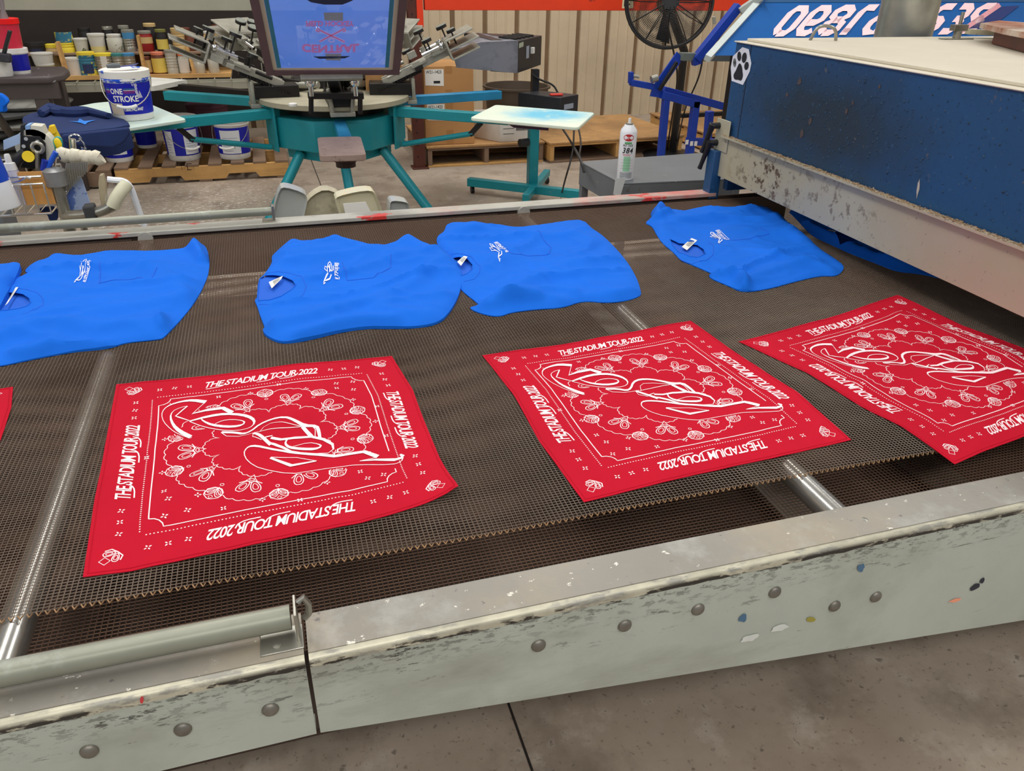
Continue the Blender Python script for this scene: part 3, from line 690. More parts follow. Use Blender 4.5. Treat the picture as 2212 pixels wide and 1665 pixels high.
    for (u, v) in ((.345, .01), (.52, .0), (.6, .0)):       # swashes below the lettering
        for mi, M2 in enumerate((lambda a, b: (a, 1 - b0 - hh - b), lambda a, b: (1 - a, b0 + hh + b), lambda a, b: (1 - b0 - hh - b, 1 - a), lambda a, b: (b0 + hh + b, a))):
            q = [M2(u + .03, -.018), M2(u + .022, -.002), M2(u - .0, .008), M2(u - .04, .009)]
            ribbon(txs[(0, 1, 2, 3)[mi]], smooth(q, 1), .004, fn)
    for b_ in txs: b_.build('printed_lettering', m_ink, t)
    return t
bandana('red bandana nearest the camera, a long fold crossing its printed wreath',
    [(178, 1243), (284, 1230), (550, 1169), (778, 1124), (967, 1067), (990, 1055)], [(250, 826), (440, 808), (640, 783), (846, 766)],
    [(178, 1243), (204, 1070), (219, 998), (234, 915), (250, 826)], [(990, 1055), (950, 985), (914, 900), (892, 839), (846, 766)], 3,
    [((.1, .15), (.75, .78), .05, .008), ((.05, .55), (.55, .5), .03, .002)], curl=(1, 0, .012))
bandana('flat red bandana between two others, in front of the t-shirts',
    [(1262, 1077), (1500, 1020), (1660, 988), (1840, 945)], [(1042, 765), (1180, 745), (1350, 716), (1492, 690)],
    [(1262, 1077), (1165, 948), (1110, 850), (1042, 765)], [(1840, 945), (1725, 844), (1597, 764), (1492, 690)], 11, [((.2, .9), (.5, .6), .04, .002), ((.86, .02), (.97, .13), .015, .006)])
bandana('red bandana on the right going under the hood, hanging over the near belt edge',
    [(2065, 995), (2140, 962), (2212, 936), (2400, 862)], [(1596, 735), (1700, 708), (1790, 684), (1940, 634)],
    [(2065, 995), (1950, 915), (1864, 873), (1740, 800), (1596, 735)], [(2400, 862), (2300, 800), (2212, 748), (2080, 700), (1940, 634)], 23, [((.05, .5), (.4, .55), .04, .004), ((.9, .3), (.8, .95), .05, .005)])
c3, c4 = PZ(27, 832, .806), PZ(-20, 1010, .806)
def W2(x, y): 
    v = CM.transposed() @ (Vector((x, y, .806)) - Vector((0, 0, CZ))); return (1106 - FPX * v.x / v.z, 832.5 + FPX * v.y / v.z)
bandana('red bandana cut off by the left edge of the photo, only its right corner showing', [W2(-1.06, 1.02), W2(-.8, 1.0), W2(-.56, 1.03)], [W2(-1.10, 1.55), W2(-.8, 1.56), (27, 832)],
    [W2(-1.06, 1.02), W2(-1.10, 1.55)], [W2(-.56, 1.03), (0, 946), (24, 876), (27, 832)], 31, [])

# ---- T-shirts
def ell(cx, cy, rx, ry, rot=0, n=28, a0=0, a1=2 * math.pi):
    return [(cx + rx * math.cos(a0 + (a1 - a0) * k / n) * math.cos(rot) - ry * math.sin(a0 + (a1 - a0) * k / n) * math.sin(rot), cy + rx * math.cos(a0 + (a1 - a0) * k / n) * math.sin(rot) + ry * math.sin(a0 + (a1 - a0) * k / n) * math.cos(rot)) for k in range(n)]
def shirt(label, outline, hole, rib, tagq, logo, pocket, folds, lift=0, seed=0, dx=0, over=None):
    zc = .812 + lift
    G = lambda q: [(PZ(x, y, zc).x + dx, PZ(x, y, zc).y) for x, y in q]
    ol = smooth(G(outline), 2, True); hl = G(hole) if hole else None
    fl = [([((PZ(x, y, zc).x + dx), PZ(x, y, zc).y) for x, y in pl], w, hgt) for pl, w, hgt in folds]
    fl = [(smooth(pl, 2), w, hgt) for pl, w, hgt in fl]
    def h(x, y):
        d = pold((x, y), ol); z = beltz(x, y) + .0035 + .0065 * (1 - math.exp(-d / .012)) + lift
        z += (.009 * noise.noise(Vector((x * 4 + seed, y * 5, seed))) + .004 * noise.noise(Vector((x * 8, y * 12, seed + 4)))) * min(1, d / .03)
        wx, wy = x + .05 * noise.noise(Vector((x * 3, y * 3, seed + 2))), y + .05 * noise.noise(Vector((x * 3, y * 3, seed + 7)))
        rr = noise.noise(Vector((wx * 2.6 + wy * 1.4 + seed, wy * 6 - wx * 1.5, seed + 9))); r2 = noise.noise(Vector((wx * 7 - wy * 2, wy * 12 + wx * 4 + seed, seed + 19)))
        z += (.014 * max(0, 1 - abs(rr) * 4) ** 1.6 + .005 * max(0, 1 - abs(r2) * 4) ** 1.5) * min(1, d / .04) * (min(1, max(0, pold((x, y), hl) - .004) / .05) if hl else 1)
        for pl, w, hgt in fl:
            dd = pold((x, y), pl, False); z += 1.2 * hgt * math.exp(-(dd / w) ** 2) * min(1, .35 + d / .03)
        return max(z, beltz(x, y) + .003 + lift)
    cx = sum(p[0] for p in ol) / len(ol); cy = sum(p[1] for p in ol) / len(ol)
    t = thing('t_shirt', label, 't-shirt', (cx, cy, .801 + lift), 'blue pocket t-shirts drying on the belt')
    cloth(ol, h, .0085, hl).build('body', m_shirt, t, sm=True)
    if hl:
        P_ = sorted(set(hl)); 
        def half(seq):
            o = []
            for p in seq:
                while len(o) > 1 and (o[-1][0] - o[-2][0]) * (p[1] - o[-2][1]) - (o[-1][1] - o[-2][1]) * (p[0] - o[-2][0]) <= 0: o.pop()
                o.append(p)
            return o[:-1]
        hu = half(P_) + half(P_[::-1]); mx, my = sum(p[0] for p in hu) / len(hu), sum(p[1] for p in hu) / len(hu)
        q = []
        for p in hu:
            for sc_ in (1.6, 1.4, 1.25, 1.1, 1.0):
                c_ = (mx + (p[0] - mx) * sc_, my + (p[1] - my) * sc_)
                if inside(c_, ol) and pold(c_, ol) > .006: break
            q.append(c_)
        cloth(q, lambda x, y: beltz(x, y) + .0030 + lift + .001 * nz3(x, y, 20), .012, None, False).build('back_lining', m_shirtd, t, sm=True)
        b = MB(); b.tube([Vector((x, y, h(x, y) + .0005)) for x, y in dens(hl, .008)], .0012, 6, closed=True); b.build('collar', m_shirt, t, sm=True)
    if rib:
        b = MB(); q = dens(G(rib), .008, False); b.tube([Vector((x, y, h(x, y) + .0002)) for x, y in q], .0011, 5); b.build('collar_seam', m_shirtd, t, sm=True)
    if tagq:
        q = G(tagq); b = MB(); zz = h(*q[0]) + .002; b.prism([Vector((x, y, zz + .002 * (i % 2))) for i, (x, y) in enumerate(q)], (0, 0, .0006)); tg = b.build('neck_tag', m_label, t)
        b = MB(); a, bq, c, d = [V(x, y, zz + .0032) for x, y in q]
        for k in (.25, .45, .62, .8):
            b.add([a.lerp(bq, k).lerp(d.lerp(c, k), .2), a.lerp(bq, k).lerp(d.lerp(c, k), .75), a.lerp(bq, k + .06).lerp(d.lerp(c, k + .06), .75), a.lerp(bq, k + .06).lerp(d.lerp(c, k + .06), .2)], [(0, 1, 2, 3)])
        b.build('tag_print', m_black_ink, tg)
    if pocket:
        q = dens(G(pocket), .008, False); b = MB(); b.tube([Vector((x, y, h(x, y) + .0004)) for x, y in q], .0014, 5)
        b.build('pocket_seam', m_shirtd, t, sm=True)
    if logo:      # logo frame: origin, direction of the lettering, direction of the letter height (photo px)
        o_, ld, hd = [Vector(G([p])[0]) for p in logo]; ux = ld - o_; uy = hd - o_
        fn = lambda x, y: (lambda p: Vector((p.x, p.y, h(p.x, p.y) + .0022)))(o_ + ux * x + uy * y)
        b = MB(); lettering(b, 'IN THE CLASS SERIES', lambda x, y: fn(x, y * .26), .03)
        ribbon(b, [(.02, -.05), (.98, -.05)], .04, fn)
        plane = [(0, .62), (.12, .5), (.5, .45), (.9, .52), (1, .62), (.9, .74), (.6, .8), (.3, .78), (.12, .72), (.04, .86), (-.1, 1.05)]
        ribbon(b, plane + [(-.06, .9), (0, .62)], .05, fn); ribbon(b, [(.25, .5), (.75, .75)], .07, fn); ribbon(b, [(.35, .8), (.5, 1.0), (.7, .98), (.6, .78)], .05, fn)
        ribbon(b, [(.15, .6), (.85, .62)], .06, fn); ribbon(b, [(.3, .45), (.42, .34), (.75, .36)], .05, fn); ribbon(b, [(-.1, 1.05), (-.22, 1.08), (-.14, .96)], .05, fn)
        b.build('chest_print', m_inkw, t)
    return t
shirt('blue pocket t-shirt, the whole one farthest left, its hem curling up near the far rail',
    [(48,577),(75,556),(100,551),(115,538),(150,543),(190,544),(215,543),(240,534),(252,536),(289,538),(340,537),(384,532),(407,530),(427,517),(445,527),(452,556),(450,580),(445,597),(425,638),(389,683),(353,719),(345,723),(316,726),(267,731),(244,740),(208,746),(163,749),(90,762),(23,776),(0,781),(-50,785),(-80,750),(-60,690),(-20,640),(20,600),(62,584)],
    [(16,630),(34,631),(50,634),(63,642),(66,652),(58,662),(40,668),(15,671),(-10,672),(-14,655),(0,638)], [(36,622),(60,624),(80,631),(92,643),(92,660),(80,671),(55,680),(20,686)],
    [(40,622),(35,624),(12,661),(18,658)], [(183,608), (199,570), (165,600)], [(217,573),(214,613),(300,607),(328,605),(341,588)],
    [([(0,735),(90,700),(170,712),(260,705),(335,697)], .03, .012), ([(40,760),(150,742),(225,742)], .02, .012), ([(160,570),(250,560),(360,590),(400,640)], .03, .008), ([(350,680),(352,705)], .012, .012), ([(0,700),(60,690),(150,670)], .02, .006), ([(420,530),(440,560)], .02, .02)], seed=1)
shirt('blue pocket t-shirt in the middle of the row, its right side overlapping the next shirt',
    [(585,548),(599,534),(615,520),(631,507),(651,514),(690,512),(723,511),(746,520),(780,523),(814,527),(845,523),(864,517),(882,511),(904,516),(935,525),(963,536),(990,561),(1000,588),(992,629),(972,665),(949,688),(904,697),(841,698),(791,697),(730,706),(678,719),(633,728),(601,729),(572,715),(565,703),(572,701),(561,674),(554,651),(548,640),(555,636),(557,597),(570,586),(588,560)],
    [(560,596),(572,591),(590,592),(610,595),(633,604),(639,613),(628,624),(606,636),(580,643),(558,645),(555,636),(557,610)], [(570,587),(600,585),(628,588),(651,597),(661,613),(655,633),(630,647),(595,654),(560,652)],
    [(611,596),(608,604),(587,623),(581,611)], [(731,602), (730,566), (701,600)], [(845,556),(843,575),(805,598),(750,601),(739,563)],
    [([(600,700),(700,680),(800,650),(880,620),(935,570)], .025, .013), ([(650,720),(760,690),(850,690)], .02, .011), ([(600,545),(680,535),(730,522)], .012, .006), ([(740,525),(830,545),(900,560)], .03, .008), ([(700,690),(760,665),(840,650)], .02, .006), ([(880,520),(960,560)], .03, .012)], lift=.004, seed=2)
shirt('blue pocket t-shirt right of the middle, collar tucked beside its neighbour',
    [(942,517),(945,502),(960,494),(965,475),(1005,474),(1044,477),(1104,487),(1169,480),(1258,466),(1278,487),(1298,499),(1318,517),(1353,554),(1377,594),(1386,624),(1385,631),(1358,641),(1313,646),(1258,641),(1218,656),(1159,659),(1104,666),(1079,676),(1044,671),(1014,659),(1019,654),(1042,654),(995,619),(975,590),(968,556),(952,529)],
    [(975,556),(992,556),(1010,560),(1021,570),(1020,580),(1008,589),(996,592),(984,585),(976,570)], [(975,550),(1000,552),(1019,557),(1037,575),(1036,588),(1024,600),(1002,604)],
    [(1002,556),(1010,559),(996,577),(988,570)], [(1098,553), (1072,520), (1075,563)], [(1077,522),(1090,540),(1104,554),(1144,552),(1186,548),(1190,535),(1160,508)],
    [([(1060,660),(1130,640),(1200,625),(1240,630)], .02, .013), ([(1000,500),(1060,495),(1150,515),(1230,510)], .025, .008), ([(1040,655),(1080,650),(1160,645)], .015, .012), ([(1100,640),(1180,590),(1300,560)], .035, .007), ([(1120,600),(1220,580)], .02, .006)], seed=3)
shirt('blue pocket t-shirt nearest the entrance gate, its sleeve rolled',
    [(1392,475),(1410,465),(1405,455),(1417,440),(1432,437),(1457,455),(1497,447),(1561,442),(1616,442),(1646,437),(1666,450),(1716,485),(1765,527),(1800,548),(1823,564),(1825,574),(1810,589),(1775,587),(1716,601),(1666,616),(1606,625),(1576,611),(1534,594),(1532,586),(1547,588),(1520,576),(1492,564),(1472,557),(1455,538),(1432,520),(1418,499),(1410,482)],
    [(1447,513),(1467,524),(1490,525),(1507,527),(1520,537),(1524,548),(1508,554),(1490,552),(1468,543),(1452,527)], [(1530,520),(1541,536),(1540,552),(1525,563),(1495,565),(1470,556)],
    [(1494,513),(1506,519),(1484,539),(1473,533)], [(1575,517), (1551,496), (1550,525)], [(1551,497),(1570,510),(1581,517),(1620,514),(1660,508),(1640,490)],
    [([(1425,450),(1412,475),(1440,470)], .018, .02), ([(1547,590),(1600,600),(1610,620)], .015, .018), ([(1600,610),(1680,580),(1760,560)], .02, .010), ([(1460,480),(1560,470),(1640,450)], .02, .007), ([(1620,540),(1700,560),(1790,575)], .02, .008), ([(1660,460),(1740,520)], .03, .008)], seed=4)
shirt('blue t-shirt in shadow under the hood, behind the entrance gate',
    [(1700,447),(1717,462),(1735,482),(1755,503),(1800,523),(1840,541),(1905,565),(1939,579),(1994,584),(2060,600),(2140,600),(2180,570),(2120,520),(2000,480),(1900,450),(1800,432)],
    [(1790,500),(1820,500),(1850,515),(1845,530),(1815,527)], None, [(1790,494),(1806,499),(1797,506),(1781,501)], None, None, [([(1740,480),(1830,530),(1980,580)], .02, .012)], seed=6)
shirt('blue t-shirt cut off by the left edge of the photo, lying over its neighbour',
    [(0,563),(44,559),(38,580),(27,602),(14,626),(0,650),(-40,700),(-110,690),(-160,620),(-100,570)], None, None, None, None, None, [([(0,640),(20,600),(38,565)], .02, .008)], lift=.010, seed=8)
# ------------------------------------------------------------------ the building
m_conc = mat('stained_concrete', (180, 166, 150), .55, 0, .14, 1.1, .15, 25, layers=[
    dict(col=(150, 132, 116), s=1.0, lo=.42, hi=.66, amt=.8), dict(col=(104, 90, 78), s=3.2, lo=.5, hi=.7, amt=.6), dict(col=(214, 204, 190), s=7, lo=.56, hi=.68, amt=.4), dict(col=(74, 64, 56), s=28, lo=.63, hi=.66, amt=.6),
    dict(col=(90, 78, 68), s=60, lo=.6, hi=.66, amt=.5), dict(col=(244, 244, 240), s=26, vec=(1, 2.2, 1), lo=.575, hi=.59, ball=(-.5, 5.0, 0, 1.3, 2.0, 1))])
def flat(name, poly, m, parent=None, off=None):
    b = MB()
    if off is None: b.add(poly, [tuple(range(len(poly)))])
    else: b.prism(poly, off)
    return b.build(name, m, parent)
struct(flat('floor', [(-5, -2, 0), (7, -2, 0), (7, 9, 0), (-5, 9, 0)], m_conc, off=(0, 0, -.1)))
for k, (a, c) in enumerate((((1095, 1510), (1150, 1665)), ((672, 345), (770, 600)))):
    p, q = PZ(*a, .0015), PZ(*c, .0015); d = (q - p).normalized(); n = Vector((-d.y, d.x, 0)) * .003
    if k: q = p + d * 4
    else: p = p - d * .5
    o = flat('trim_%d' % (k + 1), [p - n, p + n, q + n, q - n], m_dark); o.name = 'trim_%d' % (k + 1); struct(o)
m_wall = mat('beige_metal_wall', (206, 190, 162), .5, .05, .05, 2, layers=[dict(col=(172, 162, 146), s=1.5, lo=.5, hi=.7, amt=.4)])
m_groove = mat('groove_shade_brown', (128, 104, 78), .6, 0, .1, 5)  # darker groove tone with the recess shade mixed into the colour
mb = MB(); prof = []
x = -5.0; per = .3585; ph = 2.014 - .02
k0 = int((x - ph) / per) - 1; xs = []
for k in range(k0, 40):
    c = ph + k * per
    if -5 < c < 7: xs.append(c)
for c in xs: prof += [(c - .028, 8.75), (c - .02, 8.79), (c + .02, 8.79), (c + .028, 8.75), (c + .10, 8.75), (c + .107, 8.742), (c + .118, 8.742), (c + .125, 8.75), (c + .22, 8.75), (c + .227, 8.742), (c + .238, 8.742), (c + .245, 8.75)]
vs = []; 
for x, y in prof: vs += [Vector((x, y, 0)), Vector((x, y, 4.2))]
mb.add(vs, [(2 * i, 2 * i + 2, 2 * i + 3, 2 * i + 1) for i in range(len(prof) - 1)])
struct(mb.build('wall_back', m_wall))
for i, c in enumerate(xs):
    b = MB(); b.bx((c - .022, 8.772, 0), (c + .022, 8.79, 4.2)); o = b.build('trim_%d' % (i + 3), m_groove); struct(o)  # strips set in the grooves, their brown includes painted recess shade
struct(flat('wall_left', [(-5, -2, 0), (-5, 9, 0), (-5, 9, 4.2), (-5, -2, 4.2)], m_wall, off=(-.1, 0, 0)))
struct(flat('wall_right', [(7, -2, 0), (7, 9, 0), (7, 9, 4.2), (7, -2, 4.2)], m_wall, off=(.1, 0, 0)))

# ------------------------------------------------------------------ general materials for the background
def C(name, col, rough=.5, **k): return mat(name, col, rough, 0, .06, 8, **k)
m_teal = mat('teal_enamel', (22, 138, 150), .4, .1, .1, 5, layers=[dict(col=(120, 150, 150), s=9, lo=.66, hi=.7, amt=.6)])
m_skyteal = mat('light_blue_enamel', (36, 140, 190), .4, .1, .15, 5)
m_alu = mat('cast_aluminium', (168, 166, 154), .45, .5, .15, 20)
m_chrome = mat('chrome', (225, 225, 225), .12, 1, 0)
m_blk = mat('oily_black', (30, 27, 26), .45, .2, .2, 20)
m_knob = mat('dusty_grey_knob', (128, 132, 124), .7, 0, .1, 30)
m_mauve = mat('mauve_frame', (104, 78, 88), .6, 0, .1, 6)
m_tape = mat('cream_tape', (206, 196, 180), .6, 0, .05, 6)
m_wood = mat('pallet_wood', (206, 160, 98), .7, 0, .2, 4, .2, 60, layers=[dict(col=(150, 108, 64), s=3, vec=(.3, 3, 6), lo=.5, hi=.65, amt=.5), dict(col=(90, 70, 52), s=9, lo=.68, hi=.72, amt=.6)])
m_wood2 = mat('grey_old_wood', (132, 108, 88), .8, 0, .2, 5, .2, 60)
m_osb = mat('osb_board', (184, 142, 92), .75, 0, .15, 14, .3, 60, layers=[dict(col=(120, 92, 66), s=1.1, lo=.45, hi=.65, amt=.7)])
m_card = mat('cardboard', (190, 142, 90), .75, 0, .06, 4)
m_card2 = mat('cardboard_tape', (176, 128, 78), .4, 0, .04, 4)
m_bucketblue = mat('bucket_blue', (20, 30, 170), .35, 0, .05, 5)
m_bucketw = mat('bucket_white', (224, 224, 220), .4, 0, .05, 5, layers=[dict(col=(190, 170, 150), s=6, lo=.6, hi=.7, amt=.5)])
m_brown = mat('brown_rack_steel', (92, 48, 38), .5, .1, .15, 6, layers=[dict(col=(60, 38, 34), s=5, lo=.5, hi=.7, amt=.5)])
m_orange = mat('orange_rack_beam', (236, 66, 30), .45, 0, .05, 6, layers=[dict(col=(150, 52, 40), s=12, vec=(.4, 1, 1), lo=.66, hi=.7)])
m_greybeam = mat('grey_rack_beam', (160, 158, 142), .5, .1, .06, 6)
m_navy = mat('navy_jersey', (24, 44, 92), .85, 0, .1, 6, .1, 400)
m_cart = mat('slate_grey_enamel', (108, 112, 116), .45, .1, .1, 4, layers=[dict(col=(178, 170, 150), s=14, lo=.68, hi=.71), dict(col=(84, 88, 92), s=2, lo=.5, hi=.65, amt=.5)])
m_royal = mat('royal_blue_enamel', (22, 62, 168), .4, .1, .12, 6)
m_cable = mat('black_cable', (34, 32, 32), .6)
m_screenblue = mat('screen_emulsion_base',(66, 112, 206)) if 0 else mat('screen_emulsion', (80, 126, 222), .45, 0, .08, 2.2, layers=[dict(col=(106, 132, 220), s=1.6, lo=.4, hi=.65, amt=.6)])
def translucent(m, amt, see=0):      # stretched fabric lets light through
    nt = m.node_tree; b = nt.nodes['Principled BSDF']; t = nt.nodes.new('ShaderNodeBsdfTranslucent'); x = nt.nodes.new('ShaderNodeMixShader'); x.inputs[0].default_value = amt
    src = b.inputs['Base Color'].links[0].from_socket if b.inputs['Base Color'].links else None
    if src: nt.links.new(src, t.inputs[0])
    nt.links.new(b.outputs[0], x.inputs[1]); nt.links.new(t.outputs[0], x.inputs[2]); nt.links.new(x.outputs[0], nt.nodes['Material Output'].inputs[0])
    if see:
        tp = nt.nodes.new('ShaderNodeBsdfTransparent'); y = nt.nodes.new('ShaderNodeMixShader'); y.inputs[0].default_value = see; nt.links.new(x.outputs[0], y.inputs[1]); nt.links.new(tp.outputs[0], y.inputs[2]); nt.links.new(y.outputs[0], nt.nodes['Material Output'].inputs[0])
translucent(m_screenblue, .6, .13)
def slab(name, pts, z, t, m, parent=None, bev=0, sm=False):
    b = MB(); b.prism([PZ(x, y, z) for x, y in pts], (0, 0, -t)); return b.build(name, m, parent, bev=bev)
def plate(name, pts, Y, t, m, parent=None, bev=0):
    b = MB(); b.prism([PY(x, y, Y) for x, y in pts], (0, t, 0)); return b.build(name, m, parent, bev=bev)

# ---- wide rack behind, with its beams and deck
rack = thing('pallet_rack', 'tall pallet rack with brown posts, grey beams and an orange beam to the right', 'rack', (0, 6.7, 0))
b = MB(); z0 = PY(1000, 22, 6.62).z; b.bx((1.285, 6.6, z0), (6.9, 6.66, z0 + .13)); ob = b.build('orange_beam', m_orange, rack, bev=.004)
for (x, y, s_) in ((1356, 8, 'F -'), (1438, 5, 'F')):
    p = PY(x, y, 6.6); c = MB(); c.bx((p.x - .05, 6.598, p.z - .035), (p.x + .05, 6.5995, p.z + .05)); lb = c.build('beam_label', C('cream_label', (236, 224, 180)), ob)
    c = MB(); lettering(c, s_, plane_fn((p.x - .035, 6.597, p.z - .02), (.06, 0, 0), (0, 0, .05)), .02); c.build('label_letter', m_black_ink, lb)
b = MB(); p = PY(905, 10, 6.6); b.bx((p.x - .02, 6.59, p.z - .16), (p.x + .03, 6.6, p.z + .2)); b.build('beam_end_plate', m_orange, ob, bev=.002)
for xx, yy in ((1.20, 6.64), (1.20, 7.7), (-4.4, 6.7), (-4.4, 7.7), (6.8, 6.64), (6.8, 7.7)):
    b = MB(); b.bx((xx - .05, yy - .04, 0), (xx + .045, yy + .04, 3.2)); b.bx((xx - .07, yy - .07, 0), (xx + .07, yy + .07, .012)); po = b.build('post', m_brown, rack, bev=.004)
    c = MB()
    for k in range(16): c.cyl((xx - .02, yy - .0405, .1 + k * .1), (xx - .02, yy - .038, .1 + k * .1), .008, n=8)
    c.build('post_holes', m_dark, po)
zt = PY(200, 22, 6.7).z; b = MB(); b.bx((-4.4, 6.66, zt), (1.15, 6.72, zt + .11)); b.build('upper_beam', m_greybeam, rack, bev=.004)
zl = PY(450, 192, 6.7).z; b = MB(); b.bx((-4.4, 6.66, zl), (1.15, 6.72, zl + .055)); b.build('lower_beam', m_greybeam, rack, bev=.004)
zb = PY(300, 170, 6.75).z
b = MB(); 
for k in range(45): xx = -4.2 + k * .12; b.beam((xx, 6.66, zl + .02), (xx, 6.655, zb - .004), .006, .006); b.beam((xx, 6.66, zb - .005), (xx, 7.7, zb - .005), .006, .006)
b.beam((-4.3, 6.655, zb - .006), (1.1, 6.655, zb - .006), .008, .008); b.bx((-4.3, 6.69, zl + .05), (1.1, 6.7, zb - .012)); b.build('wire_deck', m_greybeam, rack)
bk = flat('backing_panel', [(-4.3, 7.72, zl - .4), (1.1, 7.72, zl - .4), (1.1, 7.72, 2.0), (-4.3, 7.72, 2.0)], mat('dark_brown_sheet', (44, 37, 33), .8, 0, .15, 3), rack, off=(0, .02, 0))
# wooden tray and upright slats on the shelf
tray = thing('jar_tray', 'shallow wooden tray with slanting dividers holding the ink jars', 'tray', (-.9, 6.9, zb))
xa, xb = PY(135, 165, 6.78).x, PY(500, 168, 6.78).x
b = MB(); b.bx((xa, 6.74, zb), (xb, 7.3, zb + .012)); b.bx((xa, 6.74, zb), (xb, 6.755, zb + .03)); b.build('tray_board', m_wood, tray, bev=.002)
for (p, q) in (((124, 90), (146, 165)), ((298, 76), (312, 152)), ((402, 92), (420, 156))):
    b = MB(); A, B_ = PY(*p, 6.80), PY(*q, 6.80); A.z = max(A.z, zb + .2); B_.z = zb + .012; b.beam(A, B_, .018, .09, (0, 1, 0)); b.build('divider', m_wood, tray)
ZR = PY(330, 111, 7.12).z
b = MB(); b.bx((-2.3, 7.02, ZR - .012), (xb, 7.35, ZR)); b.bx((xa, 7.31, zb + .012), (xb, 7.33, ZR - .012)); b.build('riser', m_wood2, tray)
# ---- jars, tubs and tins of ink
def jar(label, x0, x1, yt, yb, Y, z, kind, body, lid, band=None, text=None):
    c = (x0 + x1) / 2; pb = PY(c, yb, Y); pt = PY(c, yt, Y); r = abs(PY(x1, yb, Y).x - PY(x0, yb, Y).x) / 2 * .99; h = max(.06, (pt.z - pb.z) * 1.07); h = min(h, .3)
    t = thing(kind, label, {'ink_jar': 'jar', 'ink_tub': 'tub', 'ink_can': 'can', 'ink_bucket': 'bucket'}[kind], (pb.x, Y, z), 'ink containers on the back shelf')
    O = (pb.x, Y, z)
    if kind == 'ink_jar': pr = [(r * .9, 0), (r, .01), (r, h * .72), (r * .86, h * .82), (r * .86, h * .86)]; lr, lz = r * .9, h * .86
    elif kind == 'ink_tub': pr = [(r * .82, 0), (r * .84, .006), (r * .97, h * .86), (r * .97, h * .9)]; lr, lz = r * 1.02, h * .88
    elif kind == 'ink_bucket': pr = [(r * .88, 0), (r * .9, .006), (r, h * .84), (r, h * .9)]; lr, lz = r * 1.05, h * .86
    else:
        pr = [(r, 0), (r, .012)]
        for k in range(5): a = h * (.22 + .12 * k); pr += [(r, a), (r * .955, a + h * .03), (r, a + h * .06)]
        pr += [(r, h * .9)]; lr, lz = r * 1.02, h * .88
    MB().lathe(O, pr, 20).build('container', body, t, sm=True)
    if lid: MB().lathe((O[0], O[1], z + lz), [(lr, 0), (lr, h * .11), (lr * .93, h * .125)], 20).build('lid', lid, t, sm=True)
    if band:
        m_, a0, a1, wd = band; b = MB(); n = 10; vs = []
        rr = lambda u: (r * (.84 + .13 * u) if kind == 'ink_tub' else r * (.9 + .1 * u) if kind == 'ink_bucket' else r) * 1.012
        for k in range(n + 1):
            th = -math.pi / 2 + .15 + wd * (k / n - .5)
            for u in (a0, a1): vs.append(Vector((O[0] + rr(u) * math.cos(th), O[1] + rr(u) * math.sin(th), z + h * u)))
        b.add(vs, [(2 * k, 2 * k + 2, 2 * k + 3, 2 * k + 1) for k in range(n)]); b.build('paper_label', m_, t)
    return t
K = dict(w=C('jar_white', (214, 212, 204)), y=C('jar_yellow', (232, 208, 60)), py=C('pale_yellow', (226, 212, 140)), r=C('jar_red', (150, 30, 28)), br=C('jar_brown', (110, 62, 46)), bk=C('jar_black', (34, 32, 32)), gl=mat('clear_plastic', (190, 190, 178), .2, .1, .05, 6), tin=mat('ribbed_tin', (170, 168, 156), .3, .6, .1, 8),
         bl=C('label_blue', (70, 140, 190)), te=C('teal_label', (60, 130, 130)), nv=C('navy_label', (36, 52, 92)), tn=C('tan_label', (206, 176, 120)), yl=C('yellow_label', (222, 200, 96)), or_=C('orange_lid', (222, 112, 60)), pk=C('salmon_lid', (220, 130, 100)), gr=C('grey_lid', (140, 138, 126)), olive=C('olive_lid', (120, 120, 60)), mw=mat('white_with_drips', (206, 204, 190), .5, 0, .1, 8, layers=[dict(col=(70, 90, 60), s=16, lo=.58, hi=.62)]), my=mat('blue_yellow_splashes', (50, 120, 150), .5, 0, .2, 8, layers=[dict(col=(222, 206, 70), s=12, lo=.5, hi=.55), dict(col=(30, 40, 80), s=10, lo=.6, hi=.64)]))
Y1, Y2 = 6.92, 7.14
zT = zb + .0125
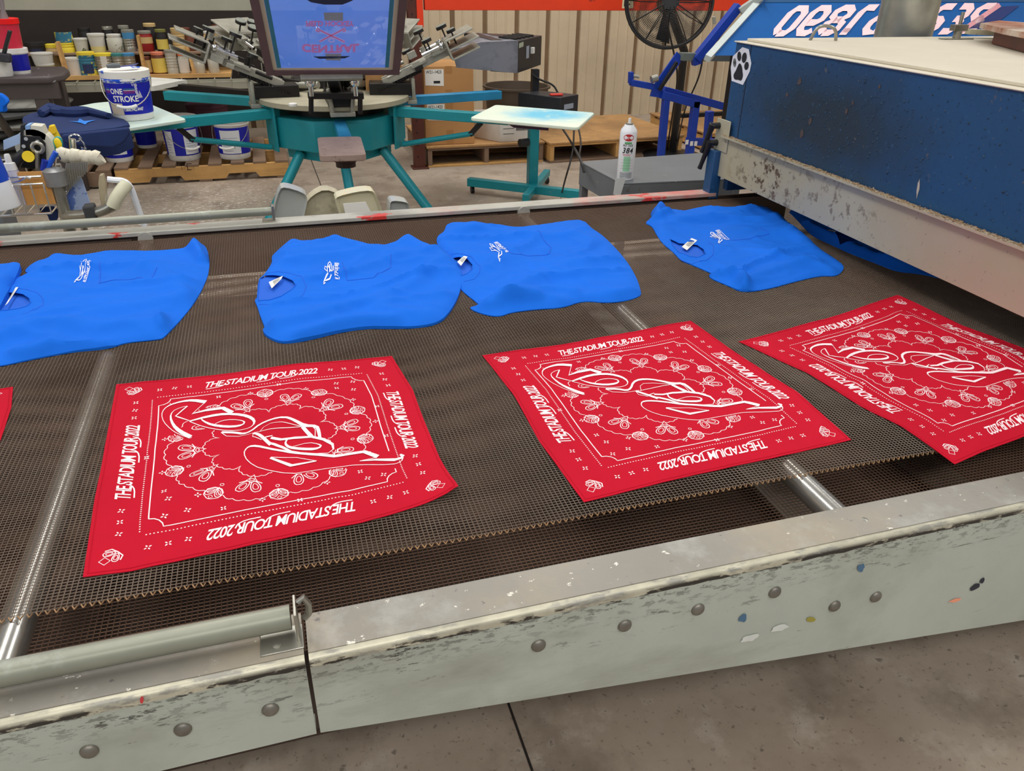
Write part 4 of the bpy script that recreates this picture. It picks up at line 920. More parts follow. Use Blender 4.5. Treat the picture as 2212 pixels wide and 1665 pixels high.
J = [
 ('white ink tub with pale drips, leftmost in the wooden tray', 143, 184, 127, 163, Y1, 'ink_tub', 'w', 'w', None),
 ('ink can splashed teal and yellow, second along the tray', 175, 214, 114, 161, Y1, 'ink_can', 'my', 'y', ('nv', .1, .5, 1.2)),
 ('ribbed tin with yellow lid and a strip of white paper', 211, 250, 114, 158, Y1, 'ink_can', 'tin', 'y', ('w', .1, .9, .7)),
 ('ribbed tin with a teal rim beside the yellow-lidded tin', 247, 276, 113, 156, Y1, 'ink_can', 'tin', 'te', None),
 ('ribbed tin left of the middle divider, blue-grey rim', 271, 298, 111, 154, Y1, 'ink_can', 'tin', 'bl', None),
 ('brown jar with tan label, just right of the middle divider', 311, 331, 117, 153, Y1, 'ink_jar', 'br', 'br', ('tn', .12, .8, 2.2)),
 ('dark red jar with large oval yellow label in the bottom row', 331, 363, 112, 157, Y1, 'ink_jar', 'br', 'pk', ('yl', .08, .72, 2.4)),
 ('clear ribbed plastic jar with grey lid in the bottom row', 362, 388, 107, 155, Y1, 'ink_can', 'gl', 'gr', None),
 ('jar with orange lid and blank white label', 388, 412, 114, 156, Y1, 'ink_jar', 'gl', 'or_', ('w', .05, .72, 2.4)),
 ('low clear glass jar at the right of the tray', 419, 446, 130, 160, Y1, 'ink_jar', 'gl', 'w', None),
 ('clear jar with orange lid near the print head arms', 452, 476, 124, 160, Y1, 'ink_jar', 'gl', 'or_', None),
 ('yellow ink box-shaped can with dark blotches at the left of the upper row', 130, 167, 82, 123, Y2, 'ink_can', 'y', None, ('my', .5, 1, 3)),
 ('squat white tub with dark smears in the upper row', 163, 195, 83, 111, Y2, 'ink_tub', 'mw', 'w', None),
 ('white ink tub whose lower half is stained yellow', 195, 233, 72, 109, Y2, 'ink_tub', 'w', 'w', ('py', .02, .32, 3)),
 ('white jar speckled green beside the yellow-stained tub', 234, 270, 72, 108, Y2, 'ink_jar', 'mw', 'w', None),
 ('can with blue label at the top left of the middle divider', 270, 297, 64, 108, Y2, 'ink_can', 'tin', 'gr', ('bl', .6, .95, 2.6)),
 ('red ink jar with cream label in the upper row', 303, 336, 70, 112, Y2, 'ink_jar', 'r', 'gr', ('tn', .4, .7, 2.2)),
 ('dark jar with yellow label and grimy lid', 339, 366, 58, 103, Y2, 'ink_jar', 'bk', 'olive', ('yl', .1, .55, 2.4)),
 ('tan ribbed jar in the upper row right of the dark gap', 376, 405, 66, 112, Y2, 'ink_can', 'tn', 'tn', None),
 ('small amber jar right of the tan jar', 406, 424, 75, 110, Y2, 'ink_jar', 'br', 'olive', None),
 ('cream jar half hidden by the black clamp knobs', 444, 468, 70, 110, Y2, 'ink_jar', 'tn', 'w', None),
 ('grey-white jar below the highest grey knob', 482, 508, 76, 112, Y2, 'ink_jar', 'w', 'gr', None),
 ('pale teal ink bucket with an orange splash on its label', 518, 556, 67, 108, Y2, 'ink_bucket', 'w', 'te', ('or_', .3, .7, .6)),
]
for (lb, x0, x1, yt, yb, Y, kd, bd, ld, bn) in J:
    jar(lb, x0, x1, yt, yb, Y, zT if Y == Y1 else ZR, kd, K[bd], K[ld] if ld else None, (K[bn[0]],) + bn[1:] if bn else None)
for (lb, x0, x1, yt, yb, kd, bd, ld, bn) in [
 ('black-lidded jar behind the white tub with smears', 176, 206, 62, 108, 'ink_jar', 'bk', 'bk', None),
 ('dark jar with silver top behind the speckled jar', 228, 254, 58, 106, 'ink_jar', 'bk', 'tin', None),
 ('dark jar with grey lid behind the blue-labelled can', 262, 288, 52, 102, 'ink_jar', 'bk', 'gr', None),
 ('black jar with cream cap at the back, highest of the jars', 316, 346, 46, 100, 'ink_jar', 'bk', 'tn', None),
 ('maroon ink jar at the back above the print head knobs', 462, 490, 41, 100, 'ink_jar', 'br', 'bk', ('tn', .3, .7, 1.6)),
 ('brown jar behind the tan ribbed jar', 396, 418, 60, 104, 'ink_jar', 'br', 'br', None)]:
    jar(lb, x0, x1, yt, yb, 7.28, ZR, kd, K[bd], K[ld], (K[bn[0]],) + bn[1:] if bn else None)
for (lb, x0, x1, yt, yb, kd, bd, ld, bn, z) in [
 ('white tub with yellow ink showing, left of the tray', 80, 121, 126, 152, 'ink_tub', 'py', 'w', None, zb),
 ('tall black box of ink at the far left of the shelf', 56, 103, 42, 105, 'ink_tub', 'bk', 'bk', ('nv', .3, .8, 1.2), zb),
 ('jar with yellow lid left of the first divider', 101, 133, 66, 125, 'ink_jar', 'tn', 'y', None, zb)]:
    jar(lb, x0, x1, yt, yb, 7.0 if x0 == 80 else 7.25, z, kd, K[bd], K[ld], (K[bn[0]],) + bn[1:] if bn else None)
jar('white wide-rimmed tub stacked on the tub with yellow ink', 68, 117, 103, 127, 7.0, zb + PY(100, 126, 7.0).z - PY(100, 152, 7.0).z, 'ink_tub', K['w'], K['w'])

# ---- buckets
def bucket(label, c, r, h, band=None, lid=True, handle=True, kind='bucket', cat='bucket', group=None, body=None, lidm=None, rot=0, wire=True, hz=None, tip=None):
    t = thing(kind, label, cat, c, group); bm_ = body or m_bucketw
    MB().lathe(c, [(r * .84, 0), (r * .86, .008), (r * .88, h * .1), (r * .965, h * .8), (r * 1.03, h * .81), (r * 1.03, h * .84), (r * .98, h * .85), (r, h * .93), (r * .94, h * .95)], 32).build('pail', bm_, t, sm=True)
    if band: MB().lathe(c, [(r * .886 + .0008, h * .13), (r * .962 + .0008, h * .76)], 32, caps=False).build('label_band', band, t, sm=True)
    if lid: MB().lathe((c[0], c[1], c[2] + h * .93), [(r * 1.04, -.02), (r * 1.05, h * .055), (r * .98, h * .07), (r * .9, h * .045)], 32).build('lid', lidm or m_bucketw, t, sm=True)
    if handle:
        R = Matrix.Rotation(rot, 3, 'Z'); hz = hz if hz is not None else h * .3; pts = []
        for k in range(17):
            a = math.pi * k / 16; v = R @ Vector((-(r * 1.05) * math.cos(a), -r * (1.06 if True else 1) * math.sin(a) * .99 - (.004 + .03 * math.sin(a)), 0)); pts.append(Vector(c) + v + Vector((0, 0, h * .82 - (h * .82 - hz) * math.sin(a) ** .8)))
        hd = MB().tube(pts, .0028, 6).build('bail_handle', m_steel, t, sm=True)
        MB().tube(pts[6:11], .0085, 8).build('grip', m_white, hd, sm=True)
    return t
m_bl2 = mat('label_paper_text', (222, 226, 232), .5, 0, .02, 5)
def onpail(c, r, h, a0, a1, z0, z1, e=.002):     # (0..1)^2 wrapped on the pail
    return lambda x, y: (lambda th, zz: Vector((c[0] + (r * (.875 + .1 * zz) + e) * math.cos(th), c[1] + (r * (.875 + .1 * zz) + e) * math.sin(th), c[2] + h * zz)))(a0 + (a1 - a0) * x, z0 + (z1 - z0) * y)
def wrap(mb, fn, n=8): o = len(mb.v); mb.v += [fn(i / n, j) for i in range(n + 1) for j in (0, 1)]; mb.f += [(o + 2 * i, o + 2 * i + 2, o + 2 * i + 3, o + 2 * i + 1) for i in range(n)]; return mb
# the one on the platen
ZP = .80
c = PZ(284, 264, ZP + .012); c.y += .13; c = PZ(285, 238, ZP + .012); rB = .116; hB = .245
c = Vector((PZ(285, 262, ZP).x, PZ(285, 262, ZP).y + rB * .84, ZP + .002))
os_ = bucket('white and blue ink bucket smeared with blue, standing on the press platen', c, rB, hB, m_bucketblue, kind='ink_bucket', lidm=mat('paint_smeared_lid', (232, 230, 222), .45, 0, .05, 6, layers=[dict(col=(40, 90, 190), s=16, lo=.6, hi=.63), dict(col=(226, 190, 80), s=9, lo=.66, hi=.7, amt=.6)]), hz=.075)
b = MB(); b.lathe(c, [(rB * .975, hB * .765), (rB * .985, hB * .8), (rB * 1.038, hB * .805), (rB * 1.038, hB * .845), (rB * 1.005, hB * .855), (rB * 1.012, hB * .93)], 40, caps=False)
b.build('smeared_rim', mat('blue_smears', (26, 88, 214), .35, 0, .2, 8, layers=[dict(col=(236, 238, 236), s=14, vec=(1, 1, 2.4), lo=.5, hi=.56), dict(col=(14, 34, 110), s=12, vec=(1, 1, 3), lo=.6, hi=.64)]), os_, sm=True)
A0 = -math.pi / 2 - .1
b = MB(); lettering(b, 'ONE', onpail(c, rB, hB, A0 - .62, A0 - .02, .545, .66), .03, space=1.05); b.build('bucket_lettering', m_label, os_); b = MB(); lettering(b, 'STROKE', onpail(c, rB, hB, A0 - .55, A0 + .62, .39, .515), .025, space=1.0)
b.build('bucket_lettering', m_label, os_); b = MB(); lettering(b, '1.800.942.4447', onpail(c, rB, hB, A0 - .12, A0 + .78, .20, .275), .03); b.build('bucket_lettering', m_label, os_)
for k, cc in enumerate(((60, 130, 130), (226, 222, 180), (200, 70, 80), (150, 50, 120), (60, 80, 180))):
    b = MB(); z_ = .645 - k * .028; wrap(b, onpail(c, rB, hB, A0 - .95, A0 - .66, z_, z_ + .012)); wrap(b, onpail(c, rB, hB, A0 + .02, A0 + .52, z_, z_ + .012)); b.build('stripe', C('stripe_%d' % k, cc), os_)
b = MB(); 
for k in range(4): b.add([onpail(c, rB, hB, 0, 1, 0, 1)(A0 + .42 + k * .06 + q, zz) for q, zz in ((0, .75), (.035, .75), (.235, .46), (.20, .46))], [(0, 1, 2, 3)])
b.build('slanted_bars', m_label, os_)
b = MB(); wrap(b, onpail(c, rB, hB, A0 - .9, A0 - .16, .13, .36), 8); b.build('worn_patch', mat('worn_cream', (206, 192, 170), .6, 0, .1, 8), os_)
sp = thing('putty_knife', 'grey-handled scraper lying across the lid of the smeared ink bucket', 'scraper', (c.x, c.y, c.z + hB + .001))
zz = c.z + hB * .93 + hB * .07 + .012
b = MB(); b.tube([(c.x - .07, c.y - .05, zz + .006), (c.x - .04, c.y - .04, zz + .008), (c.x - .01, c.y - .03, zz + .006)], [.009, .013, .010], 10); b.build('knife_handle', mat('grey_rubber', (92, 98, 104), .6), sp, sm=True)
b = MB(); b.prism([V(c.x - .01, c.y - .04, zz), V(c.x + .06, c.y - .02, zz + .004), V(c.x + .07, c.y + .05, zz + .006), V(c.x - .01, c.y - .02, zz)], (0, 0, .003)); b.build('blade', C('blue_stained_blade', (72, 80, 140), .4), sp)

# ---- the screen printing press
HC = Vector((.41, 5.15, 0))
press = thing('screen_printing_press', 'teal rotary screen printing press with radiating arms and tilted print heads', 'printing press', (HC.x, HC.y, 0))
n8 = [HC + Vector((.43 * math.cos(math.pi / 8 + k * math.pi / 4), .43 * math.sin(math.pi / 8 + k * math.pi / 4), 0)) for k in range(8)]
b = MB(); b.prism([p + V(0, 0, .56) for p in n8], (0, 0, .18)); b.build('hub', m_teal, press, bev=.006)
b = MB(); b.prism([HC + (p - HC) * .8 + V(0, 0, .49) for p in n8], (0, 0, .07)); b.build('under_hub', m_teal, press, bev=.004)
def foot(x, y, z=0): return PZ(x, y, z)
for (tx, ty), fx in (((.16, 4.92), (-.20, 4.62)), ((.41, 4.9), (.44, 4.55)), ((.66, 4.92), (1.03, 4.66))):
    MB().cyl((tx, ty, .53), (fx[0], fx[1], 0), .030, n=16).build('leg', m_teal, press, sm=True)
MB().cyl((HC.x, HC.y, .74), (HC.x, HC.y, .80), .30, n=40).build('bearing', m_blk, press, sm=True)
b = MB().lathe((HC.x, HC.y, .80), [(.30, 0), (.46, 0), (.465, .004), (.465, .03), (.46, .034), (.28, .034)], 56); b.build('turntable_ring', mat('dusty_cast_ring', (170, 164, 142), .6, .2, .1, 10), press, sm=True)
def arm(a, r0, r1, z, w=.07, h=.055, m=m_teal, parent=press):
    d = Vector((math.cos(math.radians(a)), math.sin(math.radians(a)), 0)); return MB().beam(HC + d * r0 + V(0, 0, z), HC + d * r1 + V(0, 0, z), w, h).build('arm', m, parent, bev=.004)
armL2 = arm(-158, .38, 1.55, .755); armL1 = arm(147, .38, 1.24, .755); armR2 = arm(-34, .38, 1.15, .755); armR1 = arm(12, .38, 1.17, .765, m=m_skyteal); armF = arm(-92, .38, .95, .72, .065, .05, m_skyteal); arm(90, .38, 1.2, .755)
for a in (-158, -34, 147, 12):
    d = Vector((math.cos(math.radians(a)), math.sin(math.radians(a)), 0))
    b = MB(); q = HC + d * .43; b.beam(q + V(0, 0, .54), q + V(0, 0, .80), .13, .012, d); b.build('side_plate', m_teal, press, bev=.003)
    if a in (-158, -34):
        MB().cyl(HC + d * .45 + V(0, 0, .56), HC + d * .92 + V(0, 0, .66), .016, n=12).build('brace', m_teal, press, sm=True)
        b = MB(); b.beam(HC + d * .90 + V(0, 0, .65), HC + d * .97 + V(0, 0, .725), .03, .03); b.build('brace_clamp', m_blk, press, bev=.003)
# platens (on the arms)
m_platL = mat('platen_green_white', (206, 222, 206), .5, 0, .08, 3, layers=[dict(col=(190, 216, 226), s=2, lo=.4, hi=.6, amt=.6)])
m_platR = mat('platen_blue_fade', (222, 232, 214), .5, 0, .04, 3, layers=[dict(col=(110, 196, 226), s=7, lo=.3, hi=.5, ball=(1.15, -.78, .8, .32, .30, 1)), dict(col=(80, 120, 160), s=40, lo=.6, hi=.64, ball=(1.25, -.72, .8, .2, .2, 1))])
def platen(pts, z, t, m, parent, edge=None):
    q = smooth([PZ(x, y, z) for x, y in dens(pts, 1e9) for _ in (0,)], 0); P = []; n = len(q)
    for i in range(n):
        a, b_, c_ = q[i - 1], q[i], q[(i + 1) % n]; r = .03
        p1 = b_ + (a - b_).normalized() * r; p2 = b_ + (c_ - b_).normalized() * r
        for k in range(5): s = k / 4; P.append(p1 * (1 - s) ** 2 + b_ * 2 * s * (1 - s) + p2 * s * s)
    b = MB(); b.prism(P, (0, 0, -t)); return b.build('platen', m, parent, bev=.004)
platen([(1015, 254), (1070, 226), (1285, 243), (1249, 275)], .80, .018, m_platR, press)
plL = platen([(403, 257), (277, 276), (150, 290), (112, 240), (205, 222), (300, 214)], .80, .018, m_platL, press)
b = MB(); b.prism([PZ(x, y, .78) for x, y in [(1110, 262), (1090, 250), (1190, 250), (1185, 268)]], (0, 0, -.035)); b.build('platen_bracket', C('dark_purple_bracket', (58, 24, 56)), press)
platen([(685, 296), (779, 294), (791, 333), (690, 336)], .80, .03, mat('scuffed_brown_pad', (156, 134, 124), .85, 0, .12, 12, .4, 120, layers=[dict(col=(120, 104, 90), s=30, lo=.6, hi=.65)]), press)
b = MB(); q = PZ(745, 330, .74); b.cyl((q.x, q.y, .70), (q.x, q.y, .765), .055, n=18); b.cyl((q.x, q.y, .675), (q.x, q.y, .70), .048, n=18); b.build('pad_clamp', mat('fuzzy_dark_clamp', (60, 44, 40), .9, 0, .2, 30, .6, 120), press)
b = MB(); b.prism([PZ(x, y, .80) for x, y in [(240, 166), (328, 167), (403, 172), (332, 186), (245, 192)]], (0, 0, -.03)); o = b.build('work_board', mat('white_topped_board', (214, 214, 206), .5), press)
armB = MB().beam(PZ(330, 182, .76), HC + V(-.2, .35, .76), .06, .04).build('board_arm', m_blk, press)
# print heads
def head(a, el, screen=False, L=.62):
    h = Vector((math.cos(math.radians(a)), math.sin(math.radians(a)), 0)); s = Vector((-h.y, h.x, 0)); e = math.radians(el)
    o = h * math.cos(e) + Vector((0, 0, math.sin(e))); u = -h * math.sin(e) + Vector((0, 0, math.cos(e))); B = HC + V(0, 0, .835) + h * .28
    P = lambda x, y, z: B + o * x + s * y + u * z
    def bm(mb, x0, x1, y, z, w, hh): return mb.beam(P(x0, y, z), P(x1, y, z), w, hh, u)
    b = MB(); b.beam(B + h * -.06 + V(0, 0, .03), B + h * .20 + V(0, 0, .03), .15, .075); hd = b.build('print_head', m_blk, press, bev=.005)
    b = MB(); bm(b, .05, L, .045, .05, .022, .045); bm(b, .05, L, -.045, .05, .022, .045); b.build('head_rail', m_alu, hd, bev=.003)
    b = MB(); bm(b, .02, .30, 0, .03, .055, .05); b.build('head_channel', m_blk, hd, bev=.003)
    for q in (-.075, .075):
        c_ = MB(); n = 40; c_.tube([P(.0 + .26 * k / n, q, .02) + s * .010 * math.cos(k * 2.2) + u * .010 * math.sin(k * 2.2) for k in range(n + 1)], .003, 5); c_.build('spring', m_blk, hd, sm=True)
    b = MB(); b.box(P(.30, 0, .06), (1, 1, 1), R=Matrix((o * .10, s * .16, u * .018)).transposed()); b.build('cross_plate', m_alu, hd, bev=.003)
    b = MB(); b.box(P(.44, 0, .075), (1, 1, 1), R=Matrix((o * .09, s * .20, u * .022)).transposed()); b.build('clamp_block', m_alu, hd, bev=.004)
    if not screen:
        b = MB(); w = .15
        b.box(P(L, 0, .06), (1, 1, 1), R=Matrix((o * .012, s * .30, u * .11)).transposed()); b.box(P(L + .09, 0, .115), (1, 1, 1), R=Matrix((o * .18, s * .30, u * .010)).transposed())
        b.box(P(L + .10, 0, .06), (1, 1, 1), R=Matrix((o * .20, s * .30, u * .010)).transposed()); b.box(P(L + .09, 0, .005), (1, 1, 1), R=Matrix((o * .18, s * .30, u * .010)).transposed())
        b.build('frame_holder', m_alu, hd, bev=.002)
    for (x, y, z, r) in ((.26, .07, .13, .030), (.40, -.08, .15, .032), (.52, .06, .17, .034), (.38, .09, .20, .034), (.56, -.07, .14, .028)):
        k = MB(); k.cyl(P(x, y, .07), P(x, y, z), .005, n=8); k.cyl(P(x, y, z), P(x, y, z + .018), r, n=20); kb = k.build('clamp_knob', m_blk, hd, sm=True)
        MB().loft([(P(x, y, z + .018), r * .98), (P(x, y, z + .022), r * .9)], 20).build('knob_cap', m_knob, kb, sm=True)
    for (y) in (-.10, .10):
        b = MB(); b.cyl(P(.34, y, .10), P(.46, y, .10), .011, n=12); b.sphere(P(.47, y, .10), .020, 12); b.build('chrome_pin', m_chrome, hd, sm=True)
    rn = random.Random(int(a))
    for k in range(14):
        mb_ = MB(); x, y, z = rn.uniform(.08, L), rn.uniform(-.11, .11), rn.uniform(.02, .13)
        if k % 3 == 0: mb_.cyl(P(x, y, z), P(x + rn.uniform(.03, .10), y, z), rn.uniform(.006, .013), n=10)
        elif k % 3 == 1: mb_.box(P(x, y, z), (1, 1, 1), R=Matrix((o * rn.uniform(.03, .07), s * rn.uniform(.03, .06), u * rn.uniform(.015, .04))).transposed())
        else: mb_.cyl(P(x, y, z), P(x, y, z + rn.uniform(.02, .06)), rn.uniform(.007, .02), n=12)
        mb_.build('adjuster', m_alu if k % 2 else m_blk, hd, bev=.001)
    b = MB(); f0 = HC + h * .46
    for q in (-.07, .07): b.tube([f0 + s * q * .6 + V(0, 0, .79), f0 + s * q * .8 + h * .03 + V(0, 0, .80), f0 + s * q + h * .03 + V(0, 0, .93)], [.018, .014, .012], 8)
    b.beam(f0 + s * -.07 + h * .02 + V(0, 0, .79), f0 + s * .07 + h * .02 + V(0, 0, .79), .06, .022); b.build('registration_fork', m_alu, hd, bev=.002)
    return hd, P, o, s, u
head(186, 24, L=.50); head(-8, 24, L=.50); head(-90, 44, True, .40); head(132, 24, L=.5); head(50, 24, L=.5); head(90, 20, L=.45)
for a_ in (148, 32):      # plain grey braces lying over the ring
    d = Vector((math.cos(math.radians(a_)), math.sin(math.radians(a_)), 0)); MB().cyl(HC + d * .1 + V(0, 0, .88), HC + d * .42 + V(0, 0, .86), .02, n=12).build('ring_brace', m_alu, press, sm=True)
# the screen clamped in the front head
Yb, Yt = 4.47, 3.87
BL, BR, TL, TR = PY(575, 156, Yb), PY(862, 155, Yb), PY(540, 0, Yt), PY(878, 0, Yt)
up_ = ((TL - BL) + (TR - BR)) * .5 ; UPL = (TL - BL) * 1.45; UPR = (TR - BR) * 1.45; nrm = (BR - BL).cross(up_).normalized()
scr = thing('printing_screen', 'blue printing screen with pink lettering in a mauve frame, clamped to the press', 'screen', (BL + BR) / 2)
def SF(x, y, e=0): return BL + (BR - BL) * x + (UPL * (1 - x) + UPR * x) * y - nrm * e * -1
def sbox(mb, x0, y0, x1, y1, e0, e1): mb.add([SF(x, y, e) for e in (e0, e1) for x, y in ((x0, y0), (x1, y0), (x1, y1), (x0, y1))], [(0, 1, 2, 3), (4, 5, 6, 7), (0, 1, 5, 4), (1, 2, 6, 5), (2, 3, 7, 6), (3, 0, 4, 7)])
b = MB(); sbox(b, 0, 0, .055, 1, -.018, .018); sbox(b, .945, 0, 1, 1, -.018, .018); sbox(b, .055, 0, .945, .045, -.018, .018); sbox(b, .055, .955, .945, 1, -.018, .018); b.build('frame', m_mauve, scr, bev=.003)
b = MB(); b.add([SF(x_, y_, .009) for x_, y_ in ((.05, .04), (.95, .04), (.95, .96), (.05, .96))], [(0, 1, 2, 3)]); b.build('mesh_fabric', m_screenblue, scr)
b = MB(); sbox(b, .055, .045, .085, .955, .0102, .0112); sbox(b, .915, .045, .945, .955, .0102, .0112); sbox(b, .085, .045, .915, .070, .0102, .0112); b.build('edge_tape', m_tape, scr)
for a_, b_ in ((.086, .115), (.885, .914)): b = MB(); sbox(b, a_, .071, b_, .955, .0102, .0108); b.build('emulsion_edge', C('teal_emulsion', (40, 130, 170)), scr)
m_pink = C('pink_stencil', (255, 150, 178)); m_pinkl = C('pale_stencil', (252, 206, 222)); translucent(m_pink, .75); translucent(m_pinkl, .75)
# photo pixel -> screen coordinates
def spx(x, y, e=.0115):
    d = ray(x, y); P0 = SF(0, 0, e); n = nrm; t = (P0 - Vector((0, 0, CZ))).dot(n) / d.dot(n); return Vector((0, 0, CZ)) + d * t
b = MB(); lettering(b, 'FIELD HOCKEY', lambda x, y: spx(661 + 104 * x, 57 - 12 * y), .05, flip=True)
b.build('stencil_lettering', m_pink, scr)
b = MB(); lettering(b, 'CENTRAL', lambda x, y: spx(652 + 124 * x, 112 + 3 * math.sin(math.pi * x) - 18 * y), .05, flip=True, space=1.05); b.build('stencil_lettering', m_pink, scr)
for S_ in (((690, 90), (740, 64), (744, 61), (746, 66), (741, 68)), ((745, 91), (692, 66), (686, 61), (683, 66), (690, 69))):
    b = MB(); ribbon(b, [(float(x), float(y)) for x, y in S_], 5.5, lambda x, y: spx(x, y)); b.build('crossed_stick', m_pinkl, scr)
    b = MB(); ribbon(b, [(float(x), float(y)) for x, y in S_], 2, lambda x, y: spx(x, y, .0122)); b.build('stick_line', m_pink, scr)
b = MB(); ribbon(b, [(716 + 6 * math.cos(t), 87 + 4 * math.sin(t)) for t in [k * .7 for k in range(9)]], 2.4, lambda x, y: spx(x, y), True); b.build('ball_ring', m_pinkl, scr)
m_clr = C('grey_clear_tape', (160, 170, 196)); b = MB(); b.add([spx(*p) for p in ((699, 27), (741, 27), (741, 45), (701, 44))], [(0, 1, 2, 3)]); b.build('tape_patch', m_clr, scr)
b = MB(); b.add([spx(*p) for p in ((703, 116), (737, 116), (736, 131), (704, 130))], [(0, 1, 2, 3)]); b.build('tape_patch', m_clr, scr)
m_navyink = C('navy_ink', (22, 32, 84)); b = MB(); b.add([spx(*p) for p in ((676, 122), (757, 121), (745, 126), (690, 127))], [(0, 1, 2, 3)]); b.build('ink_streak', m_navyink, scr)
b = MB(); b.add([spx(*p) for p in ((650, -8), (775, -8), (760, 2), (740, 10), (700, 10), (672, 5))], [tuple(range(6))]); b.build('ink_pool', m_navyink, scr)
b = MB(); A, B_ = PY(648, 160, Yb + .0), PY(782, 158, Yb); b.beam(A - nrm * .0 , B_, .07, .03, up_); b.build('clamp_bar', m_alu, press, bev=.003)
b = MB(); A = (A + B_) / 2; b.beam(A, HC + V(0, -.30, .86), .06, .05); b.build('screen_arm', m_blk, press, bev=.003)
for q in (670, 766):
    p = PY(q, 176, Yb + .05); b = MB(); b.sphere(p, .030, 16); b.cyl(p, p - V(0, 0, .075), .014, n=10); b.build('chrome_ball', m_chrome, press, sm=True)
p = PZ(725, 186, .9)
b = MB(); b.beam(PY(665, 206, 4.62), PY(785, 206, 4.62), .05, .035); b.build('cross_yoke', m_blk, press, bev=.004)
for q in (672, 778): b = MB(); b.cyl(PY(q, 206, 4.6), PY(q, 245, 4.62), .014, n=10); b.build('hanging_spring', m_blk, press, sm=True)
# ------------------------------------------------------------------ behind the press: black table, buckets, pallets, boxes
zt_ = PY(100, 165, 5.9).z
tb = thing('work_table', 'dark plastic table with a chewed rounded edge, holding the red bucket at the left', 'table', (-1.9, 6.0, 0))
b = MB(); pts = [PY(0, 165, 5.9), PY(106, 166, 5.9), PY(137, 163, 6.0), PZ(149, 150, zt_), PZ(140, 143, zt_), PZ(-60, 143, zt_), PY(-60, 165, 5.9)]
pts = [V(p.x, p.y, zt_) for p in pts]; b.prism(pts, (0, 0, -.045)); b.build('table_top', mat('dark_table_plastic', (78, 70, 70), .45, 0, .12, 6, layers=[dict(col=(190, 190, 200), s=10, lo=.66, hi=.69)]), tb, bev=.012)
b = MB(); A = PY(80, 175, 5.95); B_ = PY(135, 175, 6.0); b.bx((-2.6, 5.93, zt_ - .14), (B_.x - .02, 5.97, zt_ - .04)); b.build('apron', C('table_apron', (72, 64, 62)), tb)
for (x, y0) in ((90, 5.98), (128, 6.5)):
    p = PY(x, 200, y0); MB().beam((p.x, y0, 0), (p.x, y0, zt_ - .04), .09, .09).build('leg', C('table_apron', (72, 64, 62)), tb, bev=.01)
MB().beam(V(-2.6, 6.5, 0), V(-2.6, 6.5, zt_ - .04), .09, .09).build('leg', C('table_apron', (72, 64, 62)), tb)
def stand(label, x0, x1, yt, yb, Y, z=None, **k):
    pb = PY((x0 + x1) / 2, yb, Y); pt = PY((x0 + x1) / 2, yt, Y); r = (PY(x1, yb, Y).x - PY(x0, yb, Y).x) / 2
    return bucket(label, Vector((pb.x, Y, pb.z if z is None else z)), r, pt.z - pb.z, **k), pb, r, pt.z - pb.z
zs = zt_
m_redpail = mat('red_pail', (206, 44, 70), .35, 0, .1, 6, layers=[dict(col=(240, 230, 232), s=14, lo=.68, hi=.7)])
t_, p_, r_, h_ = stand('white bucket with blue label under the red bucket, left edge', 14, 73, 108, 163, 6.1, zs, band=mat('blue_band_spotted', (16, 22, 160), .35, 0, .05, 5, layers=[dict(col=(230, 230, 236), s=14, lo=.66, hi=.68)]), handle=False)
stand('red bucket with glossy red lid stacked at the left edge', -12, 56, 44, 108, 6.1, zs + h_ * 1.0, body=m_redpail, lidm=mat('red_lid', (236, 28, 30), .25), handle=False)
k_ = thing('stirring_stick', 'grey stick standing in the lid of the red bucket', 'stick', (PY(8, 45, 6.1).x, 6.1, zs + 2 * h_)); MB().tube([PY(10, 44, 6.1), PY(6, 20, 6.1), PY(2, -8, 6.1)], [.03, .012, .014], 10).build('stick', C('grey_stick', (120, 116, 118)), k_, sm=True)
t2, p2, r2, h2 = stand('small white pail holding a black brush, at the left edge', -24, 34, 124, 165, 5.98, zs, body=m_bucketw, lid=False, handle=False)
k_ = thing('scrub_brush', 'black brush standing in the small white pail', 'brush', (p2.x + .1, 5.9, zs + h2)); b = MB(); b.beam(PY(8, 118, 5.9), PY(22, 66, 5.9), .035, .02); b.build('brush_handle', m_black, k_, bev=.004); b = MB(); b.beam(PY(-10, 122, 5.9), PY(24, 126, 5.9), .06, .05); b.build('brush_head', mat('ink_caked_bristles', (50, 50, 58), .7, 0, .3, 20, .6, 90), k_, bev=.006)
k_ = thing('blue_rag', 'bright blue cloth hanging into view at the left edge', 'cloth', PY(0, 250, 4.2)); b = MB(); 
q = [(-30, 200), (0, 205), (10, 215), (17, 222), (8, 232), (10, 246), (0, 242), (-30, 240)]
b.prism([PY(x, y, 4.2) + V(0, .01 * (i % 3), 0) for i, (x, y) in enumerate(q)], (0, .05, 0)); b.build('cloth', m_shirt, k_, bev=.008)
k_ = thing('folding_stand', 'dark tubular leg slanting in at the left edge', 'stand', PZ(60, 340, 0)); MB().cyl(PY(-25, 225, 4.2), PZ(60, 340, 0), .022, n=12).build('tube', m_blk, k_, sm=True); MB().cyl(PY(-25, 225, 4.2), PZ(-100, 340, 0), .022, n=12).build('tube', m_blk, k_, sm=True)
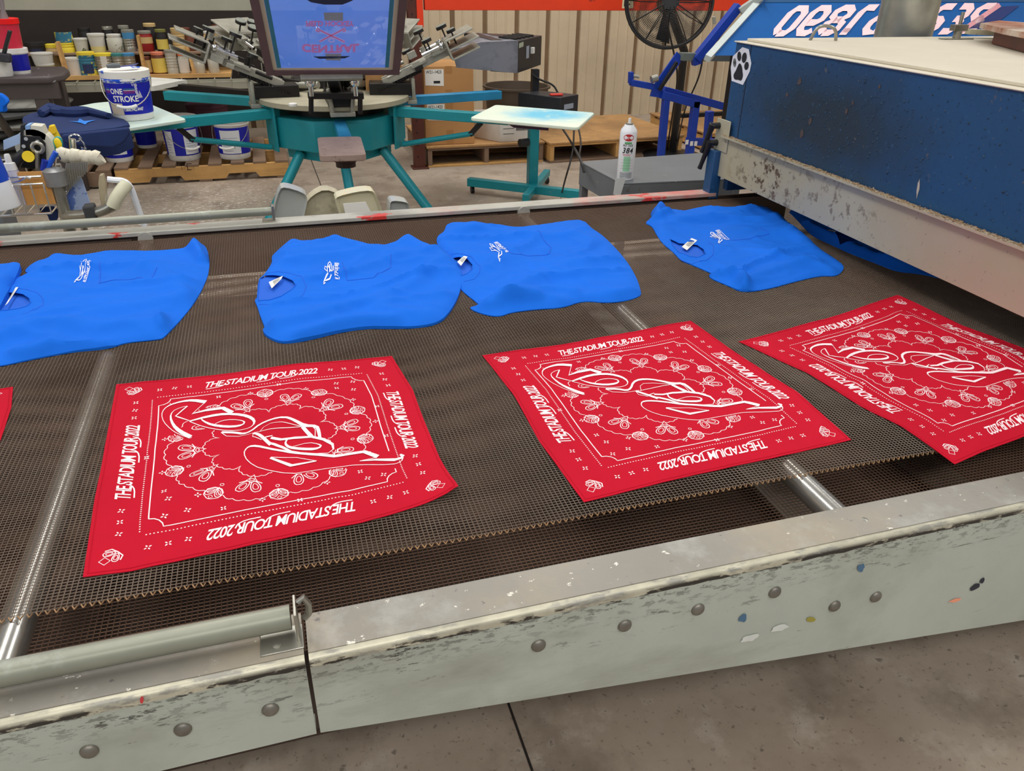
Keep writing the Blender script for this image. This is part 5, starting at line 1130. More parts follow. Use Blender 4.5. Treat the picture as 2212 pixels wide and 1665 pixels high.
# navy t-shirt pulled over the outer end of the platen, with a second garment behind
nv = thing('navy_t_shirt', 'navy t-shirt with light blue star print stretched over the platen end', 't-shirt', PZ(150, 280, .80))
top = smooth([PZ(x, y, .812) for x, y in [(52, 248), (110, 236), (235, 240), (276, 262), (281, 272), (130, 290), (62, 286), (47, 262)]], 1, True)
b = MB(); lo = [V(p.x, p.y, .70 - .02 * math.sin(i * .9)) for i, p in enumerate(top)]; n = len(top); cc = sum(top, Vector()) / n
inn = [cc + (p - cc) * .9 + V(0, 0, .006) for p in top]
b.add(inn + top + [p + V(0, -.004, -.02) for p in top] + lo, [tuple(range(n))] + [(r_ * n + i, r_ * n + (i + 1) % n, (r_ + 1) * n + (i + 1) % n, (r_ + 1) * n + i) for r_ in range(3) for i in range(n)])
q = [PZ(x, y, .70) for x, y in [(135, 330), (255, 316)]]
b.build('body', m_navy, nv, sm=True)
b = MB(); A, B_, C_, D = PZ(140, 291, .81), PZ(280, 274, .81), PZ(276, 296, .66), PZ(196, 326, .62)
pl_ = [PY(132, 292, A.y - .02), PY(278, 276, A.y - .02), PY(281, 290, A.y - .02), PY(268, 308, A.y - .02), PY(246, 320, A.y - .02), PY(200, 317, A.y - .02), PY(150, 312, A.y - .02), PY(132, 304, A.y - .02)]
b.prism(pl_, (0, .03, 0)); b.build('hanging_front', m_navy, nv, bev=.008)
b = MB(); pp = lambda x, y: PZ(x, y, .8215); 
star = [(148, 261), (168, 262), (172, 256), (182, 261), (207, 259), (190, 264), (184, 269), (174, 265)]; b.add([pp(x, y) for x, y in star], [tuple(range(8))]); b.build('star_print', C('light_blue_print', (40, 130, 230)), nv)
b = MB()
for (q0, r0) in ([(92, 246), (110, 236), (125, 244), (150, 241), (180, 238), (205, 243), (235, 250)], .02), ([(88, 244), (108, 232), (118, 238), (160, 246), (196, 240)], .026):
    P_ = smooth([PZ(x, y, .835) for x, y in q0], 2); b.tube(P_, [r0 * (.5 + .5 * math.sin(math.pi * i / (len(P_) - 1))) + .004 for i in range(len(P_))], 8)
b.build('bunched_sleeves', m_navy, nv, sm=True)
# ---- pallets
def pallet(label, p0, px_, Lx, Ly, cols, H=.14, deck=None, dz=0):
    t = thing('wooden_pallet', label, 'pallet', (p0[0], p0[1], dz)); R = Matrix.Rotation(px_, 3, 'Z'); O = Vector((p0[0], p0[1], dz))
    def bb(x0, y0, z0, x1, y1, z1, nm, m):
        b = MB(); b.box(O + R @ Vector(((x0 + x1) / 2, (y0 + y1) / 2, (z0 + z1) / 2)), (x1 - x0, y1 - y0, z1 - z0), R=R); return b.build(nm, m, t, bev=.003)
    for i in range(7):
        a = Ly * i / 6 * .925
        bb(0, a, H - .02, Lx, a + Ly * .075, H, 'deck_board', cols[(i + 0) % len(cols)])
    for i in range(3): a = (Ly - .1) * i / 2; bb(0, a, 0, Lx, a + .1, .018, 'bottom_board', cols[-1])
    for i in range(3): a = (Lx - .04) * i / 2; bb(a, 0, .018, a + .04, Ly, H - .02, 'stringer', cols[0])
    if deck: bb(-.01, -.01, H + .001, Lx + .01, Ly + .01, H + .019, 'osb_sheet', deck)
    return t, O, R
def pallet_long(label, x0, x1, Yf, Ly, m1, m2, H=.14):     # stringer side faces the camera
    t = thing('wooden_pallet', label, 'pallet', ((x0 + x1) / 2, Yf, 0)); 
    def bb(a, c, nm, m): b = MB(); b.bx(a, c); return b.build(nm, m, t, bev=.003)
    for i in range(8): a = x0 + (x1 - x0 - .1) * i / 7; bb((a, Yf, H - .02), (a + .1, Yf + Ly, H), 'deck_board', m2)
    for i in range(3):
        y = Yf + (Ly - .045) * i / 2; b = MB(); L = x1 - x0
        prof = [(0, .02), (L, .02), (L, H - .02), (0, H - .02)]; prof = [(0, .018), (L * .18, .018), (L * .2, .055), (L * .36, .055), (L * .38, .018), (L * .62, .018), (L * .64, .055), (L * .8, .055), (L * .82, .018), (L, .018), (L, H - .02), (0, H - .02)]
        b.prism([V(x0 + u, y, v) for u, v in prof], (0, .045, 0)); bb_ = b.build('stringer', m1, t)
    for i in range(3): a = x0 + (x1 - x0 - .1) * i / 2; bb((a, Yf, 0), (a + .1, Yf + Ly, .018), 'bottom_board', m2)
    return t
pl = pallet_long('honey-coloured pallet under the blue and white buckets, with an inked stamp on its side', PZ(268, 378, 0).x, PZ(622, 360, 0).x, 6.55, 1.0, m_wood, m_wood2)
b = MB(); 
for (x, y, w, h) in ((392, 357, 1, 10), (397, 357, 1, 8), (404, 353, 10, 1), (404, 366, 10, 1), (404, 353, 1, 13), (414, 353, 1, 5), (417, 358, 1, 8)): p, q = PY(x, y, 6.549), PY(x + w, y + h, 6.549); b.add([V(p.x, 6.548, p.z), V(q.x, 6.548, p.z), V(q.x, 6.548, q.z), V(p.x, 6.548, q.z)], [(0, 1, 2, 3)])
b.build('inked_stamp', m_dark, pl)
pallet_long('grey weathered pallet left of the honey-coloured one', -2.35, PZ(268, 378, 0).x - .02, 6.5, 1.0, m_wood2, m_wood2)
def pail5(label, x0, x1, yt, yb, Y, labels, rot=0, hd=True, seed=0):
    pb = PY((x0 + x1) / 2, yb, Y); pb.z = .141; r = (PY(x1, yb, Y).x - PY(x0, yb, Y).x) / 2 / .97; h = r * 2.35
    t = bucket(label, Vector((pb.x, Y, .141)), r, h, m_bucketblue, rot=rot, handle=hd, group='blue and white buckets on the pallet')
    c = Vector((pb.x, Y, .141))
    for (a0, a1, z0, z1) in labels:
        b = MB(); wrap(b, onpail(c, r, h, -math.pi / 2 + a0, -math.pi / 2 + a1, z0, z1, .003)); lb = b.build('paper_label', m_bl2, t)
        b = MB()
        for k in range(6):
            zz = z0 + (z1 - z0) * (.12 + .11 * k); wrap(b, onpail(c, r, h, -math.pi / 2 + a0 + (a1 - a0) * .12, -math.pi / 2 + a0 + (a1 - a0) * (.6 + .25 * ((k * 7 + seed) % 3) / 2), zz, zz + .008, .004), 4)
        b.build('label_text', C('grey_blue_text', (110, 118, 160)), lb)
    return t
pail5('blue and white bucket partly hidden below the navy t-shirt', 226, 293, 250, 343, 6.82, [(-.55, .75, .22, .66)], seed=1, hd=False)
pail5('blue and white bucket farther back, between the navy t-shirt and its neighbours', 296, 343, 250, 318, 7.3, [], hd=False)
t_ = pail5('blue and white bucket with two upright labels, white bail handle hanging to the right', 362, 440, 232, 344, 6.78, [(-1.0, -.45, .13, .7), (.2, 1.1, .16, .72)], rot=.5, seed=2)
pail5('rightmost blue and white bucket, one wide label facing forward', 472, 547, 262, 340, 6.75, [(-.75, .45, .15, .7)], rot=-.3, seed=3)
# grey lids and empty pails stacked under the rack
k_ = thing('dark_tub', 'maroon tub standing behind the buckets on the pallet', 'tub', (PY(450, 250, 7.4).x, 7.4, .141)); MB().lathe((PY(450, 250, 7.4).x, 7.4, .141), [(.15, 0), (.17, .3), (.175, .3), (.175, .32)], 24).build('container', C('maroon_plastic', (80, 46, 60)), k_, sm=True)
m_gl = [mat('grey_sheet_a', (150, 152, 150), .35, 0, .15, 4), mat('grey_sheet_b', (116, 118, 120), .35, 0, .15, 4), mat('grey_sheet_c', (178, 178, 172), .4, 0, .15, 4)]
rnd = random.Random(9)
for k in range(12):
    x = -2.15 + .18 * (k % 3); y = 6.9 + .2 * (k % 2); z = .141 + .035 * k
    t_ = MB().loft([((x, y, z + .006 * 1), .30), ((x, y, z + .03), .33), ((x, y, z + .034), .32)], 24).build('stacked_lid', m_gl[k % 3], None, sm=True, loc=(x, y, z))
    tag(t_, 'one of the round grey plastic lids stacked under the rack at the left', 'lid', 'grey lids stacked under the rack')
for k in range(6):
    x = -1.45 + .05 * (k % 2); y = 7.45; z = .141 + .04 * k
    t_ = MB().loft([((x, y, z), .26), ((x, y, z + .032), .29)], 24).build('nested_tray', m_gl[(k + 1) % 3], None, sm=True, loc=(x, y, z)); tag(t_, 'one of the dim grey trays nested under the rack behind the navy t-shirt', 'tray', 'grey trays nested under the rack')
# ---- right-hand pallets with boards, boxes
pt = pallet('pallet with a thick board on top, carrying the cardboard boxes', (1.27, 6.62), 0, 1.05, 1.0, [m_wood2, m_wood], H=.16, deck=m_osb)
pt2 = pallet('pale pallet with a wide stained board, right of the box pallet', (2.36, 6.55), .06, 1.35, 1.15, [m_wood, m_wood2], H=.16, deck=m_osb)
pt3 = pallet('third pallet with stained board, running behind the blue press frame', (3.98, 6.66), .03, 1.5, 1.15, [m_wood, m_wood2], H=.16, deck=m_osb)
def carton(label, x0, x1, yt, yb, Y, D, z0, m=m_card, text='W21-1423', group=None, sticker=None):
    A = PY(x0, yb, Y); B_ = PY(x1, yb, Y); h = PY(x0, yt, Y).z - PY(x0, yb, Y).z; t = thing('cardboard_box', label, 'box', ((A.x + B_.x) / 2, Y, z0), group)
    b = MB(); b.bx((A.x, Y, z0), (B_.x, Y + D, z0 + h)); b.build('carton', m, t, bev=.004)
    b = MB(); mx = (A.x + B_.x) / 2; b.bx((mx - .03, Y - .001, z0 + h * .0), (mx + .03, Y, z0 + h * .35)); b.bx((mx - .03, Y - .001, z0 + h * .8), (mx + .03, Y, z0 + h)); b.build('packing_tape', m_card2, t)
    if sticker:
        u0, u1, v0, v1 = sticker; W_ = B_.x - A.x; b = MB(); q = lambda u, v, e=.002: V(A.x + W_ * u, Y - e, z0 + h * v)
        b.add([q(u0, v0), q(u1, v0 - .03), q(u1, v1), q(u0, v1)], [(0, 1, 2, 3)]); st = b.build('shipping_label', m_label, t)
        b = MB(); lettering(b, text, plane_fn(q(u0 + .02, v1 - (v1 - v0) * .27, .003), (W_ * (u1 - u0) * .82, 0, 0), (0, 0, h * (v1 - v0) * .2)), .01); b.build('label_code', m_black_ink, st)
        b = MB(); b.add([q(u0 + (u1 - u0) * .45, v0 + .05, .003), q(u0 + (u1 - u0) * .8, v0 + .05, .003), q(u0 + (u1 - u0) * .8, v0 + .12, .003), q(u0 + (u1 - u0) * .45, v0 + .12, .003)], [(0, 1, 2, 3)]); b.build('barcode', m_black_ink, st)
    return t, z0 + h
zb2 = .16 + .0205
t_, zz_ = carton('lower cardboard box of the two beside the brown rack post', 920, 1025, 228, 320, 6.66, .5, zb2, sticker=(.05, .40, .60, .96))
carton('upper cardboard box beside the brown rack post, white label at its top left', 917, 1023, 150, 228, 6.66, .5, zz_ + .001, sticker=(.03, .40, .48, .92))
# white carton with barcodes
wb = thing('white_carton', 'open white carton with barcodes, on the pallet right of the cardboard boxes', 'box', PY(1080, 317, 6.66)); A = PY(1080, 316, 6.66); A.z = zb2; B_ = PY(1166, 316, 6.66); D_ = Vector((-.24, .36, 0)); h = .22
b = MB(); b.prism([V(A.x, A.y, zb2), V(B_.x, A.y, zb2), V(B_.x, A.y, zb2) + D_, V(A.x, A.y, zb2) + D_], (0, 0, h)); b.build('carton', mat('white_card', (216, 214, 208), .6), wb, bev=.003)
b = MB(); 
for (u, v) in ((.42, .62), (.42, .42), (.08, .75), (.08, .5), (.08, .3)):
    for k in range(9 if u > .2 else 1): w = .008 if u > .2 else .1; b.add([V(A.x + .35 * u + k * .012, A.y - .0015, zb2 + h * v), V(A.x + .35 * u + k * .012 + w, A.y - .0015, zb2 + h * v), V(A.x + .35 * u + k * .012 + w, A.y - .0015, zb2 + h * (v + (.1 if u > .2 else .02))), V(A.x + .35 * u + k * .012, A.y - .0015, zb2 + h * (v + (.1 if u > .2 else .02)))], [(0, 1, 2, 3)])
b.build('barcode', m_black_ink, wb)
tub_ = thing('round_bin', 'round dark bin behind the white carton', 'bin', (PY(1115, 230, 7.3).x, 7.3, zb2)); MB().lathe((PY(1115, 230, 7.3).x, 7.3, zb2), [(.26, 0), (.30, .36), (.32, .365), (.32, .38), (.295, .38), (.28, .3)], 32, caps=False).build('drum', mat('brown_bin', (78, 66, 54), .6), tub_, sm=True)
# carton standing on the press ring
k_ = thing('open_carton', 'small open cardboard carton with a yellow-handled tool, standing on the press ring', 'box', PZ(790, 215, .84)); O = Vector((.62, 5.22, .836))
b = MB()
for a, c in (((0, 0), (.24, .02)), ((.24, .02), (.27, .26)), ((.27, .26), (.03, .25)), ((.03, .25), (0, 0))): b.beam(O + V(a[0], a[1], .07), O + V(c[0], c[1], .07), .004, .14)
b.bx(O + V(.02, .02, 0), O + V(.25, .24, .004)); b.beam(O + V(.0, 0, .14), O + V(-.10, -.03, .17), .20, .003); b.build('carton', m_card, k_)
MB().tube([O + V(.10, .05, .12), O + V(.20, -.02, .22)], .016, 8).build('yellow_tool', K['y'], k_, sm=True)
k_ = thing('plastic_disc', 'small white round cap on the press ring', 'cap', (.13, 4.86, .836)); p = PZ(633, 227, .84); k_.location = (p.x, p.y, .836); k_['_o'] = Vector((p.x, p.y, .836)); MB().lathe((p.x, p.y, .836), [(.024, 0), (.024, .012), (.02, .015)], 20).build('cap_shell', m_white, k_, sm=True)
# ---- flash curing unit and its teal stand
fl = thing('flash_curing_unit', 'black flash curing heater on a rolling teal stand, in front of the ribbed wall', 'heater', (1.88, 5.6, 0))
m_fl = mat('dusty_black_hood', (62, 64, 72), .55, 0, .12, 6, layers=[dict(col=(124, 126, 136), s=3.2, lo=.38, hi=.58)]); m_flb = mat('black_painted_box', (34, 36, 42), .45, 0, .15, 5, layers=[dict(col=(90, 84, 80), s=16, lo=.66, hi=.7, amt=.7)])
YF = 5.45; P_ = [PY(x, y, YF) for x, y in ((1119, 89), (1119, 158), (989, 146), (975, 112), (1022, 97), (1080, 84))]
cz_top = PY(1119, 89, YF).z; czb = PY(1119, 158, YF).z; X0 = PY(1119, 120, YF).x
bk_ = V(.32, .44, 0); lf = V(PY(980, 130, YF + .35).x, YF + .35, 0)
top = [V(X0, YF, cz_top), V(X0, YF, cz_top) + bk_, V(X0 - .12, YF + .46, cz_top + .0), V(X0 - .14, YF + .10, cz_top)]
b = MB(); a_, b2, c2, d2 = V(X0, YF, czb), V(X0, YF, czb) + bk_, V(X0 - .18, YF + .62, czb), V(X0 - .18, YF + .14, czb)
b.prism([V(X0, YF, czb), V(X0, YF, czb) + bk_, V(X0 - .2, YF + .75, czb), V(X0 - .16, YF + .12, czb)], (0, 0, cz_top - czb)); b.build('control_head', m_flb, fl, bev=.004)
b = MB(); L0 = PY(976, 108, YF + .10); L1 = PY(986, 146, YF + .10)
Lm = PY(1040, 91, YF + .05)
vs = [V(X0 - .002, YF - .004, czb), V(X0 - .002, YF - .004, cz_top + .004), V(Lm.x, YF + .05, Lm.z), V(L0.x, YF + .10, L0.z), V(L1.x, YF + .10, L1.z), V(X0 - .1, YF + .72, czb), V(X0 - .1, YF + .72, cz_top), V(L0.x + .1, YF + .6, L0.z), V(L1.x + .1, YF + .6, L1.z)]
b.add(vs, [(0, 1, 2, 3, 4), (5, 6, 7, 8), (1, 2, 3, 7, 6), (0, 4, 8, 5), (3, 4, 8, 7)]); b.build('heater_hood', m_fl, fl)
b = MB(); nrmf = V(bk_.y, -bk_.x, 0).normalized()
def onf(u, v, e=.002): return V(X0, YF, czb) + bk_ * u + V(0, 0, (cz_top - czb) * v) + nrmf * e
b.add([onf(.32, .38), onf(.44, .38), onf(.44, .78), onf(.32, .78)], [(0, 1, 2, 3)]); b.build('switch_plate', C('pale_plate', (150, 160, 174)), fl)
b = MB(); b.prism([onf(.5, .5, .001), onf(.58, .5, .001), onf(.58, .7, .001), onf(.5, .7, .001)], nrmf * .02); b.build('knob', m_white, fl, bev=.002)
b = MB(); b.add([onf(.02, .78), onf(.2, .8), onf(.2, .95), onf(.02, .93)], [(0, 1, 2, 3)]); b.build('rating_label', C('green_grey_label', (170, 180, 160)), fl)
b = MB(); 
for k in range(5): b.tube([V(X0 + .02 + .05 * k, YF + .1 + .06 * k, cz_top + .006), V(X0 - .08 + .05 * k, YF + .2 + .06 * k, cz_top + .012)], .008, 6)
b.build('vent_slots', m_dark, fl)
px0 = PY(1155, 190, YF + .2); MB().beam(V(px0.x, YF + .2, .62), V(px0.x, YF + .2, czb), .05, .05).build('post', m_flb, fl)
b = MB(); q = [PZ(x, y, PY(1119, 197, YF + .1).z) for x, y in ((1119, 204), (1211, 209), (1250, 204), (1160, 196))]; Zc = PY(1119, 204, YF).z; q = [PZ(x, y, Zc) for x, y in ((1119, 200), (1211, 211), (1250, 204), (1165, 195))]
b.prism(q, (0, 0, -.17)); b.build('control_box', m_flb, fl, bev=.004); 
b = MB(); A, B_ = q[1], q[2]; b.add([A.lerp(B_, .2) + V(.001, -.002, -.05), A.lerp(B_, .72) + V(.001, -.002, -.05), A.lerp(B_, .72) + V(.001, -.002, -.085), A.lerp(B_, .2) + V(.001, -.002, -.085)], [(0, 1, 2, 3)]); b.build('maker_plate', C('pale_plate', (150, 160, 174)), fl)
b = MB(); b.box(q[1] + V(.0, .09, .008), (.09, .04, .012)); b.build('red_clip', C('red_clip', (214, 60, 50)), fl, bev=.003)
SX2 = PY(1152, 300, 5.5); b = MB(); b.beam(V(SX2.x, 5.5, .03), V(SX2.x, 5.5, .62), .07, .07); b.build('teal_post', m_teal, fl, bev=.004)
b = MB(); b.cyl(V(SX2.x - .05, 5.47, .42), V(SX2.x - .12, 5.45, .42), .028, n=10); b.build('height_knob', m_black, fl)
f1, f2 = PZ(1012, 392, .09), PZ(1255, 420, .09); MB().beam(V(f1.x, f1.y, .09), V(f2.x, f2.y, .09), .06, .06).build('base_bar', m_teal, fl, bev=.004)
f3, f4 = PZ(1135, 428, .09), PZ(1182, 372, .09); MB().beam(f3, f4, .05, .05).build('base_bar', m_teal, fl, bev=.004)
for p in (f1 + V(.03, 0, 0), f2 - V(.03, 0, 0), f4): b = MB(); b.cyl((p.x, p.y, .03), (p.x, p.y, .065), .008, n=8); b.cyl((p.x - .012, p.y, .027), (p.x + .012, p.y, .027), .027, n=16); b.build('castor', m_black, fl, sm=True)
def cable(label, pts, r=.006, name='power_cable', cat='cable'):
    p = smooth(pts, 3); o = MB().tube(p, r, 6).build(name, m_cable, None, sm=True, loc=pts[-1]); tag(o, label, cat); return o
cable('thick black cable looping from the heater head down to its control box', [PY(1148, 160, 5.6), PY(1165, 172, 5.6), PY(1195, 182, 5.58), PY(1205, 200, 5.55)], .008)
cable('black cable hanging below the right platen and crossing to the grey table', [PY(1215, 278, 5.0), PY(1230, 300, 4.6), PY(1255, 345, 3.4), PY(1262, 372, 3.36)], .007)
cable('black cable hanging straight down to the floor beside the grey table', [PY(1240, 278, 5.0), PY(1238, 330, 4.9), PY(1220, 390, 4.8), PZ(1212, 425, .01)], .006)
cable('black cable curving on the right below the platen', [PY(1250, 278, 5.1), PY(1256, 310, 4.8), PY(1250, 340, 4.2), PY(1262, 360, 3.5)], .006)
# ---- floor fan
fan = thing('pedestal_fan', 'large round black wire-cage pedestal fan in front of the ribbed wall', 'fan', PZ(1452, 338, 0)); FC = PY(1446, 2, 6.0); RF = (PY(1446, 2, 6.0) - PY(1446, 107, 6.0)).length * .96
ax = Vector((-.35, -.93, .12)).normalized(); fx, fy, fz = frame(ax)
def FP(r, a, d=0): return FC + fx * r * math.cos(a) + fy * r * math.sin(a) + ax * d
b = MB(); b.tube([FP(RF, k * math.pi / 24) for k in range(48)], .011, 6, closed=True)
for d in (-.07, .07): b.tube([FP(RF * .97, k * math.pi / 24, d) for k in range(48)], .006, 5, closed=True)
for sgn in (1, -1):
    for k in range(12): a = k * math.pi / 6; b.tube([FP(.05, a, .10 * sgn), FP(RF * .6, a, .10 * sgn), FP(RF, a, 0)], .004, 5)
b.build('cage_frame', m_black, fan, sm=True)
b = MB(); 
for k in range(24): r = .08 + (RF - .08) * k / 24; d = .10 * (1 - (r / RF) ** 3); b.tube([FP(r, j * math.pi / 20, d) for j in range(40)], .0022, 3, closed=True); b.tube([FP(r, j * math.pi / 20, -d) for j in range(40)], .0022, 3, closed=True)
o = b.build('cage_wires', mat('cage_wire', (60, 58, 56), .5, .3), fan); o['kind'] = 'stuff'
for k in range(3):
    b = MB(); a = k * 2.094 + .35; vs = [FP(.07, a - .35, .02), FP(RF * .86, a - .12, .05), FP(RF * .9, a + .28, -.03), FP(.07, a + .3, -.02)]; b.add(vs, [(0, 1, 2, 3)]); b.build('blade', m_black, fan, thick=.004)
MB().loft([(FC + ax * .1, .07), (FC - ax * .16, .08)], 20).build('motor', m_black, fan, sm=True)
fb = PZ(1452, 338, 0); MB().tube([FC - ax * .12, PY(1478, 110, 6.2), V(fb.x, fb.y, .03)], .035, 12).build('pole', m_black, fan, sm=True)
MB().lathe((fb.x, fb.y, 0), [(.28, 0), (.28, .02), (.05, .05)], 24).build('base', m_black, fan, sm=True)
cable('black lead running down beside the fan pole', [PY(1432, 10, 5.8), PY(1450, 90, 5.8), PY(1466, 160, 5.9), PY(1455, 230, 6.0), PZ(1440, 330, .01)], .007, 'fan_lead')
cable('long black lead looping in front of the blue press posts', [PY(1518, 125, 5.0), PY(1512, 160, 5.1), PY(1500, 190, 5.2), PY(1478, 235, 5.3), PZ(1462, 320, .01)], .006, 'hanging_lead')
# ---- royal blue single-arm press
YB = 5.0
bp = thing('tabletop_press', 'royal blue steel press frame with raised arm, beside the pedestal fan', 'press frame', PZ(1455, 345, 0))
def bar(name, a, c, Ya, Yb_, w, h=None, m=m_royal, par=bp): return MB().beam(PY(*a, Ya), PY(*c, Yb_), w, h or w).build(name, m, par, bev=.003)
bar('post', (1439, 208), (1424, 372), YB, YB, .045); bar('post', (1503, 218), (1484, 372), YB, YB, .05); bar('post', (1533, 240), (1522, 372), YB + .3, YB + .3, .05)
bar('top_rail', (1428, 204), (1508, 226), YB, YB, .05, .05); bar('long_rail', (1432, 194), (1600, 240), YB + .1, YB + .1, .05, .05); bar('cross_rail', (1485, 305), (1560, 308), YB, YB + .1, .05, .05)
bar('rear_rail', (1470, 250), (1600, 243), YB + .5, YB + .5, .04, .03, m_blk)
b = MB(); b.prism([PY(x, y, YB) for x, y in ((1405, 208), (1412, 185), (1463, 112), (1472, 122), (1470, 135), (1432, 190), (1432, 212))], (0, .012, 0)); b.build('pivot_plate', m_royal, bp)
bar('gas_strut', (1424, 195), (1462, 134), YB - .03, YB - .03, .022, None, m_blk); bar('stub_arm', (1362, 178), (1410, 187), YB, YB, .04, .04); bar('stub_end', (1363, 155), (1362, 180), YB, YB, .03, .03)
MB().cyl(PY(1366, 163, YB), PY(1380, 166, YB), .010, n=8).build('bolt', m_alu, bp); MB().cyl(PY(1407, 172, YB - .03), PY(1420, 168, YB - .03), .024, n=12).build('pivot_bolt', m_steel, bp)
bar('raised_arm', (1503, 128), (1596, 12), YB, YB - .05, .085, .05); bar('raised_arm_side', (1496, 134), (1512, 128), YB, YB, .05, .05)
bar('cross_tube', (1470, 122), (1590, 124), YB, YB + .1, .055, .05, C('grey_green_tube', (104, 112, 104)), bp)
b = MB(); b.prism([PY(x, y, YB - .1) for x, y in ((1596, 42), (1610, 28), (1646, 30), (1640, 44), (1606, 56))], (0, .01, 0)); b.build('squeegee_holder', mat('inky_beige', (150, 136, 112), .7, 0, .25, 20), bp)
b = MB(); b.prism([PY(x, y, YB - .11) for x, y in ((1592, 46), (1605, 34), (1612, 36), (1600, 52))], (0, .01, 0)); b.build('red_tape', C('red_tape', (190, 44, 50)), bp)
bar('pale_arm', (1598, 24), (1652, -12), YB - .1, YB - .15, .07, .04, C('pale_grey_arm', (170, 176, 172)), bp)
MB().cyl(PY(1340 + 202, 36 + 0, YB - .2), PY(1543, 52, YB - .2), .012, n=8).build('thumb_screw', m_alu, bp)
for (x, y) in ((1484, 307), (1494, 310), (1503, 310)): p = PY(x, y, YB - .03); b = MB(); b.bx(p - V(.012, 0, .016), p + V(.012, .001, .016)); b.build('sticker', m_label, bp)
# ---- oversized screen leaning behind the dryer
gs = thing('large_printing_screen', 'oversized blue printing screen with pale pink back-to-front lettering, behind the dryer', 'screen', PY(1900, 110, 4.4))
G0, G1, G3 = PY(1540, 120, 4.4), PY(2420, 118, 4.3), PY(1668, -22, 5.0); gu = G1 - G0; gv = G3 - G0; gn = gu.cross(gv).normalized()
if gn.y > 0: gn = -gn
def GP(u, v, e=0): return G0 + gu * u + gv * v + gn * e
def gpx(x, y, e): d = ray(x, y); Q = G0 + gn * e; t = (Q - Vector((0, 0, CZ))).dot(gn) / d.dot(gn); return Vector((0, 0, CZ)) + d * t
b = MB(); b.add([GP(0, 0), GP(1, 0), GP(1, 1), GP(0, 1)], [(0, 1, 2, 3)]); sb = b.build('mesh_fabric', mat('big_screen_blue', (30, 112, 200), .45, 0, .1, 1.5), gs); translucent(sb.data.materials[0], .5)
for (u0, v0, u1, v1) in ((-.012, -.04, 0, 1.04), (1, -.04, 1.012, 1.04)):
    b = MB(); b.beam(GP((u0 + u1) / 2, v0, .0), GP((u0 + u1) / 2, v1, .0), gu.length * .012, .035, gn); b.build('frame_side', C('pale_frame', (196, 206, 204)), gs)
b = MB(); b.beam(GP(0, 1.02), GP(1, 1.02), .05, .035, gn); b.build('frame_top', C('pale_frame', (196, 206, 204)), gs)
b = MB(); b.add([gpx(x, y, .003) for x, y in ((1657, -6), (2320, -6), (2300, 4), (1650, 5))], [(0, 1, 2, 3)]); b.build('dark_band', C('dark_blue_band', (22, 74, 120)), gs)
b = MB(); m_lp = C('pale_pink_print', (244, 208, 214))
T_ = [('O', 1679, 1746), ('e', 1727, 1797), ('8', 1778, 1848), ('r', 1826, 1905), ('a', 1862, 1925), ('s', 1905, 1965), ('3', 2030, 2092), ('S', 2070, 2132)]
def qd(x0, x1, sk, yb, yt): return lambda u, v: gpx(x0 + (x1 - x0) * u + sk * v, yb + (yt - yb) * v, .006)
m_lt = []
BL_ = {'O': [[(.3, 0), (.75, 0), (.95, .2), (.95, .8), (.7, 1), (.25, 1), (.05, .8), (.05, .2), (.3, 0)]],
 'e': [[(.9, .12), (.7, 0), (.3, 0), (.05, .2), (.05, .8), (.25, 1), (.7, 1), (.95, .8), (.95, .55), (.7, .42), (.2, .42)]],
 '8': [[(.3, 0), (.7, 0), (.95, .15), (.95, .38), (.7, .52), (.95, .68), (.95, .85), (.7, 1), (.3, 1), (.05, .85), (.05, .68), (.3, .52), (.05, .38), (.05, .15), (.3, 0)], [(.3, .52), (.7, .52)]],
 'r': [[(.0, .04), (.6, .04)], [(.3, 0), (.3, .8), (.5, 1), (1.25, 1)]],
 'a': [[(.85, .6), (.3, .6), (.05, .42), (.05, .18), (.3, 0), (.95, 0), (.95, .75), (.75, 1), (.25, 1)]],
 's': [[(0, .02), (.65, .02), (.9, .18), (.9, .38), (.65, .5), (.3, .5), (.05, .65), (.05, .85), (.3, 1), (.95, 1)]],
 '3': [[(.05, 0), (.65, 0), (.9, .18), (.9, .36), (.65, .5), (.3, .5)], [(.65, .5), (.9, .66), (.9, .85), (.65, 1), (.05, 1)]]}
for ch, a_, c_ in (('O', 1669, 1703), ('e', 1718, 1752), ('8', 1767, 1803), ('r', 1816, 1842), ('a', 1862, 1892), ('s', 1906, 1940), ('s', 1986, 2018), ('3', 2030, 2060), ('s', 2074, 2104)):
    b = MB(); f_ = qd(a_, c_, 46, 72 - (a_ - 1665) * .012, 18 - (a_ - 1665) * .012)
    for st_ in BL_[ch]: ribbon(b, [(x_ * (c_ - a_) / 10., y_ * 5.4) for x_, y_ in st_], 1.45, lambda x_, y_: f_(x_ * 10 / (c_ - a_), y_ / 5.4))
    b.build('letter', m_lp, gs)
b = MB(); ribbon(b, [(2074., 69.), (2160., 10.)], 10, lambda x, y: gpx(x, y, .006)); b.build('letter_slash', mat('rose_print', (214, 150, 160), .6), gs)
b = MB(); b.add([gpx(x, y, .006) for x, y in ((2092, 62), (2165, 14), (2202, 12), (2140, 60))], [(0, 1, 2, 3)]); b.build('dark_shape', C('navy_print', (18, 44, 108)), gs)
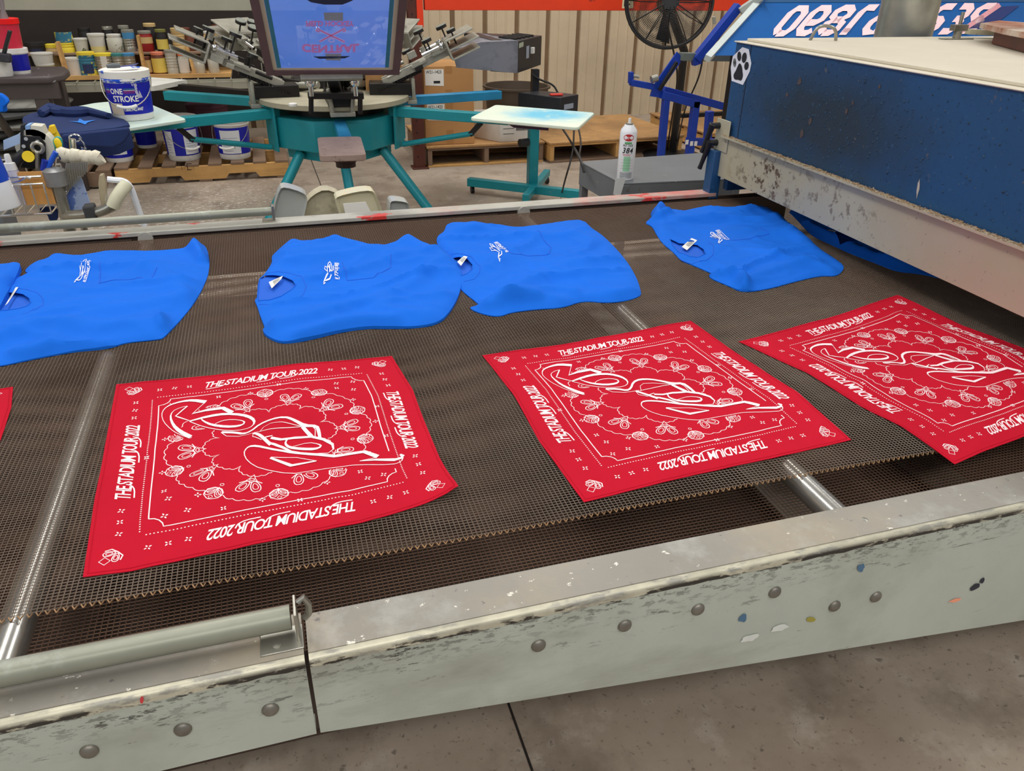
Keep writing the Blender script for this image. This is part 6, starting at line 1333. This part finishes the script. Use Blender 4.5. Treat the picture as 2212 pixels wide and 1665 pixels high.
# supports of the screen
for u in (.05, .95): p = GP(u, .0); MB().beam(V(p.x, p.y, 0), p, .05, .05).build('support_leg', m_blk, gs); 
b = MB(); p0, p1 = PY(2122, 46, 2.6), PY(2250, 62, 2.5); 
k_ = thing('board_offcut', 'broken brown board lying on the dryer lid at the right edge', 'board', PZ(2190, 75, 1.355)); b = MB(); b.prism([PZ(x, y, 1.41) for x, y in ((2118, 50), (2160, 44), (2260, 52), (2260, 78), (2170, 62))], (0, 0, -.016)); b.build('board', mat('rust_brown_board', (150, 92, 66), .8, 0, .2, 8, layers=[dict(col=(200, 190, 176), s=5, lo=.4, hi=.6, amt=.8)]), k_); b = MB(); b.prism([PZ(x, y, 1.41 - .016) for x, y in ((2150, 66), (2180, 62), (2260, 80), (2260, 90))], (0, 0, -.04)); b.build('batten', m_brown, k_)
# ---- slate grey table with the aerosol can
ct = thing('grey_steel_table', 'slate grey steel table with scuffed top, beside the far rail of the dryer', 'table', (1.6, 3.1, 0)); ZC = .72
q = [PZ(x, y, ZC) for x, y in ((1253, 349), (1343, 396), (1600, 385), (1580, 325))]; 
b = MB(); b.prism(q, (0, 0, -.008)); b.build('table_top', m_cart, ct, bev=.002)
for i in range(4):
    A, B_ = q[i], q[(i + 1) % 4]; b = MB(); b.prism([A + V(0, 0, -.008), B_ + V(0, 0, -.008), B_ + V(0, 0, -.11), A + V(0, 0, -.11)], ((q[(i + 2) % 4] - B_).normalized() * .004)); b.build('apron', m_cart, ct)
    c_ = (q[0] + q[1] + q[2] + q[3]) / 4; A2 = A + (c_ - A) * .06; b = MB(); b.beam(V(A2.x, A2.y, 0), V(A2.x, A2.y, ZC - .01), .035, .035); b.build('leg', m_cart, ct, bev=.002)
A = q[1]; b = MB()
for dx_, dz in ((.03, -.03), (.09, -.032)): b.cyl(A + V(dx_, -.006, dz), A + V(dx_, .0, dz), .007, n=12)
b.build('screws', m_steel, ct)
b = MB(); b.prism([PY(x, y, A.y - .008) for x, y in ((1330, 385), (1352, 384), (1340, 424), (1325, 420))], (0, .002, 0)); b.build('corner_tape', mat('frosted_tape', (200, 204, 204), .4), ct)
m_can = mat('can_white', (236, 238, 242), .3, 0, .02, 4)
p = PZ(1357, 390, ZC); CR = .0345 * (p.y / 2.9); cnp = V(p.x, p.y + CR, ZC + .001); CH = PY(1380, 262, cnp.y).z - cnp.z
cn = thing('spray_can', 'white aerosol can with red oval badge and green stripe, standing on the grey table', 'spray can', cnp)
MB().lathe(cnp, [(CR * .96, 0), (CR, .003), (CR, CH * .82), (CR * .92, CH * .87), (CR * .6, CH * .93), (CR * .55, CH * .95), (CR * .3, CH * .96)], 36).build('can_body', m_can, cn, sm=True)
b = MB(); b.cyl(cnp + V(0, 0, CH * .95), cnp + V(0, 0, CH * .975), CR * .45, n=16); b.build('valve_cup', m_steel, cn, sm=True); b = MB(); b.loft([(cnp + V(0, 0, CH * .97), CR * .20), (cnp + V(0, 0, CH * 1.06), CR * .17)], 14); b.build('nozzle', m_white, cn, sm=True)
def oc(a0, a1, z0, z1, e=.0006): return lambda x, y: (lambda th: V(cnp.x + (CR + e) * math.cos(th), cnp.y + (CR + e) * math.sin(th), cnp.z + CH * (z0 + (z1 - z0) * y)))(-math.pi / 2 - .38 + a0 + (a1 - a0) * x)
b = MB(); f_ = oc(-.62, .62, .69, .81); pts = [f_(.5 + .5 * math.cos(k * math.pi / 12), .5 + .5 * math.sin(k * math.pi / 12)) for k in range(24)]; b.add(pts + [f_(.5, .5) + V(0, -.0006, 0)], [(k, (k + 1) % 24, 24) for k in range(24)]); b.build('badge', C('badge_red', (196, 44, 52)), cn)
b = MB(); lettering(b, 'Sprayway', oc(-.5, .5, .715, .785, .0022), 0, .3, space=1.05); b.build('badge_lettering', m_label, cn)
b = MB(); lettering(b, 'FAST TACK', oc(-.62, .62, .595, .635), .02, .2); b.build('can_lettering', m_black_ink, cn)
b = MB(); lettering(b, '384', oc(-.6, .62, .48, .58, .002), .02, .2, space=1.15); b.build('can_number', m_black_ink, cn)
b = MB(); wrap(b, oc(-.6, .4, .455, .462)); wrap(b, oc(-.5, .3, .435, .441)); b.build('red_small_print', C('badge_red', (196, 44, 52)), cn)
m_gn = C('mint_green', (150, 206, 168)); b = MB(); wrap(b, oc(-.40, .40, .16, .42)); b.build('green_stripe', m_gn, cn); b = MB(); wrap(b, oc(-.42, .42, .64, .675)); b.build('green_bar', C('mid_green', (96, 170, 110)), cn)
b = MB()
for k in range(6): wrap(b, oc(-.75, .75, .13 - k * .018, .138 - k * .018, .001), 6)
for k in range(4): wrap(b, oc(-.7, .7, .36 - k * .05, .363 - k * .05, .0012), 6)
b.build('small_print', C('grey_text', (120, 126, 132)), cn)
# ---- bin of broken plastic tubs behind the far rail
bn = thing('plastic_scrap_bin', 'low grey bin behind the far rail, filled with broken plastic tubs', 'bin', (.2, 2.95, 0)); b = MB()
for a, c in (((-.06, 2.66), (.62, 2.66)), ((.62, 2.66), (.62, 3.1)), ((.62, 3.1), (-.06, 3.1)), ((-.06, 3.1), (-.06, 2.66))): b.beam(V(a[0], a[1], .38), V(c[0], c[1], .38), .012, .76 - .2)
b.bx((-.06, 2.66, .1), (.62, 3.1, .11)); b.build('bin_walls', C('bin_grey', (110, 110, 106)), bn)
for px_ in ((0, 2.72), (.56, 2.72), (0, 3.04), (.56, 3.04)): MB().cyl(V(px_[0], px_[1], 0), V(px_[0], px_[1], .1), .02, n=10).build('foot', m_black, bn)
def scrap(label, pts, Y, m, ribs=False, tilt=.12, name='broken_tub'):
    b = MB(); q = []
    zmin = min(PY(x, y, Y).z for x, y in pts)
    for i, (x, y) in enumerate(pts): p = PY(x, y, Y); q.append(p + V(0, (p.z - zmin) * 0, 0))
    q = smooth(q, 1, True); n = len(q); cc = sum(q, Vector()) / n; 
    b.add(q + [cc + (p - cc) * .86 + V(0, .02, 0) for p in q] + [p + V(0, .07, 0) for p in q], [tuple(range(n, 2 * n))] + [(i, (i + 1) % n, n + (i + 1) % n, n + i) for i in range(n)] + [(i, (i + 1) % n, 2 * n + (i + 1) % n, 2 * n + i) for i in range(n)])
    t = thing(name, label, 'plastic tub', (cc.x, Y, zmin)); b.build('shell', m, t, thick=.003)
    return t
m_s1 = mat('cloudy_plastic', (176, 180, 178), .3, 0, .12, 6, layers=[dict(col=(196, 184, 150), s=5, lo=.5, hi=.7, amt=.6)]); m_s2 = mat('crusted_plastic', (198, 190, 164), .5, 0, .15, 10, .5, 40, layers=[dict(col=(150, 144, 120), s=9, lo=.5, hi=.62)]); m_s3 = mat('stained_tub', (214, 208, 180), .4, 0, .08, 4, layers=[dict(col=(226, 202, 140), s=3, lo=.5, hi=.6)])
scrap('cloudy ribbed plastic panel poking out of the bin, leftmost', [(588, 500), (592, 450), (604, 408), (616, 404), (650, 414), (664, 424), (662, 445), (648, 500)], 2.92, m_s1)
scrap('crusted plastic tub with a jagged rim in the middle of the bin', [(650, 500), (660, 440), (675, 422), (702, 408), (735, 420), (745, 440), (744, 500)], 2.99, m_s2)
t_ = scrap('cream plastic tub with a paper patch, rightmost in the bin', [(745, 500), (724, 432), (730, 424), (770, 414), (802, 411), (812, 420), (826, 455), (836, 500)], 2.86, m_s3)
b = MB(); b.prism([PY(x, y, 2.855) for x, y in ((741, 440), (790, 436), (800, 455), (815, 480), (750, 480))], (0, .004, 0)); b.build('paper_patch', m_label, t_)
scrap('small chipped white tub beside the teal press leg', [(843, 480), (842, 440), (848, 433), (876, 436), (884, 442), (884, 480)], 2.84, m_s1)
# ---- cart with the tool basket at the lower left
YT = 3.0
tc = thing('tool_trolley', 'chrome wire basket on a pipe-framed trolley at the left, full of hand tools', 'trolley', (-.75, 3.0, 0))
zb3 = PY(60, 440, YT).z; bx0, bx1 = -1.15, PY(128, 430, YT).x
b = MB(); 
for (yy) in (2.86, 3.14):
    for zz in (PY(60, 382, 2.86).z, PY(60, 398, 2.86).z, zb3): b.cyl((bx0, yy, zz), (bx1, yy, zz), .004, n=8)
for k in range(12): x = bx0 + (bx1 - bx0) * k / 11; b.tube([V(x, 2.86, PY(60, 398, 2.86).z), V(x, 2.86, zb3), V(x, 3.14, zb3), V(x, 3.14, PY(60, 398, 2.86).z)], .0028, 6)
b.build('wire_basket', m_chrome, tc, sm=True)
z7 = [PY(0 + x, y, 2.855) for x, y in ((0, 386), (12, 390), (28, 395), (44, 391), (58, 383), (66, 386))]; MB().tube(z7, .0035, 6).build('zigzag_wire', m_chrome, tc, sm=True)
c0 = PY(120, 384, 2.9); b = MB(); b.loft([(V(c0.x, 2.9, PY(118, 400, 2.9).z), .034), (V(c0.x, 2.9, PY(116, 368, 2.9).z), .036), (V(c0.x, 2.9, PY(116, 362, 2.9).z), .02)], 18); b.build('corner_socket', mat('dull_zinc', (150, 150, 150), .4, .5, .1, 20), tc, sm=True)
b = MB(); b.cyl(V(c0.x, 2.9, .12), V(c0.x, 2.9, PY(118, 400, 2.9).z), .019, n=16)
for zz in (.70, .74, .78): b.cyl(V(c0.x, 2.9, zz), V(c0.x, 2.9, zz + .004), .0205, n=16)
b.build('corner_pole', m_steel, tc, sm=True)
for (x, y) in ((bx0, 2.9), (bx0, 3.1), (c0.x, 3.1)): MB().cyl(V(x, y, .12), V(x, y, zb3 + .02), .012, n=10).build('corner_pole', m_steel, tc, sm=True)
b = MB(); b.bx((bx0, 2.86, .30), (bx1, 3.14, .31)); b.build('lower_shelf', m_steel, tc)
for (x, y) in ((bx0, 2.9), (bx0, 3.1), (c0.x, 2.9), (c0.x, 3.1)): b = MB(); b.cyl((x - .014, y, .05), (x + .014, y, .05), .05, n=18); b.cyl((x, y, .06), (x, y, .13), .01, n=8); b.build('castor', m_black, tc, sm=True)
b = MB(); pts = [PY(140, 466, 2.9), PY(175, 464, 2.85), PY(215, 458, 2.82), PY(240, 448, 2.80), PY(250, 436, 2.80)]; b.tube(smooth(pts, 2), .017, 14); b.build('pipe_handle', m_steel, tc, sm=True)
b = MB(); pts = [PY(244, 446, 2.79), PY(250, 430, 2.79), PY(262, 412, 2.8), PY(274, 398, 2.82)]; b.tube(smooth(pts, 2), .021, 14); b.build('taped_pipe', mat('yellowed_tape', (206, 204, 178), .5, 0, .08, 20), tc, sm=True)
b = MB(); b.beam(PY(184, 459, 2.83), PY(208, 456, 2.83), .05, .05); b.build('foam_block', mat('black_foam', (64, 64, 66), .9), tc, bev=.006)
o_ = 'tools in the wire basket'
def tool(name, label, cat, base): return thing(name, label, cat, base, o_)
def TP(x, y, Y=YT): return PY(x, y, Y)
t = tool('tape_dispenser', 'black and white packing tape gun standing in the wire basket', 'tape dispenser', TP(70, 440)); b = MB(); b.prism([TP(*p, 2.95) for p in ((44, 293), (86, 295), (98, 310), (100, 352), (92, 366), (43, 362))], (0, .006, 0)); b.build('side_plate', m_black, t, bev=.001)
b = MB(); A = TP(75, 318, 2.96); 
b.cyl(A, A + V(0, .055, 0), .058, n=28); b.build('tape_roll', C('cream_roll', (208, 206, 190)), t, sm=True); b = MB(); b.prism([TP(*p, 2.96) for p in ((54, 272), (64, 270), (68, 292), (56, 292))], (0, .05, 0)); b.build('blue_tape_end', C('pale_blue_tape', (136, 176, 226)), t)
b = MB(); b.prism([TP(*p, 2.95) for p in ((44, 272), (50, 270), (50, 292), (44, 294))], (0, .05, 0)); b.build('roller', m_black, t)
b = MB(); b.prism([TP(*p, 2.96) for p in ((66, 271), (90, 273), (99, 292), (97, 303), (80, 296), (66, 292))], (0, .05, 0)); b.build('guard', C('cream_roll', (208, 206, 190)), t)
for x, y in ((51, 316), (81, 306), (56, 300)): MB().cyl(TP(x, y, 2.945), TP(x, y, 2.95), .006, n=10).build('screw', m_chrome, t)
b = MB(); b.prism([TP(*p, 2.93) for p in ((7, 303), (43, 288), (43, 310), (8, 324))], (0, .003, 0)); o = b.build('clear_tile', mat('pale_acrylic', (160, 184, 214), .15), None, loc=TP(25, 324, 2.93)); tag(o, 'pale blue clear acrylic tile leaning left of the tape gun', 'tile', o_)
t = tool('box_cutter', 'yellow-handled box cutter standing behind the scissors', 'cutter', TP(120, 440)); b = MB(); b.prism([TP(*p, 3.03) for p in ((105, 272), (116, 270), (122, 284), (133, 304), (131, 325), (118, 330), (108, 300))], (0, .02, 0)); b.build('handle', mat('cutter_yellow', (238, 206, 30), .4), t, bev=.003); MB().cyl(TP(113, 281, 3.025), TP(113, 281, 3.03), .012, n=14).build('button', C('button_yellow', (222, 180, 20)), t)
MB().beam(TP(122, 325, 3.04), TP(112, 420, 3.04), .02, .004).build('cutter_blade', m_chrome, t)
t = tool('scissors', 'teal-handled scissors standing point down in the wire basket', 'scissors', TP(105, 440)); m_sc = mat('teal_plastic', (30, 150, 150), .35)
b = MB(); b.tube(smooth([TP(*p, 2.97) for p in ((94, 318), (100, 308), (112, 308), (116, 316), (112, 332), (104, 346), (96, 340), (93, 328))], 2, True), .008, 8, closed=True); b.build('handle_loop', m_sc, t, sm=True)
b = MB(); b.tube(smooth([TP(*p, 2.98) for p in ((118, 304), (127, 296), (132, 308), (128, 326), (118, 340), (112, 330))], 2, True), .007, 8, closed=True); b.build('handle_loop', m_sc, t, sm=True)
MB().beam(TP(106, 344, 2.98), TP(100, 420, 2.98), .018, .004).build('scissor_blades', m_chrome, t)
b = MB(); b.sphere(TP(125, 310, 2.97), .012, 12, (1, .5, 1.6)); b.build('yellow_insert', mat('cutter_yellow', (238, 206, 30), .4), t, sm=True)
t = tool('hand_saw', 'black-gripped tool with a yellow wheel lying across the left of the basket', 'tool', TP(30, 420)); b = MB(); gp_ = smooth([TP(*p, 2.92) for p in ((18, 376), (32, 352), (48, 334), (56, 328))], 1); b.tube(gp_, [.022 - .0012 * i for i in range(len(gp_))], 10); b.build('grip', m_black, t, sm=True); MB().cyl(TP(61, 338, 2.90), TP(61, 338, 2.92), .018, n=20).build('yellow_wheel', mat('cutter_yellow', (238, 206, 30), .4), t, sm=True)
p = TP(46, 440, 2.9); t = tool('glue_bottle', 'small clear bottle with a white pointed cap in the basket', 'bottle', p); zt0 = TP(46, 372, 2.9).z
b = MB(); b.lathe((p.x, 2.9, p.z), [(.022, 0), (.022, zt0 - p.z), (.018, zt0 - p.z + .01)], 18); b.build('bottle', mat('lilac_bottle', (200, 198, 214), .25), t, sm=True); b = MB(); z_ = zt0 + .01; b.lathe((p.x, 2.9, z_), [(.02, 0), (.017, .022), (.010, .024), (.009, .045), (.007, .05)], 16); b.build('cap', m_white, t, sm=True)
t = tool('wrench', 'steel ring spanner standing upright, ring end up', 'wrench', TP(82, 440)); b = MB(); b.tube([TP(81, 319, 2.93) + V(.016 * math.cos(a * .523), -.0, .016 * math.sin(a * .523)) for a in range(12)], .0065, 8, closed=True); b.beam(TP(81, 328, 2.93), TP(82, 430, 2.93), .026, .009); b.build('spanner', m_steel, t, bev=.001)
t = tool('marker_pen', 'blue marker pen leaning among the tools, cap end low', 'marker', TP(100, 420)); b = MB(); b.cyl(TP(121, 328, 2.91), TP(101, 366, 2.91), .0085, n=14); b.build('barrel', mat('marker_blue', (24, 84, 200), .35), t, sm=True); b = MB(); b.cyl(TP(98, 346, 2.91), TP(94, 368, 2.91), .011, n=14); b.build('second_cap', mat('marker_navy', (16, 44, 150), .35), t, sm=True)
t = tool('chrome_hook', 'chrome spring clip and wires standing right of the scissors', 'hook', TP(162, 430)); b = MB(); b.cyl(TP(158, 326, 3.02), TP(156, 300, 3.02), .011, n=14); b.tube([TP(162, 298, 3.02) + V(.018 * math.cos(a * .523), 0, .012 * math.sin(a * .523)) for a in range(12)], .003, 6, closed=True); b.tube([TP(170, 298, 3.02), TP(180, 308, 3.02), TP(186, 322, 3.02), TP(176, 318, 3.02), TP(180, 330, 3.02)], .003, 6); b.build('clip', m_chrome, t, sm=True)
t = tool('squeegee_handle', 'long cream wavy-gripped squeegee handle lying across the basket', 'squeegee', TP(176, 350)); pts = []
b = MB(); n = 26; A, B_ = TP(131, 334, 2.93), TP(220, 342, 2.93)
b.tube([A.lerp(B_, k / n) + V(0, 0, .003 * math.sin(k * 1.5)) for k in range(n + 1)], [.022 + .002 * math.sin(k * .9) for k in range(n + 1)], 16); b.build('grip', mat('aged_cream_plastic', (212, 206, 184), .4, 0, .1, 10, layers=[dict(col=(150, 120, 96), s=8, lo=.6, hi=.7, amt=.6)]), t, sm=True)
b = MB(); 
for k in range(13): x = 138 + k * 3.7; b.cyl(TP(x + 6, 352 - k * .2, 2.90), TP(x - 2 + k * .6, 426 - k * 4.5, 2.90), .0022, n=6)
o = b.build('rod_rack', m_steel, tc, sm=True)
k_ = thing('card_piece', 'orange-brown piece of cardboard standing inside the wire basket', 'cardboard', TP(80, 440, 2.89)); b = MB(); b.prism([TP(*p, 2.885) for p in ((37, 372), (100, 370), (108, 398), (121, 440), (58, 443), (44, 400))], (0, .006, 0)); b.build('card', mat('orange_card', (206, 150, 84), .75, 0, .08, 6), k_)
# can at the far left
p = PY(16, 448, 2.80); t = tool('spray_can', 'white spray can with blue label at the left edge of the basket', 'spray can', p); lean = Matrix.Rotation(-.12, 3, 'Y'); R_ = .040; hh = .235
MB().lathe(p, [(R_ * .96, 0), (R_, .004), (R_, hh), (R_ * .8, hh + .012), (R_ * .5, hh + .03)], 28, tilt=lean).build('can_body', m_can, t, sm=True); MB().lathe(p, [(R_ + .0006, hh * .36), (R_ + .0006, hh * .72)], 28, caps=False, tilt=lean).build('label_band', mat('cobalt_label', (22, 74, 190), .35), t, sm=True)
def lc(a0, a1, z0, z1): return lambda x, y: Vector(p) + lean @ Vector(((R_ + .0016) * math.cos(-1.5 + a0 + (a1 - a0) * x), (R_ + .0016) * math.sin(-1.5 + a0 + (a1 - a0) * x), hh * (z0 + (z1 - z0) * y)))
b = MB(); lettering(b, 'USE', lc(.1, .75, .63, .69), .03); b.build('can_lettering', m_label, t); b = MB(); lettering(b, 'GLUE', lc(.1, .75, .54, .60), .03); b.build('can_lettering', m_label, t)
# bags and cloths hanging on the trolley
def hang(name, label, cat, pts, Y, m, t=.01, extra=None):
    k = thing(name, label, cat, PY(*pts[-1], Y)); b = MB(); q = smooth([PY(x, y, Y) + V(0, .006 * math.sin(i * 2.1), 0) for i, (x, y) in enumerate(pts)], 1, True); b.prism(q, (0, t, 0)); b.build('sheet', m, k, bev=.002); return k
k_ = hang('plastic_wrapper', 'pale blue and white plastic wrapper hanging below the rods', 'wrapper', [(172, 376), (180, 400), (196, 440), (199, 458), (150, 462), (142, 425), (158, 395)], 2.93, mat('milky_blue_film', (160, 178, 216), .3, 0, .1, 9, layers=[dict(col=(90, 118, 190), s=12, lo=.55, hi=.58)]))
hang('navy_rag', 'dark navy cloth hanging under the wire basket', 'cloth', [(84, 448), (124, 446), (126, 478), (108, 480), (100, 462), (88, 460)], 2.94, m_navy)
hang('wooden_stop_block', 'worn beige block hanging beside the taped pipe', 'block', [(210, 379), (226, 378), (232, 448), (218, 450)], 2.88, mat('worn_beige_block', (168, 156, 128), .7, 0, .2, 12), .03)
k_ = thing('plastic_bag', 'clear white-edged plastic bag hanging right of the taped pipe', 'bag', PY(300, 470, 2.85)); b = MB(); pts = smooth([PY(*p, 2.84) for p in ((232, 387), (248, 389), (268, 390), (282, 402), (292, 430), (304, 466), (312, 488))], 2); ribbon_pts = pts
b.tube(pts, [.010] * len(pts), 8); b.build('bag_edge', mat('white_bag_film', (224, 228, 236), .3), k_, sm=True)
m_film = mat('thin_clear_film', (226, 226, 220), .2, alpha=.28); b = MB(); b.add([PY(*p, 2.85) for p in ((236, 392), (270, 394), (288, 430), (302, 480), (240, 478), (226, 430))], [tuple(range(6))]); b.build('film', m_film, k_)
k_ = thing('grey_foot_pedal', 'dark grey metal box on the floor at the lower left behind the rail', 'box', PZ(10, 480, .3)); b = MB(); b.bx(PZ(-60, 470, .55) - V(0, 0, .3), PZ(28, 440, .55)); b.build('housing', C('dark_grey_box', (92, 96, 100)), k_, bev=.01)
